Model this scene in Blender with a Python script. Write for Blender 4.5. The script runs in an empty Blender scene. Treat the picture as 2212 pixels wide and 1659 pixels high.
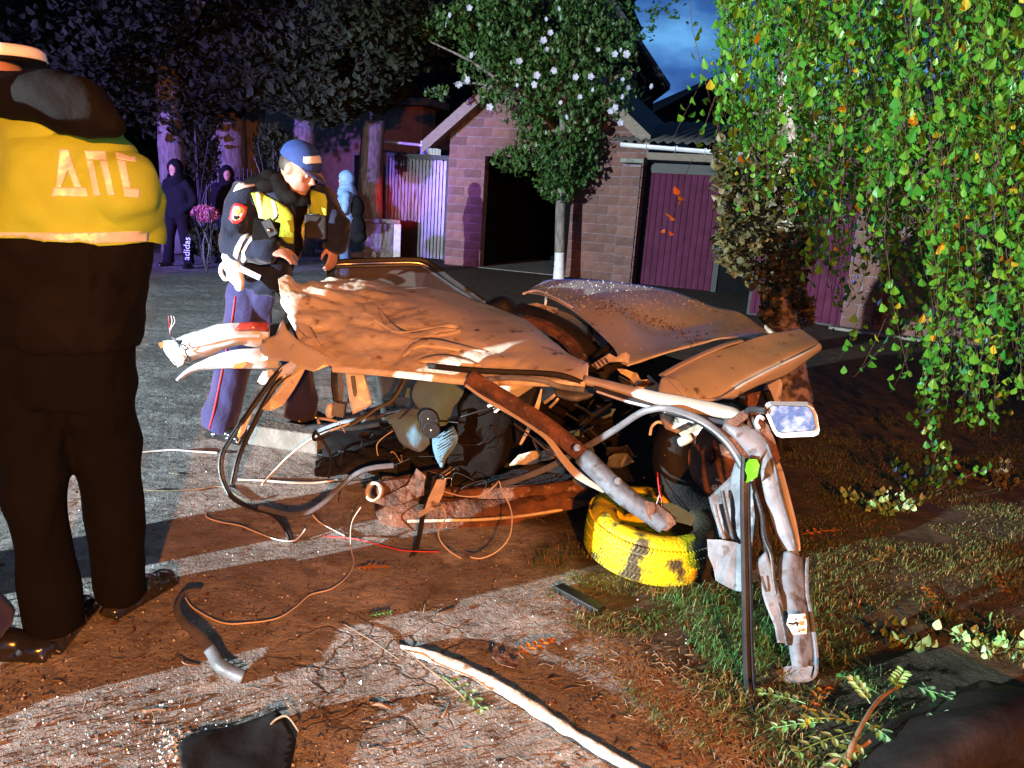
import bpy, bmesh, math, random
from mathutils import Vector, Matrix, noise
from mathutils.bvhtree import BVHTree
random.seed(7)
R = math.radians
sc = bpy.context.scene
C = sc.collection

# ------------------------------------------------------------------ camera
PITCH, ROLL, CH, F = R(13.5), R(3.85), 1.5, 1660.0
fw = Vector((0, math.cos(PITCH), -math.sin(PITCH)))
_up0 = Vector((0, math.sin(PITCH), math.cos(PITCH)))
_rt0 = Vector((1, 0, 0))
rt = _rt0 * math.cos(ROLL) + _up0 * math.sin(ROLL)
up = -_rt0 * math.sin(ROLL) + _up0 * math.cos(ROLL)
CAM = Vector((0, 0, CH))
cd = bpy.data.cameras.new('camera')
cam = bpy.data.objects.new('camera', cd)
C.objects.link(cam)
cd.sensor_width = 36
cd.lens = F / 2212 * 36
cd.clip_end = 500
cd.clip_start = 0.05
cam.matrix_world = Matrix.Translation(CAM) @ Matrix((rt, up, -fw)).transposed().to_4x4()
sc.camera = cam
def ray(u, v):
    return fw * F + rt * (u - 1106) + up * (829.5 - v)
def at(u, v, Y):
    d = ray(u, v)
    return CAM + d * (Y / d.y)
def gr(u, v, z=0.0):
    d = ray(u, v)
    return CAM + d * ((z - CH) / d.z)

# ------------------------------------------------------------------ exposure, sky, lamps
sc.view_settings.view_transform = 'Standard'
sc.view_settings.look = 'None'
sc.view_settings.exposure = -.1
sc.view_settings.gamma = 1
sc.view_settings.use_curve_mapping = False
w = bpy.data.worlds.new('World'); sc.world = w; w.use_nodes = True
nt = w.node_tree; nt.nodes.clear()
def N(nt, t, **k):
    n = nt.nodes.new(t)
    for a, b in k.items(): setattr(n, a, b)
    return n
wo = N(nt, 'ShaderNodeOutputWorld')
sky = N(nt, 'ShaderNodeTexSky', sky_type='NISHITA', sun_disc=False)
sky.sun_elevation = R(-3); sky.sun_rotation = R(20)
bg1 = N(nt, 'ShaderNodeBackground'); bg1.inputs[1].default_value = 0.05
nt.links.new(sky.outputs[0], bg1.inputs[0])
# dusk clouds: deep blue banks with a few brighter gaps towards the horizon
tc = N(nt, 'ShaderNodeTexCoord')
mp = N(nt, 'ShaderNodeMapping'); mp.inputs['Scale'].default_value = (2.2, 2.2, 6.5); mp.inputs['Location'].default_value = (0.35, 0.2, 0.1)
nz = N(nt, 'ShaderNodeTexNoise'); nz.inputs['Scale'].default_value = 1.6; nz.inputs['Detail'].default_value = 6; nz.inputs['Roughness'].default_value = .55
cr = N(nt, 'ShaderNodeValToRGB')
cr.color_ramp.elements[0].position = .36; cr.color_ramp.elements[0].color = (.008, .02, .10, 1)
cr.color_ramp.elements[1].position = .62; cr.color_ramp.elements[1].color = (.20, .62, 1.25, 1)
e = cr.color_ramp.elements.new(.48); e.color = (.045, .18, .60, 1)
sep = N(nt, 'ShaderNodeSeparateXYZ')
mr = N(nt, 'ShaderNodeMapRange'); mr.inputs[1].default_value = 0.0; mr.inputs[2].default_value = .75; mr.inputs[3].default_value = 1.0; mr.inputs[4].default_value = .05
bg2 = N(nt, 'ShaderNodeBackground')
add = N(nt, 'ShaderNodeAddShader')
L = nt.links.new
L(tc.outputs['Generated'], mp.inputs[0]); L(mp.outputs[0], nz.inputs['Vector']); L(nz.outputs[0], cr.inputs[0]); L(cr.outputs[0], bg2.inputs[0])
L(tc.outputs['Generated'], sep.inputs[0]); L(sep.outputs[2], mr.inputs[0]); L(mr.outputs[0], bg2.inputs[1])
L(bg1.outputs[0], add.inputs[0]); L(bg2.outputs[0], add.inputs[1]); L(add.outputs[0], wo.inputs[0])

def lamp(name, loc, target, power, col, size=.05, cone=None, blend=.3, kind='SPOT'):
    l = bpy.data.lights.new(name, kind); l.energy = power; l.color = col; l.shadow_soft_size = size
    if kind == 'SPOT': l.spot_size = R(cone); l.spot_blend = blend
    o = bpy.data.objects.new(name, l); C.objects.link(o); o.location = loc
    o.rotation_euler = (Vector(target) - Vector(loc)).to_track_quat('-Z', 'Y').to_euler()
    return o
HEAD = Vector((-11.4, -4.5, 1.75))
lamp('headlight_beam', HEAD, (1.5, 5, 1.6), 38000, (.80, .95, 1), .05, 75, .4)          # headlights of the car standing off to the left
lamp('street_lamp_light', (1.2, -5.0, 2.7), (-.15, 3.8, .55), 6000, (1, .285, .018), .10, 52, .55)   # sodium street lamp behind the photographer
lamp('vest_fill_light', (.02, -.05, 1.56), (-.4, 3, 1.0), 36, (1, .84, .56), .01, 100, .5)        # added fill by the camera that brightens the near vest
lamp('blue_beacon_light', (-10.5, 3.0, 2.0), (-5.0, 16, 2.4), 24000, (.30, .20, 1), .06, 30, .6)
lamp('blue_beacon_light', (-6.0, 12.5, 2.3), (1.5, 4.9, 1.0), 9000, (.12, .14, 1), .12, 9, .6)   # police beacons
lamp('red_beacon_light', (-1.2, 11.5, 1.3), (-2.75, 18.4, 1.35), 14000, (1, .015, .04), .06, 12, 1)
lamp('blue_beacon_light', (-1.6, 11.5, 1.6), (-2.15, 18.4, 1.55), 9000, (.14, .08, 1), .06, 11, 1)

# ------------------------------------------------------------------ materials
def mat(name, c, rough=.6, metal=0.0, c2=None, scale=8, det=5, bump=0.0, bscale=40, spec=.5, coat=0.0, lo=.4, hi=.65, emis=None, trans=0, c3=None, s3=60, l3=.62, h3=.66, dist=0, stretch=None, sheen=0):
    m = bpy.data.materials.new(name); m.use_nodes = True
    t = m.node_tree; b = t.nodes['Principled BSDF']; L = t.links.new
    b.inputs['Roughness'].default_value = rough; b.inputs['Metallic'].default_value = metal
    b.inputs['Specular IOR Level'].default_value = spec
    b.inputs['Coat Weight'].default_value = coat
    b.inputs['Coat Roughness'].default_value = .15
    if sheen: b.inputs['Sheen Weight'].default_value = sheen
    co = N(t, 'ShaderNodeTexCoord'); vec = co.outputs['Object']
    if stretch:
        mpn = N(t, 'ShaderNodeMapping'); mpn.inputs['Scale'].default_value = stretch; L(vec, mpn.inputs[0]); vec = mpn.outputs[0]
    if c2 is None: c2 = tuple(x * .7 for x in c)
    n = N(t, 'ShaderNodeTexNoise'); n.inputs['Scale'].default_value = scale; n.inputs['Detail'].default_value = det; n.inputs['Distortion'].default_value = dist; L(vec, n.inputs['Vector'])
    r = N(t, 'ShaderNodeValToRGB'); r.color_ramp.elements[0].position = lo; r.color_ramp.elements[1].position = hi
    r.color_ramp.elements[0].color = (*c, 1); r.color_ramp.elements[1].color = (*c2, 1); L(n.outputs[0], r.inputs[0])
    out = r.outputs[0]
    if c3:
        n3 = N(t, 'ShaderNodeTexNoise'); n3.inputs['Scale'].default_value = s3; n3.inputs['Detail'].default_value = 4; L(vec, n3.inputs['Vector'])
        r3 = N(t, 'ShaderNodeMapRange'); r3.inputs[1].default_value = l3; r3.inputs[2].default_value = h3; L(n3.outputs[0], r3.inputs[0])
        mx = N(t, 'ShaderNodeMix', data_type='RGBA'); mx.inputs[7].default_value = (*c3, 1); L(r3.outputs[0], mx.inputs[0]); L(out, mx.inputs[6]); out = mx.outputs[2]
    L(out, b.inputs['Base Color'])
    if bump:
        nb = N(t, 'ShaderNodeTexNoise'); nb.inputs['Scale'].default_value = bscale; nb.inputs['Detail'].default_value = 6; L(vec, nb.inputs['Vector'])
        bp = N(t, 'ShaderNodeBump'); bp.inputs['Strength'].default_value = bump; bp.inputs['Distance'].default_value = .02; L(nb.outputs[0], bp.inputs['Height']); L(bp.outputs[0], b.inputs['Normal'])
    return m
def leafmat(name, c, c2, c3=None, rough=.45, tr=.35, spec=.45):
    m = bpy.data.materials.new(name); m.use_nodes = True
    t = m.node_tree; b = t.nodes['Principled BSDF']; L = t.links.new; out = t.nodes['Material Output']
    b.inputs['Roughness'].default_value = rough
    b.inputs['Specular IOR Level'].default_value = spec
    g = N(t, 'ShaderNodeNewGeometry'); r = N(t, 'ShaderNodeValToRGB'); r.color_ramp.interpolation = 'LINEAR'
    r.color_ramp.elements[0].color = (*c, 1); r.color_ramp.elements[1].color = (*c2, 1)
    if c3:
        r.color_ramp.elements[1].position = .975
        e = r.color_ramp.elements.new(.985); e.color = (*c3, 1)
    # random per leaf: position based so that joined leaves and single leaves both vary
    wn = N(t, 'ShaderNodeTexWhiteNoise', noise_dimensions='1D')
    oi = N(t, 'ShaderNodeObjectInfo'); ad = N(t, 'ShaderNodeMath', operation='ADD'); L(g.outputs['Random Per Island'], ad.inputs[0]); L(oi.outputs['Random'], ad.inputs[1]); L(ad.outputs[0], wn.inputs['W'])
    L(wn.outputs[0], r.inputs[0]); L(r.outputs[0], b.inputs['Base Color'])
    tl = N(t, 'ShaderNodeBsdfTranslucent'); L(r.outputs[0], tl.inputs[0])
    mx = N(t, 'ShaderNodeMixShader'); mx.inputs[0].default_value = tr
    L(b.outputs[0], mx.inputs[1]); L(tl.outputs[0], mx.inputs[2]); L(mx.outputs[0], out.inputs[0])
    return m

M = {}
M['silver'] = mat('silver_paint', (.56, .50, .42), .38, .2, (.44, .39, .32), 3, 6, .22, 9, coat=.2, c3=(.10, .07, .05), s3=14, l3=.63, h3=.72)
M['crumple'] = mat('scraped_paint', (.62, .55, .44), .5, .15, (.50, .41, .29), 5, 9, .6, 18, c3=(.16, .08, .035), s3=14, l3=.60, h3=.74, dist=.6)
M['white'] = mat('white_paint', (.62, .64, .67), .35, .05, (.60, .62, .66), 5, 5, .06, 50, coat=.2, c3=(.22, .22, .24), s3=18, l3=.66, h3=.74)
M['whiteloose'] = mat('chalk_white_trim', (.60, .58, .53), .5, 0, (.36, .28, .18), 9, 7, .3, 50, c3=(.22, .14, .08), s3=24, l3=.58, h3=.66)
M['doorgrey'] = mat('scuffed_grey_metal', (.115, .135, .165), .65, .05, (.06, .07, .085), 8, 8, .3, 30, c3=(.05, .045, .045), s3=20, l3=.56, h3=.64)
M['primer'] = mat('bare_grey_metal', (.15, .165, .19), .62, .15, (.07, .08, .095), 9, 7, .12, 50, c3=(.06, .05, .05), s3=22, l3=.58, h3=.66)
M['rust'] = mat('rusty_metal', (.17, .07, .035), .8, .1, (.05, .025, .016), 12, 8, .7, 40, c3=(.26, .19, .14), s3=30, l3=.63, h3=.72)
M['rubber'] = mat('black_rubber', (.018, .019, .022), .42, 0, (.030, .031, .035), 12, 4, .08, 90, spec=.35)
M['greyseal'] = mat('grey_weathered_seal', (.12, .125, .14), .5, 0, (.06, .063, .07), 10, 4, .1, 90)
M['darkpl'] = mat('dark_plastic', (.018, .016, .016), .6, 0, (.010, .009, .009), 10, 5, .15, 40, spec=.2)
M['carpet'] = mat('dark_carpet', (.028, .029, .034), .95, 0, (.02, .02, .022), 22, 6, .6, 90, spec=.1)
M['chrome'] = mat('chrome', (.6, .6, .62), .3, 1, (.5, .5, .52), 6)
M['mirror'] = mat('mirror_glass', (.07, .13, .30), .22, .25, (.28, .38, .60), 26, 8, .25, 60, lo=.45, hi=.62, spec=1)  # speckled dirt, with its bluish light painted into the glass colour
M['seat'] = mat('blue_grey_seat_cloth', (.08, .20, .30), .85, 0, (.09, .17, .23), 40, 5, .4, 220, sheen=.2)
M['seatdark'] = mat('brown_black_seat_cloth', (.007, .0055, .005), .95, 0, (.010, .008, .007), 20, 5, .4, 120, spec=.08)
M['black'] = mat('black_paint', (.010, .010, .011), .5, 0, (.016, .016, .016), 6, 4, .1, 40, spec=.25)
M['lens'] = mat('red_lamp_lens', (.25, .03, .02), .15, 0, (.35, .06, .03), 8, 3, coat=.6)
M['amber'] = mat('amber_lens', (.7, .2, .05), .25, 0, (.6, .15, .04), 8, 3)
M['wirew'] = mat('pale_wire', (.6, .52, .46), .5, 0, (.5, .42, .36), 9)
M['wirer'] = mat('red_wire', (.6, .03, .03), .4, 0, (.5, .02, .02), 9)
M['yellowp'] = mat('yellow_tyre_paint', (.72, .70, .015), .45, 0, (.66, .52, .01), 6, 8, .45, 70, c3=(.07, .06, .03), s3=10, l3=.51, h3=.63, spec=.4)
def dark_towards_right(m, x0, x1, dark):
    t = m.node_tree; b = t.nodes['Principled BSDF']; src_ = b.inputs['Base Color'].links[0].from_socket; co = N(t, 'ShaderNodeTexCoord'); s_ = N(t, 'ShaderNodeSeparateXYZ'); t.links.new(co.outputs['Object'], s_.inputs[0])
    n = N(t, 'ShaderNodeTexNoise'); n.inputs['Scale'].default_value = 16; n.inputs['Detail'].default_value = 7; t.links.new(co.outputs['Object'], n.inputs['Vector'])
    a = N(t, 'ShaderNodeMath', operation='MULTIPLY_ADD'); t.links.new(n.outputs[0], a.inputs[0]); a.inputs[1].default_value = .16; t.links.new(s_.outputs[0], a.inputs[2])
    r = N(t, 'ShaderNodeMapRange'); r.inputs[1].default_value = x0 + .08; r.inputs[2].default_value = x1 + .08; t.links.new(a.outputs[0], r.inputs[0])
    x = N(t, 'ShaderNodeMix', data_type='RGBA'); x.inputs[7].default_value = (*dark, 1); t.links.new(r.outputs[0], x.inputs[0]); t.links.new(src_, x.inputs[6]); t.links.new(x.outputs[2], b.inputs['Base Color'])
dark_towards_right(M['yellowp'], .775, .80, (.035, .033, .022))     # the tyre colour turns dark towards its right side
M['tyre'] = mat('tyre_rubber', (.012, .012, .012), .85, 0, (.022, .020, .018), 14, 6, .4, 80, spec=.15)
M['concrete'] = mat('concrete', (.20, .195, .18), .9, 0, (.12, .115, .10), 8, 8, .5, 40)
M['brick'] = mat('brown_brick', (.15, .070, .058), .85, 0, (.11, .050, .042), 6, 8, .5, 45, c3=(.14, .08, .06), s3=12, l3=.6, h3=.7)
def vary(m, lo_=.72, hi_=1.25):
    t = m.node_tree; b = t.nodes['Principled BSDF']; l = b.inputs['Base Color'].links[0]; src_ = l.from_socket; oi = N(t, 'ShaderNodeObjectInfo'); r = N(t, 'ShaderNodeMapRange'); r.inputs[3].default_value = lo_; r.inputs[4].default_value = hi_
    t.links.new(oi.outputs['Random'], r.inputs[0]); h = N(t, 'ShaderNodeHueSaturation'); t.links.new(r.outputs[0], h.inputs['Value']); t.links.new(src_, h.inputs['Color']); t.links.new(h.outputs[0], b.inputs['Base Color'])
vary(M['brick'])
M['brick2'] = mat('dark_brick', (.25, .13, .10), .85, 0, (.19, .10, .08), 5, 8, .5, 45)
M['mortar'] = mat('mortar', (.20, .16, .19), .9, 0, (.10, .08, .09), 12, 6, .3, 60)
M['purple'] = mat('plum_painted_steel', (.085, .020, .048), .8, 0, (.065, .015, .036), 4, 5, .04, 40, spec=.08)
M['mattblack'] = mat('matt_black', (.006, .006, .007), .9, 0, (.008, .008, .009), 5, 5, .08, 30, spec=.05)
M['roofsheet'] = mat('grey_roof_sheet', (.08, .075, .07), .85, 0, (.05, .047, .045), 5, 8, .4, 40)
M['plasticw'] = mat('white_gutter_plastic', (.72, .72, .75), .35, 0, (.62, .62, .66), 5, 4, .03, 40)
M['wood'] = mat('weathered_board', (.20, .16, .13), .85, 0, (.13, .10, .08), 14, 6, .4, 30, stretch=(1, 1, 6))
M['zinc'] = mat('galvanised_sheet', (.07, .06, .065), .3, .6, (.05, .045, .05), 6, 6, .05, 30)
M['bark'] = mat('grey_bark', (.20, .18, .16), .9, 0, (.10, .085, .075), 10, 9, .9, 24, stretch=(2, 2, .5))
M['birchbark'] = mat('birch_bark', (.42, .33, .25), .85, 0, (.10, .07, .05), 9, 9, .9, 30, lo=.42, hi=.56, stretch=(1.2, 1.2, 1.6))
M['whitewash'] = mat('whitewashed_bark', (.62, .64, .66), .8, 0, (.5, .52, .55), 12, 6, .4, 40)
M['twig'] = mat('birch_twig', (.05, .035, .022), .8, 0, (.03, .022, .015), 30, spec=.15)
M['drytwig'] = mat('dry_twig', (.22, .15, .09), .8, 0, (.13, .085, .05), 30)
M['birchleaf'] = leafmat('birch_leaf', (.016, .13, .014), (.085, .23, .016), (.34, .26, .015), .36, .26)
M['orangeleaf'] = leafmat('yellowed_leaf', (.45, .22, .03), (.55, .16, .03), None, .5, .3)
M['appleleaf'] = leafmat('small_tree_leaf', (.030, .085, .022), (.060, .13, .030), None, .42, .25)
M['ivy'] = leafmat('ivy_leaf', (.05, .055, .02), (.14, .10, .035), (.34, .17, .04), .5, .2)
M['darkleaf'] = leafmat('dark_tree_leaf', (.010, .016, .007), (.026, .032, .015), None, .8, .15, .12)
M['branchleaf'] = leafmat('pale_pinnate_leaf', (.16, .38, .10), (.36, .50, .28), (.40, .42, .05), .45, .3)
M['pinklight'] = leafmat('pink_light_in_leaf', (.50, .16, .22), (.36, .12, .30), None, .6, .3)  # pink of the beacon light painted into the leaf colour
M['blossom'] = mat('pale_blossom', (.40, .41, .50), .6, 0, (.26, .27, .36), 20)
M['grass'] = leafmat('grass_blade', (.07, .13, .03), (.19, .22, .07), (.30, .22, .10), .6, .25)
M['grassg'] = leafmat('green_grass_blade', (.05, .20, .06), (.10, .26, .07), None, .5, .3)
M['straw'] = leafmat('dry_straw', (.34, .18, .07), (.26, .13, .05), None, .7, .15)
M['glassbit'] = mat('broken_glass_bits', (.55, .58, .60), .15, 0, (.35, .37, .38), 20, spec=1)
M['skin'] = mat('skin', (.44, .25, .18), .5, 0, (.38, .20, .145), 16, 5, .08, 90)
M['navy'] = mat('navy_uniform_cloth', (.010, .015, .038), .7, 0, (.007, .011, .028), 9, 5, .3, 90, spec=.15, sheen=.15)
M['navytr'] = mat('blue_uniform_trousers', (.020, .020, .115), .8, 0, (.013, .013, .08), 7, 5, .25, 60, sheen=.2)
M['jblack'] = mat('black_jacket_cloth', (.0075, .0068, .0068), .8, 0, (.005, .0046, .0046), 6, 5, .25, 40, spec=.06)
M['trblack'] = mat('black_trousers_cloth', (.0050, .0048, .0050), .95, 0, (.004, .0038, .004), 8, 5, .25, 50, spec=.08)
M['hiviz'] = mat('yellow_hiviz_cloth', (.34, .50, .045), .6, 0, (.30, .42, .038), 3, 4, .1, 110, spec=.3)
M['reflect'] = mat('reflective_tape', (.66, .70, .68), .4, .1, (.7, .64, .6), 30, 3, .05, 150)
M['capwhite'] = mat('white_cap_cloth', (.88, .88, .88), .6, 0, (.74, .74, .72), 12, 3, .05, 80)
M['capblue'] = mat('blue_cap_cloth', (.014, .045, .20), .8, 0, (.010, .032, .15), 14, 3, .1, 90)
M['shoe'] = mat('polished_black_leather', (.012, .012, .013), .2, 0, (.02, .02, .02), 9, 3, coat=.5)
M['redpipe'] = mat('red_piping', (.7, .02, .04), .6, 0, (.6, .02, .03), 9)
M['whitebelt'] = mat('white_leather_belt', (.75, .75, .75), .4, 0, (.62, .6, .58), 14, 4, .05, 60)
M['bluejk'] = mat('light_blue_jacket', (.16, .30, .62), .6, 0, (.13, .25, .55), 8, 4, .15, 60)
M['bluejean'] = mat('blue_jeans', (.06, .11, .28), .85, 0, (.05, .09, .22), 12, 4, .2, 90)
M['darkcl'] = mat('dark_clothes', (.009, .009, .014), .9, 0, (.006, .006, .010), 8, 4, .2, 60, spec=.1)
M['badge'] = mat('red_badge', (.62, .03, .05), .5, 0, (.5, .03, .05), 9)
M['badgew'] = mat('badge_white', (.7, .7, .66), .5, 0, (.5, .5, .3), 40)
M['badgey'] = mat('badge_gold', (.65, .5, .08), .5, 0, (.5, .4, .06), 40)
M['hair'] = mat('brown_hair', (.05, .03, .02), .6, 0, (.03, .02, .015), 60)

def glass(name, col, rough=.05, alpha=.35):
    m = bpy.data.materials.new(name); m.use_nodes = True; t = m.node_tree; b = t.nodes['Principled BSDF']; out = t.nodes['Material Output']
    n = N(t, 'ShaderNodeTexNoise'); n.inputs['Scale'].default_value = 7
    r = N(t, 'ShaderNodeValToRGB'); r.color_ramp.elements[0].color = (*col, 1); r.color_ramp.elements[1].color = (*[x * .6 for x in col], 1)
    t.links.new(n.outputs[0], r.inputs[0]); t.links.new(r.outputs[0], b.inputs['Base Color'])
    b.inputs['Roughness'].default_value = rough; b.inputs['Alpha'].default_value = alpha
    return m
M['glass'] = glass('dusty_window_glass', (.16, .13, .12), .12, .45)

# ground
def ground_mat():
    m = bpy.data.materials.new('worn_concrete_and_dirt'); m.use_nodes = True; t = m.node_tree; b = t.nodes['Principled BSDF']; L = t.links.new
    co = N(t, 'ShaderNodeTexCoord'); V = co.outputs['Object']
    def noi(s, d=6, r=.6):
        n = N(t, 'ShaderNodeTexNoise'); n.inputs['Scale'].default_value = s; n.inputs['Detail'].default_value = d; n.inputs['Roughness'].default_value = r; L(V, n.inputs['Vector']); return n.outputs[0]
    def rng(x, a, b_, c=0., d=1.):
        r = N(t, 'ShaderNodeMapRange'); r.interpolation_type = 'SMOOTHSTEP'
        for i, k in enumerate((a, b_, c, d)): r.inputs[i + 1].default_value = k
        L(x, r.inputs[0]); return r.outputs[0]
    def mix(f, a, b_):
        x = N(t, 'ShaderNodeMix', data_type='RGBA'); L(f, x.inputs[0])
        for i, k in ((6, a), (7, b_)):
            if isinstance(k, tuple): x.inputs[i].default_value = (*k, 1)
            else: L(k, x.inputs[i])
        return x.outputs[2]
    col = mix(rng(noi(1.3, 5), .38, .62), (.385, .37, .35), (.225, .21, .195))
    col = mix(rng(noi(9, 8, .7), .42, .68), col, (.155, .135, .115))
    col = mix(rng(noi(3.1, 7), .56, .66), col, (.42, .395, .37))
    col = mix(rng(noi(120, 3), .60, .70), col, (.55, .50, .46))
    col = mix(rng(noi(90, 3), .62, .72), col, (.08, .055, .04))
    # soil and turf to the right of the track
    sx = N(t, 'ShaderNodeSeparateXYZ'); L(V, sx.inputs[0])
    f1 = N(t, 'ShaderNodeMath', operation='MULTIPLY_ADD'); L(sx.outputs[0], f1.inputs[0]); f1.inputs[1].default_value = 1.0
    f2 = N(t, 'ShaderNodeMath', operation='MULTIPLY_ADD'); L(sx.outputs[1], f2.inputs[0]); f2.inputs[1].default_value = .32; f2.inputs[2].default_value = 0; L(f2.outputs[0], f1.inputs[2])
    f3 = N(t, 'ShaderNodeMath', operation='MULTIPLY_ADD'); L(noi(2.2), f3.inputs[0]); f3.inputs[1].default_value = .8; L(f1.outputs[0], f3.inputs[2])
    soil = rng(f3.outputs[0], 1.50, 1.80)
    soilc = mix(rng(noi(7, 8), .4, .6), (.045, .034, .022), (.08, .062, .04))
    # cracks in the concrete
    vo = N(t, 'ShaderNodeTexVoronoi', feature='DISTANCE_TO_EDGE'); vo.inputs['Scale'].default_value = 7
    wv = N(t, 'ShaderNodeTexNoise'); wv.inputs['Scale'].default_value = 3.0; wv.inputs['Detail'].default_value = 6; L(V, wv.inputs['Vector'])
    va = N(t, 'ShaderNodeMix', data_type='RGBA'); va.inputs[0].default_value = .30; L(V, va.inputs[6]); L(wv.outputs[1], va.inputs[7]); L(va.outputs[2], vo.inputs['Vector'])
    crack = rng(vo.outputs[0], .005, .045, .7, 0.)
    vd = N(t, 'ShaderNodeVectorMath', operation='DISTANCE'); L(V, vd.inputs[0]); vd.inputs[1].default_value = (-.35, 2.2, 0); mask = rng(vd.outputs['Value'], .18, .50, 1., .0)
    cm = N(t, 'ShaderNodeMath', operation='MULTIPLY'); L(crack, cm.inputs[0]); L(mask, cm.inputs[1])
    col = mix(cm.outputs[0], col, (.06, .042, .033))
    col = mix(soil, col, soilc)
    L(col, b.inputs['Base Color']); b.inputs['Roughness'].default_value = .8; b.inputs['Specular IOR Level'].default_value = .3
    h = N(t, 'ShaderNodeMath', operation='MULTIPLY_ADD'); L(noi(14, 9, .65), h.inputs[0]); h.inputs[1].default_value = 1.
    h2 = N(t, 'ShaderNodeMath', operation='MULTIPLY'); L(cm.outputs[0], h2.inputs[0]); h2.inputs[1].default_value = -.6; L(h2.outputs[0], h.inputs[2])
    h3 = N(t, 'ShaderNodeMath', operation='MULTIPLY_ADD'); L(noi(110, 3), h3.inputs[0]); h3.inputs[1].default_value = .22; L(h.outputs[0], h3.inputs[2])
    bp = N(t, 'ShaderNodeBump'); bp.inputs['Strength'].default_value = .7; bp.inputs['Distance'].default_value = .025; L(h3.outputs[0], bp.inputs['Height']); L(bp.outputs[0], b.inputs['Normal'])
    return m
M['ground'] = ground_mat()

# ------------------------------------------------------------------ mesh helpers
def tag(o, label=None, cat=None, group=None, kind=None):
    if label: o['label'] = label
    if cat: o['category'] = cat
    if group: o['group'] = group
    if kind: o['kind'] = kind
    return o
def empty(name, loc, label, cat, group=None):
    o = bpy.data.objects.new(name, None); o.empty_display_size = .1; C.objects.link(o); o.location = loc
    return tag(o, label, cat, group)
bpy_update_needed = True
def link(name, me, m, parent=None, smooth=True):
    if m is not None: me.materials.append(m)
    o = bpy.data.objects.new(name, me); C.objects.link(o)
    if parent is not None:
        o.parent = parent
        o.matrix_parent_inverse = Matrix.Translation(world_loc(parent)).inverted()
    if smooth:
        me.polygons.foreach_set('use_smooth', [True] * len(me.polygons))
    return o
def world_loc(o):
    p = Vector(o.location)
    # all geometry is written in world coordinates; only Empties carry a location
    return p
class MB:
    def __init__(s): s.v = []; s.f = []
    def add(s, vs, fs):
        k = len(s.v); s.v += [tuple(v) for v in vs]; s.f += [tuple(k + i for i in f) for f in fs]
    def box(s, c, size, rot=None):
        x, y, z = (a / 2 for a in size); c = Vector(c)
        vs = [Vector((i, j, k)) for i in (-x, x) for j in (-y, y) for k in (-z, z)]
        if rot is not None: vs = [rot @ v for v in vs]
        s.add([c + v for v in vs], [(0, 1, 3, 2), (4, 6, 7, 5), (0, 4, 5, 1), (2, 3, 7, 6), (0, 2, 6, 4), (1, 5, 7, 3)])
    def tube(s, pts, rad, n=8, cap=True, closed=False):
        pts = [Vector(p) for p in pts]; m = len(pts)
        if not isinstance(rad, (list, tuple)): rad = [rad] * m
        rings = []; prev = None
        for i, p in enumerate(pts):
            t = (pts[min(i + 1, m - 1)] - pts[max(i - 1, 0)])
            if t.length < 1e-9: t = Vector((0, 0, 1))
            t.normalize()
            a = prev if prev is not None else (Vector((0, 0, 1)) if abs(t.z) < .9 else Vector((0, 1, 0)))
            a = (a - t * a.dot(t))
            if a.length < 1e-6: a = t.orthogonal()
            a.normalize(); prev = a; b = t.cross(a)
            rings.append([p + (a * math.cos(6.28318 * k / n) + b * math.sin(6.28318 * k / n)) * rad[i] for k in range(n)])
        vs = [v for r_ in rings for v in r_]; fs = []
        for i in range(m - 1):
            for k in range(n): fs.append((i * n + k, i * n + (k + 1) % n, (i + 1) * n + (k + 1) % n, (i + 1) * n + k))
        if cap: fs.append(tuple(range(n))[::-1]); fs.append(tuple((m - 1) * n + k for k in range(n)))
        s.add(vs, fs)
    def sweep(s, pts, prof, upv=(0, 0, 1), widths=None):
        """profile = list of (across, along-up) metres, closed"""
        pts = [Vector(p) for p in pts]; m = len(pts); n = len(prof); vs = []
        for i, p in enumerate(pts):
            t = (pts[min(i + 1, m - 1)] - pts[max(i - 1, 0)]).normalized()
            U = Vector(upv[i] if isinstance(upv[0], (tuple, Vector)) else upv); U = (U - t * U.dot(t)).normalized(); S = t.cross(U)
            k = widths[i] if widths else 1
            vs += [p + S * (a * k) + U * b for a, b in prof]
        fs = []
        for i in range(m - 1):
            for k in range(n): fs.append((i * n + k, i * n + (k + 1) % n, (i + 1) * n + (k + 1) % n, (i + 1) * n + k))
        fs.append(tuple(range(n))[::-1]); fs.append(tuple((m - 1) * n + k for k in range(n)))
        s.add(vs, fs)
    def sphere(s, c, r, sc_=(1, 1, 1), n=12, rot=None):
        vs = []; fs = []; c = Vector(c)
        for i in range(n + 1):
            th = math.pi * i / n
            for k in range(2 * n):
                ph = math.pi * k / n
                v = Vector((math.sin(th) * math.cos(ph) * r * sc_[0], math.sin(th) * math.sin(ph) * r * sc_[1], math.cos(th) * r * sc_[2]))
                if rot is not None: v = rot @ v
                vs.append(c + v)
        for i in range(n):
            for k in range(2 * n): fs.append((i * 2 * n + k, (i + 1) * 2 * n + k, (i + 1) * 2 * n + (k + 1) % (2 * n), i * 2 * n + (k + 1) % (2 * n)))
        s.add(vs, fs)
    def mesh(s, name):
        me = bpy.data.meshes.new(name); me.from_pydata(s.v, [], s.f); me.validate(); me.update(); return me
    def build(s, name, m, parent=None, smooth=False, bevel=0, fix=True):
        me = s.mesh(name)
        if fix:
            bm = bmesh.new(); bm.from_mesh(me); bmesh.ops.recalc_face_normals(bm, faces=bm.faces[:]); bm.to_mesh(me); bm.free()
        o = link(name, me, m, parent, smooth)
        if bevel:
            bv = o.modifiers.new('bevel', 'BEVEL'); bv.width = bevel; bv.segments = 2; bv.limit_method = 'ANGLE'
        return o
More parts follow.
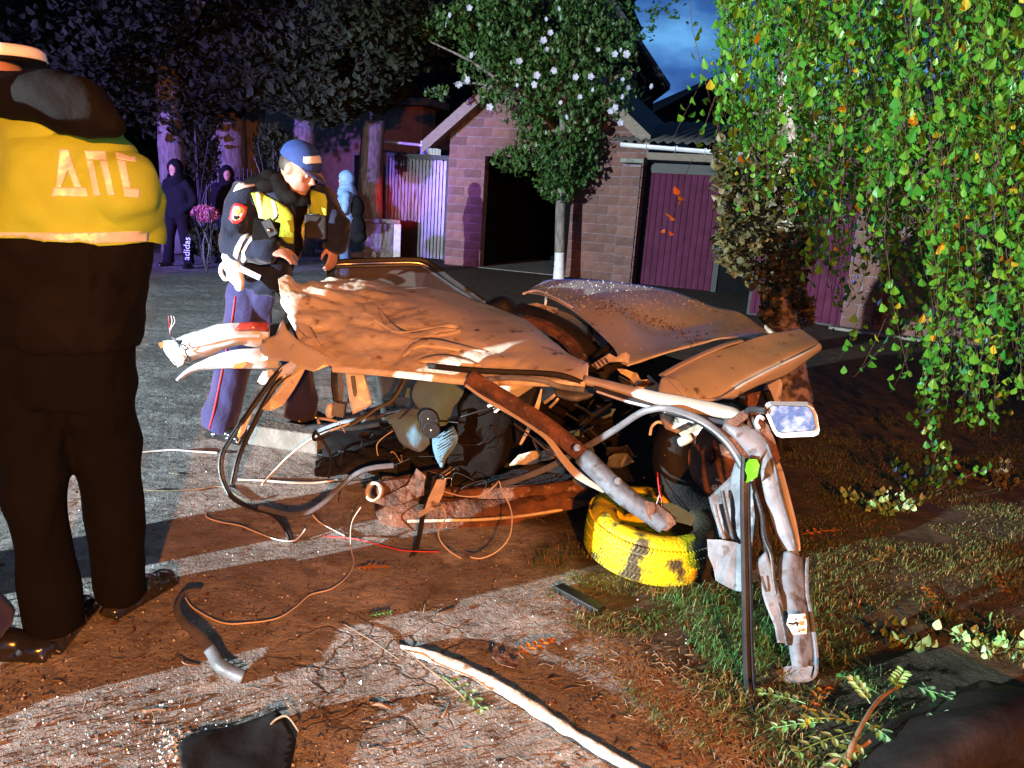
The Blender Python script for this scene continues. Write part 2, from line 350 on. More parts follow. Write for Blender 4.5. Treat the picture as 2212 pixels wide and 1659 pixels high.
def cr_pt(p, i, t):
    n = len(p); a = p[max(i - 1, 0)]; b = p[i]; c = p[min(i + 1, n - 1)]; d = p[min(i + 2, n - 1)]
    return .5 * ((2 * b) + (c - a) * t + (2 * a - 5 * b + 4 * c - d) * t * t + (3 * b - a - 3 * c + d) * t ** 3)
def spline(p, k=6):
    p = [Vector(x) for x in p]; out = []
    for i in range(len(p) - 1):
        for j in range(k): out.append(cr_pt(p, i, j / k))
    out.append(p[-1]); return out
def px(lst): return [at(*q) for q in lst]
def nz3(p, s, seed=0): return noise.noise(Vector(p) * s + Vector((seed * 7.3, seed * 3.1, 0)))
def solid(o, t, off=0, bev=False):
    sm = o.modifiers.new('thickness', 'SOLIDIFY'); sm.thickness = t; sm.offset = off; return o
def sheet(name, rows, m, parent, thick=.003, sub=5, sub2=5, amp=0, fs=6, ridge=0, edge=0, seed=0, smooth=True, label=None):
    """metal sheet through a grid of points, buckled by noise, with real thickness"""
    fine = [spline(r_, sub) for r_ in rows]
    n = len(fine[0])
    cols = [spline([fr[i] for fr in fine], sub2) for i in range(n)]
    mrow = len(cols[0]); mb = MB(); vs = []
    P = [[cols[i][j] for i in range(n)] for j in range(mrow)]
    for j in range(mrow):
        for i in range(n):
            p = P[j][i]
            nn = (P[j][min(i + 1, n - 1)] - P[j][max(i - 1, 0)]).cross(P[min(j + 1, mrow - 1)][i] - P[max(j - 1, 0)][i])
            if nn.length > 1e-9: nn.normalize()
            d = 0
            if amp: d += amp * nz3(p, fs, seed) + amp * .45 * nz3(p, fs * 2.7, seed + 3)
            if ridge:
                w_ = ridge(i / (n - 1), j / (mrow - 1)) if callable(ridge) else ridge
                q = Vector((p.x * 1.0, p.y * 1.5, p.z * 1.5)); q = q + Vector((nz3(q, 3, 1), nz3(q, 3, 2), 0)) * .12
                d += w_ * (1.3 * (1 - abs(nz3(q, 4.2, seed + 5)) * 2.6) + .55 * (1 - abs(nz3(q, 11, seed + 8)) * 2.4) + .3 * nz3(q, 32, seed + 1))
            if edge and (i in (0, n - 1) or j in (0, mrow - 1)):
                p = p + Vector((nz3(p, 30, 1), nz3(p, 30, 2), nz3(p, 30, 4))) * edge
            vs.append(p + nn * d)
    fsx = [(j * n + i, j * n + i + 1, (j + 1) * n + i + 1, (j + 1) * n + i) for j in range(mrow - 1) for i in range(n - 1)]
    mb.add(vs, fsx)
    o = mb.build(name, m, parent, smooth)
    solid(o, thick)
    if label: o['label'] = label
    return o
def plate(name, poly, m, parent, thick=.003, amp=0.0, fs=8, maxlen=.03, seed=0, smooth=False, label=None, holes=None):
    """flat-ish panel from an outline of world points; buckled and solid"""
    bm = bmesh.new(); vs = [bm.verts.new(p) for p in poly]; bm.faces.new(vs)
    bmesh.ops.triangulate(bm, faces=bm.faces[:])
    if amp:
        for _ in range(5):
            es = [e for e in bm.edges if e.calc_length() > maxlen]
            if not es or len(bm.faces) > 6000: break
            bmesh.ops.subdivide_edges(bm, edges=es, cuts=1); bmesh.ops.triangulate(bm, faces=[f for f in bm.faces if len(f.verts) > 3])
        bm.normal_update()
        nn = Vector((0, 0, 0))
        for f in bm.faces: nn += f.normal * f.calc_area()
        if nn.length < 1e-9: nn = Vector((0, -1, 0))
        nn.normalize()
        for v in bm.verts: v.co += nn * (amp * nz3(v.co, fs, seed) + amp * .4 * nz3(v.co, fs * 2.5, seed + 2))
    me = bpy.data.meshes.new(name); bm.to_mesh(me); bm.free()
    o = link(name, me, m, parent, smooth); solid(o, thick)
    if label: o['label'] = label
    return o
def strip(name, pts, m, parent, w=.02, t=.008, upv=(0, -1, .4), k=6, prof=None, widths=None, smooth=False, label=None, raw=False):
    P = pts if raw else spline(px(pts), k)
    a, b = w / 2, t / 2
    prof = prof or [(-a, -b), (-a, b), (-a * .5, b * 1.5), (a * .5, b * 1.5), (a, b), (a, -b)]
    if widths:
        L_ = len(P) - 1; W = []
        for i in range(len(P)):
            x = i / L_ * (len(widths) - 1); j = min(int(x), len(widths) - 2); W.append(widths[j] + (widths[j + 1] - widths[j]) * (x - j))
        widths = W
    mb = MB(); mb.sweep(P, prof, upv, widths)
    o = mb.build(name, m, parent, smooth)
    if label: o['label'] = label
    return o
def wire(name, pts, r, m, parent, k=8, raw=False, label=None, n=6):
    mb = MB(); mb.tube(pts if raw else spline(px(pts), k), r, n); o = mb.build(name, m, parent, True)
    if label: o['label'] = label
    return o

# remeshed organic volumes ------------------------------------------------
def loft(mb, nodes, side, n=20):
    """nodes: (point, rx, ry); rings lie across the path, rx along 'side'"""
    pts = [Vector(q[0]) for q in nodes]; m = len(pts); rings = []; side = Vector(side)
    for i in range(m):
        t = (pts[min(i + 1, m - 1)] - pts[max(i - 1, 0)]).normalized()
        S = side - t * side.dot(t)
        if S.length < .05: S = t.orthogonal()
        S.normalize(); Fv = t.cross(S)
        rings.append([pts[i] + S * (math.cos(6.28318 * k / n) * nodes[i][1]) + Fv * (math.sin(6.28318 * k / n) * nodes[i][2]) for k in range(n)])
    vs = [v for r_ in rings for v in r_]; fs = []
    for i in range(m - 1):
        for k in range(n): fs.append((i * n + k, i * n + (k + 1) % n, (i + 1) * n + (k + 1) % n, (i + 1) * n + k))
    fs.append(tuple(range(n))[::-1]); fs.append(tuple((m - 1) * n + k for k in range(n)))
    mb.add(vs, fs)
def limb(mb, nodes, k=4, n=14):
    """round limb through (point, radius) nodes with domed ends"""
    p = [Vector(a[0]) for a in nodes]; r = [a[1] for a in nodes]
    P = []; Q = []
    for i in range(len(p) - 1):
        for j in range(k): P.append(cr_pt(p, i, j / k)); Q.append(r[i] + (r[i + 1] - r[i]) * j / k)
    P.append(p[-1]); Q.append(r[-1])
    mb.tube(P, Q, n); mb.sphere(p[0], r[0], n=8); mb.sphere(p[-1], r[-1], n=8)
def organic(name, mb, m, parent, voxel=.012, smooth_it=4, folds=0, ff=9, seed=0, fvec=(1, 1, 1)):
    me = mb.mesh(name + '_src')
    bm = bmesh.new(); bm.from_mesh(me); bmesh.ops.recalc_face_normals(bm, faces=bm.faces[:]); bm.to_mesh(me); bm.free()
    o = bpy.data.objects.new('tmp', me); C.objects.link(o)
    rm = o.modifiers.new('r', 'REMESH'); rm.mode = 'VOXEL'; rm.voxel_size = voxel
    if smooth_it:
        s = o.modifiers.new('s', 'SMOOTH'); s.factor = .5; s.iterations = smooth_it
    dg = bpy.context.evaluated_depsgraph_get(); dg.update()
    me2 = bpy.data.meshes.new_from_object(o.evaluated_get(dg)); me2.name = name
    bpy.data.objects.remove(o); bpy.data.meshes.remove(me)
    if folds:
        ns = [v.normal.copy() for v in me2.vertices]
        fv = Vector(fvec)
        for v, nn in zip(me2.vertices, ns):
            q = Vector((v.co.x * fv.x, v.co.y * fv.y, v.co.z * fv.z))
            w_ = nz3(q, ff * .5, seed + 9)
            q2 = q + Vector((w_, w_ * .6, -w_)) * .12
            d = (1 - abs(nz3(q2, ff, seed)) * 2.6) * .6 + nz3(q2, ff * 2.3, seed + 2) * .4
            v.co = v.co + nn * d * folds
    me2.update(); me2.materials.clear()
    return link(name, me2, m, parent, True)
def shell(src, name, m, parent, planes, off=.008, thick=.004, label=None):
    """a garment layer over part of another garment, cut by planes (point, normal kept side)"""
    bm = bmesh.new(); bm.from_mesh(src.data); bm.normal_update()
    for co, no in planes:
        g = bm.verts[:] + bm.edges[:] + bm.faces[:]
        bmesh.ops.bisect_plane(bm, geom=g, plane_co=Vector(co), plane_no=-Vector(no), clear_outer=True)
    bm.normal_update()
    nn = {v: v.normal.copy() for v in bm.verts}
    for v in bm.verts: v.co += nn[v] * off
    me = bpy.data.meshes.new(name); bm.to_mesh(me); bm.free()
    o = link(name, me, m, parent, True); solid(o, thick)
    if label: o['label'] = label
    return o
def decal(name, polys, target, m, parent, off=.006, step=10, thick=.002, label=None):
    """flat print or patch laid onto a curved garment; outlines in picture units, dropped onto the surface"""
    bmt = bmesh.new(); bmt.from_mesh(target.data); tree = BVHTree.FromBMesh(bmt)
    bm = bmesh.new()
    for poly in polys:
        b2 = bmesh.new(); vs = [b2.verts.new((x, y, 0)) for x, y in poly]; b2.faces.new(vs); bmesh.ops.triangulate(b2, faces=b2.faces[:])
        for _ in range(5):
            es = [e for e in b2.edges if e.calc_length() > step]
            if not es: break
            bmesh.ops.subdivide_edges(b2, edges=es, cuts=1); bmesh.ops.triangulate(b2, faces=[f for f in b2.faces if len(f.verts) > 3])
        mp_ = {}; last = None
        for v in b2.verts:
            d = ray(v.co.x, v.co.y).normalized(); h = tree.ray_cast(CAM, d)
            if h[0] is None: mp_[v.index] = None; continue
            mp_[v.index] = bm.verts.new(h[0] - d * off)
        b2.verts.index_update()
        for f in b2.faces:
            q = [mp_.get(v.index) for v in f.verts]
            if all(x is not None for x in q): bm.faces.new(q)
        b2.free()
    bmt.free()
    me = bpy.data.meshes.new(name); bm.to_mesh(me); bm.free()
    o = link(name, me, m, parent, True); solid(o, thick)
    if label: o['label'] = label
    return o

# leaves -------------------------------------------------------------------
LEAF = [(0, 0, 0), (.36, .22, .06), (.40, .45, .09), (.20, .80, .03), (0, 1.05, -.06), (-.20, .80, .03), (-.40, .45, .09), (-.36, .22, .06), (0, .45, -.02)]
LEAF_F = [(0, 1, 2, 8), (8, 2, 3, 4), (8, 4, 5, 6), (0, 8, 6, 7)]
def leaf_mesh(name, m):
    me = bpy.data.meshes.new(name); me.from_pydata(LEAF, [], LEAF_F); me.materials.append(m); me.update(); return me
def rotm():
    return Matrix.Rotation(random.uniform(0, 6.28), 3, 'Z') @ Matrix.Rotation(random.uniform(0, 3.14), 3, 'X') @ Matrix.Rotation(random.uniform(0, 6.28), 3, 'Z')
def leaf_cloud(name, spots, m, parent, kind=True, quad=False):
    """spots: (position, size, rotation matrix)"""
    V = []; Fc = []
    if quad: L0 = [(0, 0, 0), (.38, .45, .08), (0, 1, 0), (-.38, .45, .08)]; F0 = [(0, 1, 2, 3)]
    else: L0 = LEAF; F0 = LEAF_F
    L0 = [Vector(a) for a in L0]
    for p, s, r_ in spots:
        k = len(V); V += [tuple(p + r_ @ (a * s)) for a in L0]; Fc += [tuple(k + i for i in f) for f in F0]
    me = bpy.data.meshes.new(name); me.from_pydata(V, [], Fc); me.update()
    o = link(name, me, m, parent, False)
    if kind: o['kind'] = 'stuff'
    return o
# ================================================================== SETTING
def axis(lo, hi, near0, near1, fine, coarse):
    out = []; x = lo
    while x < hi:
        out.append(x)
        d = 0 if near0 <= x <= near1 else min(abs(x - near0), abs(x - near1))
        x += fine + (d * coarse)
    out.append(hi); return out
gx = axis(-150, 150, -3.5, 4.5, .045, .13); gy = axis(-20, 220, 1.2, 7.5, .045, .13)
gv = []
for y in gy:
    for x in gx:
        z = 0.0
        if -6 < x < 8 and 0 < y < 12:
            q = Vector((x, y, 0)); z = noise.noise(q * 1.3) * .005 + noise.noise(q * 6) * .0006
            if x + .32 * y > 1.6: z += .012
        gv.append((x, y, z))
nx = len(gx)
me = bpy.data.meshes.new('ground'); me.from_pydata(gv, [], [(j * nx + i, j * nx + i + 1, (j + 1) * nx + i + 1, (j + 1) * nx + i) for j in range(len(gy) - 1) for i in range(nx - 1)])
ground = link('ground', me, M['ground'], None, True); ground['kind'] = 'structure'

# ---- garage wall frame ---------------------------------------------------
class Wall:
    def __init__(s, a, b):
        s.a = Vector((a[0], a[1], 0)); b = Vector((b[0], b[1], 0)); s.d = (b - s.a).normalized(); s.len = (b - s.a).length
        s.n = Vector((s.d.y, -s.d.x, 0))          # faces the camera side
        if s.n.y > 0: s.n = -s.n
        s.rot = Matrix((s.d, -s.n, Vector((0, 0, 1)))).transposed()
    def p(s, u, z, out=0): return s.a + s.d * u + Vector((0, 0, z)) + s.n * out
    def box(s, mb, u0, u1, z0, z1, o0, o1): mb.box(s.p((u0 + u1) / 2, (z0 + z1) / 2, (o0 + o1) / 2), (u1 - u0, abs(o1 - o0), z1 - z0), s.rot)
    def hit(s, u, v):
        d = ray(u, v); t = (s.a - CAM).dot(s.n) / d.dot(s.n); q = CAM + d * t; return ((q - s.a).dot(s.d), q.z)
brick_meshes = {}
def bricks(wl, parent, u0, u1, z0, z1, m, out=0, bl=.39, bh=.19, skip=None, depth=.03, cap=None, phase=0):
    """courses of single blocks, joints recessed; every block its own object"""
    k = 0; z = z0; row = 0
    while z < z1 - .05:
        x = u0 - (bl / 2 if (row + phase) % 2 else 0)
        while x < u1 - .02:
            a = max(x, u0); b = min(x + bl, u1)
            if b - a > .06 and not (skip and skip((a + b) / 2, z + bh / 2, a, b, z)):
                L_ = round((b - a - .012) / .02) * .02; key = (L_, bh, m.name)
                if key not in brick_meshes:
                    mb = MB(); mb.box((0, 0, 0), (L_, .06, bh - .012))
                    me = mb.mesh('brick'); me.materials.append(m); brick_meshes[key] = me
                o = bpy.data.objects.new('brick', brick_meshes[key]); C.objects.link(o)
                o.parent = parent; o.matrix_parent_inverse = Matrix.Translation(parent.location).inverted()
                jit = random.uniform(-.003, .003)
                o.matrix_basis = Matrix.Translation(wl.p((a + b) / 2, z + bh / 2, out - .022 + jit)) @ wl.rot.to_4x4()
                k += 1
            x += bl
        z += bh; row += 1
    return k
W1 = Wall((-1.68, 17.26), (2.30, 15.70))
ZG = -.02
gar = empty('brick_garage', W1.p(2, 0), 'brown brick garage with a gabled roof and a dark open doorway behind the small tree', 'garage')
# gable: eaves at s=0 and s=W1.len, apex between
EZ = 2.78; APEX = 4.55; GL = W1.len + .05
def gable_z(s_): return EZ + (APEX - EZ) * (1 - abs(s_ - GL / 2) / (GL / 2))
sl, _ = W1.hit(1035, 582); sr, _ = W1.hit(1196, 604)
_, dtop = W1.hit(1035, 336)
dl, dr = sl, sr + .25
mb = MB(); W1.box(mb, 0, dl, ZG, EZ, -.22, 0); W1.box(mb, dr, GL, ZG, EZ, -.22, 0); W1.box(mb, dl, dr, dtop, EZ, -.22, 0)
# triangular gable backing, side and rear walls
a_, b_, c_ = W1.p(0, EZ, 0), W1.p(GL, EZ, 0), W1.p(GL / 2, APEX, 0); off_ = -W1.n * .2
mb.add([a_, b_, c_, a_ + off_, b_ + off_, c_ + off_], [(0, 1, 2), (3, 5, 4), (0, 2, 5, 3), (1, 4, 5, 2), (0, 3, 4, 1)])
W1.box(mb, 0, .2, ZG, EZ, -5.5, -.225); W1.box(mb, GL - .2, GL, ZG, EZ, -5.5, -.225); W1.box(mb, 0, GL, ZG, EZ, -5.7, -5.505)
mb.build('wall', M['mortar'], gar)
def skip1(s_, z, a, b, z0):
    if dl - .01 < s_ < dr + .01 and z < dtop: return True
    if z + .1 > gable_z(a) - .02 or z + .1 > gable_z(b) - .02: return True
    return False
bricks(W1, gar, 0, dl, ZG, dtop, M['brick'], phase=0)
bricks(W1, gar, dr, GL, ZG, dtop, M['brick'], phase=1)
bricks(W1, gar, 0, GL, dtop, APEX - .1, M['brick'], skip=lambda s_, z, a, b, z0: z + .1 > gable_z(a) + .09 or z + .1 > gable_z(b) + .09, phase=1)
mb = MB()
for k in range(8):
    x0 = -.2 - 3.2 * k / 8; W1.box(mb, dl - .04, dl, ZG + .06, dtop - .03, x0 - .38, x0)
mb.build('open_door_leaf', M['mattblack'], gar)
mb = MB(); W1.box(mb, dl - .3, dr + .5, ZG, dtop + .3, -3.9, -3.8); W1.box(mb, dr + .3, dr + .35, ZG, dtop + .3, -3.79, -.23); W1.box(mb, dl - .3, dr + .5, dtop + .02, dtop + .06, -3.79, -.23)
mb.build('shade_lining', M['mattblack'], gar)  # black panels put in for the shade inside the open garage
# roof slabs with barge boards, overhanging
for sgn in (0, 1):
    e0 = -.42 if sgn == 0 else GL + .12; ez = EZ - (.42 if sgn == 0 else .12) * (APEX - EZ) / (GL / 2)
    mb = MB(); q = []
    for o_ in (.42, -6.0):
        q += [W1.p(e0, ez + .03, o_), W1.p(GL / 2, APEX + .03, o_), W1.p(GL / 2, APEX + .12, o_), W1.p(e0, ez + .12, o_)]
    mb.add(q, [(0, 1, 2, 3), (4, 7, 6, 5), (0, 4, 5, 1), (1, 5, 6, 2), (2, 6, 7, 3), (3, 7, 4, 0)])
    mb.build('roof', M['roofsheet'], gar)
    mb = MB(); q = []
    for o_ in (.46, .425):
        q += [W1.p(e0, ez - .12, o_), W1.p(GL / 2, APEX - .12, o_), W1.p(GL / 2, APEX + .15, o_), W1.p(e0, ez + .15, o_)]
    mb.add(q, [(0, 1, 2, 3), (4, 7, 6, 5), (0, 4, 5, 1), (1, 5, 6, 2), (2, 6, 7, 3), (3, 7, 4, 0)])
    mb.build('barge_board', M['wood'], gar)
mb = MB()
for sgn in (0, 1):
    e0 = -.40 if sgn == 0 else GL + .10; ez = EZ - (.40 if sgn == 0 else .10) * (APEX - EZ) / (GL / 2); q = []
    for o_ in (.42, .0):
        q += [W1.p(e0, ez + .0, o_), W1.p(GL / 2, APEX + .0, o_), W1.p(GL / 2, APEX + .025, o_), W1.p(e0, ez + .025, o_)]
    mb.add(q, [(0, 1, 2, 3), (4, 7, 6, 5), (0, 4, 5, 1), (1, 5, 6, 2), (2, 6, 7, 3), (3, 7, 4, 0)])
mb.build('soffit', M['wood'], gar)
# doorstep slab of pale concrete
mb = MB(); W1.box(mb, dl - .1, dr + .25, -.03, .012, -3.7, .05); mb.build('floor_slab', M['concrete'], gar)

# ---- second garage with plum corrugated door -----------------------------
def corrugated(name, wl, u0, u1, z0, z1, out, m, parent, pitch=.12, amp=.022, duty=.28, slope=None):
    V = []; xs = [u0]; os_ = [0]
    x = u0
    while x < u1 - pitch * .6:
        for dx, o_ in ((pitch * (1 - duty) * .5, 0), (pitch * (1 - duty) * .5 + .012, amp), (pitch * (1 - duty) * .5 + pitch * duty, amp), (pitch * (1 - duty) * .5 + pitch * duty + .012, 0)):
            xs.append(x + dx); os_.append(o_)
        x += pitch
    xs.append(u1); os_.append(0); n = len(xs)
    for z in (z0, (z0 + z1) / 2, z1): V += [wl.p(a, z, out + b) for a, b in zip(xs, os_)]
    mb = MB(); mb.add(V, [(j * n + i, j * n + i + 1, (j + 1) * n + i + 1, (j + 1) * n + i) for j in range(2) for i in range(n - 1)])
    o = mb.build(name, m, parent); solid(o, .003, -1); return o
g2 = empty('brick_garage', W1.p(GL + 1.2, 0), 'garage with a plum corrugated door under a white rain gutter', 'garage')
def s1(u, v): return W1.hit(u, v)
s_pl, _ = s1(1374, 600); s_dr, _ = s1(1560, 500)
zt = 2.24
def s_at(u, v, out):
    d = ray(u, v); t = (W1.a + W1.n * out - CAM).dot(W1.n) / d.dot(W1.n); q = CAM + d * t; return (q - W1.a).dot(W1.d)
W2a = s_at(1334, 470, .475)
mb = MB(); s_pl = s_at(1374, 470, .475) - .3; W1.box(mb, W2a + .01, s_pl + .30, ZG, zt + .05, -.1, .475); 
mb.build('pier', M['mortar'], g2)
s_pl2 = s_pl + .30
bricks(W1, g2, W2a + .01, s_pl2, ZG, zt + .03, M['brick'], out=.475, phase=1, bl=.42)
# right cheek of the pier (returns to the door plane)
mb = MB(); 
for k in range(13): W1.box(mb, s_pl2 + .004, s_pl2 + .03, ZG + .19 * k, ZG + .19 * k + .178, .02, .44)
mb.build('pier_side_brick', M['brick'], g2)
mb = MB(); W1.box(mb, W2a - .04, s_pl2 + .05, zt + .08, zt + .16, -.1, .54); mb.build('pier_cap', M['concrete'], g2, bevel=.01)
dL, dR = s_at(1384, 470, .06), s_at(1566, 470, .06)
mb = MB()
W1.box(mb, dL, dL + .10, ZG, zt + .12, .0, .08); W1.box(mb, dR - .1, dR, ZG, zt + .12, .0, .08); W1.box(mb, dL + .101, dR - .101, zt - .06, zt + .12, .0, .08)
mb.build('door_frame', M['black'], g2)
dd = corrugated('door', W1, dL + .10, dR - .10, ZG + .03, zt - .06, .045, M['purple'], g2)
mb = MB(); W1.box(mb, dL + .1, dR - .1, ZG + .03, zt - .06, .0, .04); mb.build('door_backing', M['black'], g2)
mb = MB(); W1.box(mb, dR, dR + 1.3, ZG, zt + .1, -.2, .03); mb.build('dark_side_wall', M['mattblack'], g2)
mb = MB(); W1.box(mb, dL + .05, dR + 1.3, zt + .17, zt + .30, -.2, .30); mb.build('lintel_board', M['wood'], g2)
# corrugated asbestos roof
def wavy_roof(name, wl, u0, u1, z0, z1, o0, o1, parent, pitch=.18, amp=.03):
    V = []; n = int((u1 - u0) / (pitch / 8)) + 1; mr_ = 5
    for j in range(mr_):
        f = j / (mr_ - 1)
        for i in range(n):
            x = u0 + i * pitch / 8; V.append(wl.p(x, z0 + (z1 - z0) * f + amp * math.sin(x / pitch * 6.2832), o0 + (o1 - o0) * f))
    mb = MB(); mb.add(V, [(j * n + i, j * n + i + 1, (j + 1) * n + i + 1, (j + 1) * n + i) for j in range(mr_ - 1) for i in range(n - 1)])
    o = mb.build(name, M['roofsheet'], parent, True); solid(o, .02, -1); return o
wavy_roof('roof', W1, W2a - .25, dR + 1.3, zt + .47, zt + 1.35, .62, -4.5, g2)
# gutter: half-round with brackets
sg0, sg1 = s1(1340, 318)[0], s1(1602, 345)[0]
def gut(u, z, out):
    pr = []
    for k in range(9):
        a = math.pi + math.pi * k / 8; pr.append((math.cos(a) * .075, math.sin(a) * .075))
    for k in range(8, -1, -1):
        a = math.pi + math.pi * k / 8; pr.append((math.cos(a) * .066, math.sin(a) * .066))
    return pr
G0, G1 = W1.p(s_at(1341, 318, .75), zt + .42, .75), W1.p(s_at(1604, 345, .75), zt + .33, .75)
mb = MB(); mb.sweep([G0 + (G1 - G0) * k / 4 for k in range(5)], gut(0, 0, 0), (0, 0, 1)); gt = mb.build('gutter', M['plasticw'], g2, True)
for k in range(4):
    c = G0 + (G1 - G0) * (.22 + .24 * k); mb = MB(); pts = []
    for j in range(9):
        a = math.pi * (.95 + 1.1 * j / 8); pts.append(c + W1.n * (-math.cos(a) * .088) + Vector((0, 0, math.sin(a) * .088 + .0)))
    mb.tube(pts, .010, 6); mb.box(c - W1.n * .10 + Vector((0, 0, .0)), (.03, .03, .06), W1.rot); mb.build('gutter_bracket', M['plasticw'], gt, True)

# ---- third garage, nearer, seen past the birch ---------------------------
W3 = Wall((3.95, 11.40), (9.6, 7.45))
g3 = empty('brick_garage', W3.p(1.5, 0), 'brown brick garage wall with a plum door and a rusty downpipe behind the hanging birch', 'garage')
def s3(u, v): return W3.hit(u, v)
a3 = s3(1741, 700)[0]; b3 = s3(1815, 700)[0]
mb = MB(); W3.box(mb, b3 + .0, 6.8, -.02, 2.9, -.3, 0); W3.box(mb, -.6, b3 + .0, 2.25, 2.9, -.3, 0); W3.box(mb, 6.6, 6.8, -.02, 2.9, -5, -.301); mb.build('wall', M['mortar'], g3)
bricks(W3, g3, b3 + .0, 6.4, -.02, 2.85, M['brick'], bl=.40, bh=.20)
bricks(W3, g3, -.6, b3, 2.25, 2.85, M['brick'], bl=.40, bh=.20)
corrugated('door', W3, -.55, b3 - .02, .04, 2.25, -.12, M['purple'], g3, pitch=.11, amp=.018)
mb = MB(); W3.box(mb, -.6, b3, -.02, 2.25, -.3, -.15); mb.build('door_backing', M['black'], g3)
sp = s3(1905, 640)[0]
mb = MB(); mb.tube([W3.p(sp, .15, .075), W3.p(sp, 2.9, .075)], .055, 12); mb.build('downpipe', M['rust'], g3, True)
mb = MB(); W3.box(mb, -.8, 6.9, 2.9, 3.0, -.4, .25); mb.build('eaves_board', M['wood'], g3)
wavy_roof('roof', W3, -.9, 6.9, 3.03, 4.0, .35, -4.5, g3)
mb = MB(); W3.box(mb, b3 - .1, 6.5, -.03, .05, .005, .22); mb.build('plinth', M['concrete'], g3, bevel=.01)

# ---- corrugated zinc gate left of the garage -----------------------------
WG = Wall((-3.25, 18.6), (-1.72, 18.2))
gate = empty('metal_gate', WG.p(.75, 0), 'shiny ribbed metal gate reflecting red and blue light beside the garage', 'gate')
corrugated('ribbed_sheet', WG, .06, 1.50, .02, 2.25, 0, M['zinc'], gate, pitch=.085, amp=.03, duty=.35)
mb = MB(); WG.box(mb, .0, .055, -.02, 2.36, -.03, .06); mb.build('gate_post', M['black'], gate)
mb = MB(); WG.box(mb, 1.505, 1.56, -.02, 2.36, -.03, .06); mb.build('gate_post', M['black'], gate)
mb = MB(); WG.box(mb, .056, 1.504, 2.255, 2.36, -.03, .06); mb.build('gate_rail', M['black'], gate)
mb = MB(); WG.box(mb, .056, 1.504, 1.85, 1.90, -.07, -.02); WG.box(mb, .056, 1.504, .35, .40, -.07, -.02); mb.build('back_rail', M['black'], gate)
# white corrugated post behind, with a long pale rail
wp = empty('white_sheet_screen', at(930, 345, 20.5), 'white corrugated sheet rising behind the ribbed gate', 'screen')
WP = Wall(tuple(at(908, 330, 19.6))[:2], tuple(at(952, 330, 19.3))[:2])
corrugated('sheet', WP, 0, WP.len, .5, at(930, 305, 19.5).z, 0, M['plasticw'], wp, pitch=.10, amp=.025)
mb = MB(); WP.box(mb, 0, .05, .0, 2.6, -.06, -.01); mb.build('post', M['plasticw'], wp)
rl = MB(); rl.tube([at(824, 305, 19.9), at(946, 317, 19.2)], .035, 8); tag(rl.build('awning_rail', M['plasticw'], None, True), 'thin white rail running left from the white sheet screen', 'rail')

# ---- far brick building and low concrete wall behind the officer ---------
fb = empty('brick_building', (-6, 25, 0), 'dark red brick building hidden in the trees behind the officer', 'building')
WB = Wall((-11, 27), (-3.2, 24.2))
mb = MB(); WB.box(mb, 0, WB.len, -.02, 4.0, -5, 0)
mb.build('wall', M['brick2'], fb)
for k in range(3):
    mb = MB(); c0 = 1.3 + 2.3 * k; WB.box(mb, c0, c0 + 1.1, 1.2, 2.6, .002, .05); wn = mb.build('window', M['wood'], fb)
    mb = MB(); WB.box(mb, c0 + .08, c0 + 1.02, 1.28, 2.52, .052, .06); mb.build('pane', M['mattblack'], wn)
mb = MB(); WB.box(mb, -.4, WB.len + .4, 4.0, 4.2, -5.4, .4); mb.build('roof', M['roofsheet'], fb)
WL = Wall(tuple(gr(770, 556))[:2], tuple(gr(862, 560))[:2])
lw = empty('low_concrete_wall', WL.p(.6, 0), 'low weathered concrete block wall between the blue jacket person and the gate', 'wall')
mb = MB(); WL.box(mb, -.3, WL.len - .14, -.02, .78, -.25, 0); mb.build('block', M['concrete'], lw, bevel=.02)
mb = MB(); WL.box(mb, -.4, WL.len, .785, .88, -.3, .06); mb.build('coping', M['concrete'], lw, bevel=.02)
mb = MB(); WL.box(mb, WL.len - .135, WL.len + .02, -.02, .78, -.25, .03); mb.build('white_end_post', M['whitewash'], lw, bevel=.01)
# garden fence of thin rods
fn = empty('rod_fence', gr(430, 545), 'thin dark metal rod fence between the hooded onlooker and the tree trunks', 'fence')
f0, f1 = gr(415, 545), gr(640, 556)
for k in range(27):
    p = f0 + (f1 - f0) * (k / 26); mb = MB(); mb.tube([p, p + Vector((0, 0, 1.75))], .012, 5); mb.build('rod', M['black'], fn)
for z in (.35, 1.55):
    mb = MB(); mb.tube([f0 + Vector((0, .02, z)), f1 + Vector((0, .02, z))], .018, 5); mb.build('fence_rail', M['black'], fn)

# ---- dark house roofs behind --------------------------------------------
def gable_house(name, label, c, ang, wd, dp, ez, az, m='roofsheet'):
    r0 = Matrix.Rotation(ang, 3, 'Z'); h = empty(name, c, label, 'house'); c = Vector(c)
    def q(x, y, z): return c + r0 @ Vector((x, y, 0)) + Vector((0, 0, z))
    mb = MB(); mb.box(q(0, 0, ez / 2), (wd, dp, ez), r0)
    g = [q(-wd / 2, -dp / 2, ez), q(wd / 2, -dp / 2, ez), q(0, -dp / 2, az), q(-wd / 2, dp / 2, ez), q(wd / 2, dp / 2, ez), q(0, dp / 2, az)]
    mb.add(g, [(0, 1, 2), (3, 5, 4), (0, 3, 4, 1)]); mb.build('wall', M['mattblack'], h)
    for s_ in (-1, 1):
        k = (az - ez) / (wd / 2); mb = MB(); a = []
        for y in (-dp / 2 - .4, dp / 2 + .4): a += [q(s_ * (wd / 2 + .4), y, ez - .4 * k + .02), q(0, y, az + .02), q(0, y, az + .17), q(s_ * (wd / 2 + .4), y, ez - .4 * k + .17)]
        mb.add(a, [(0, 1, 2, 3), (4, 7, 6, 5), (0, 4, 5, 1), (1, 5, 6, 2), (2, 6, 7, 3), (3, 7, 4, 0)]); mb.build('roof', M[m], h)
    return h
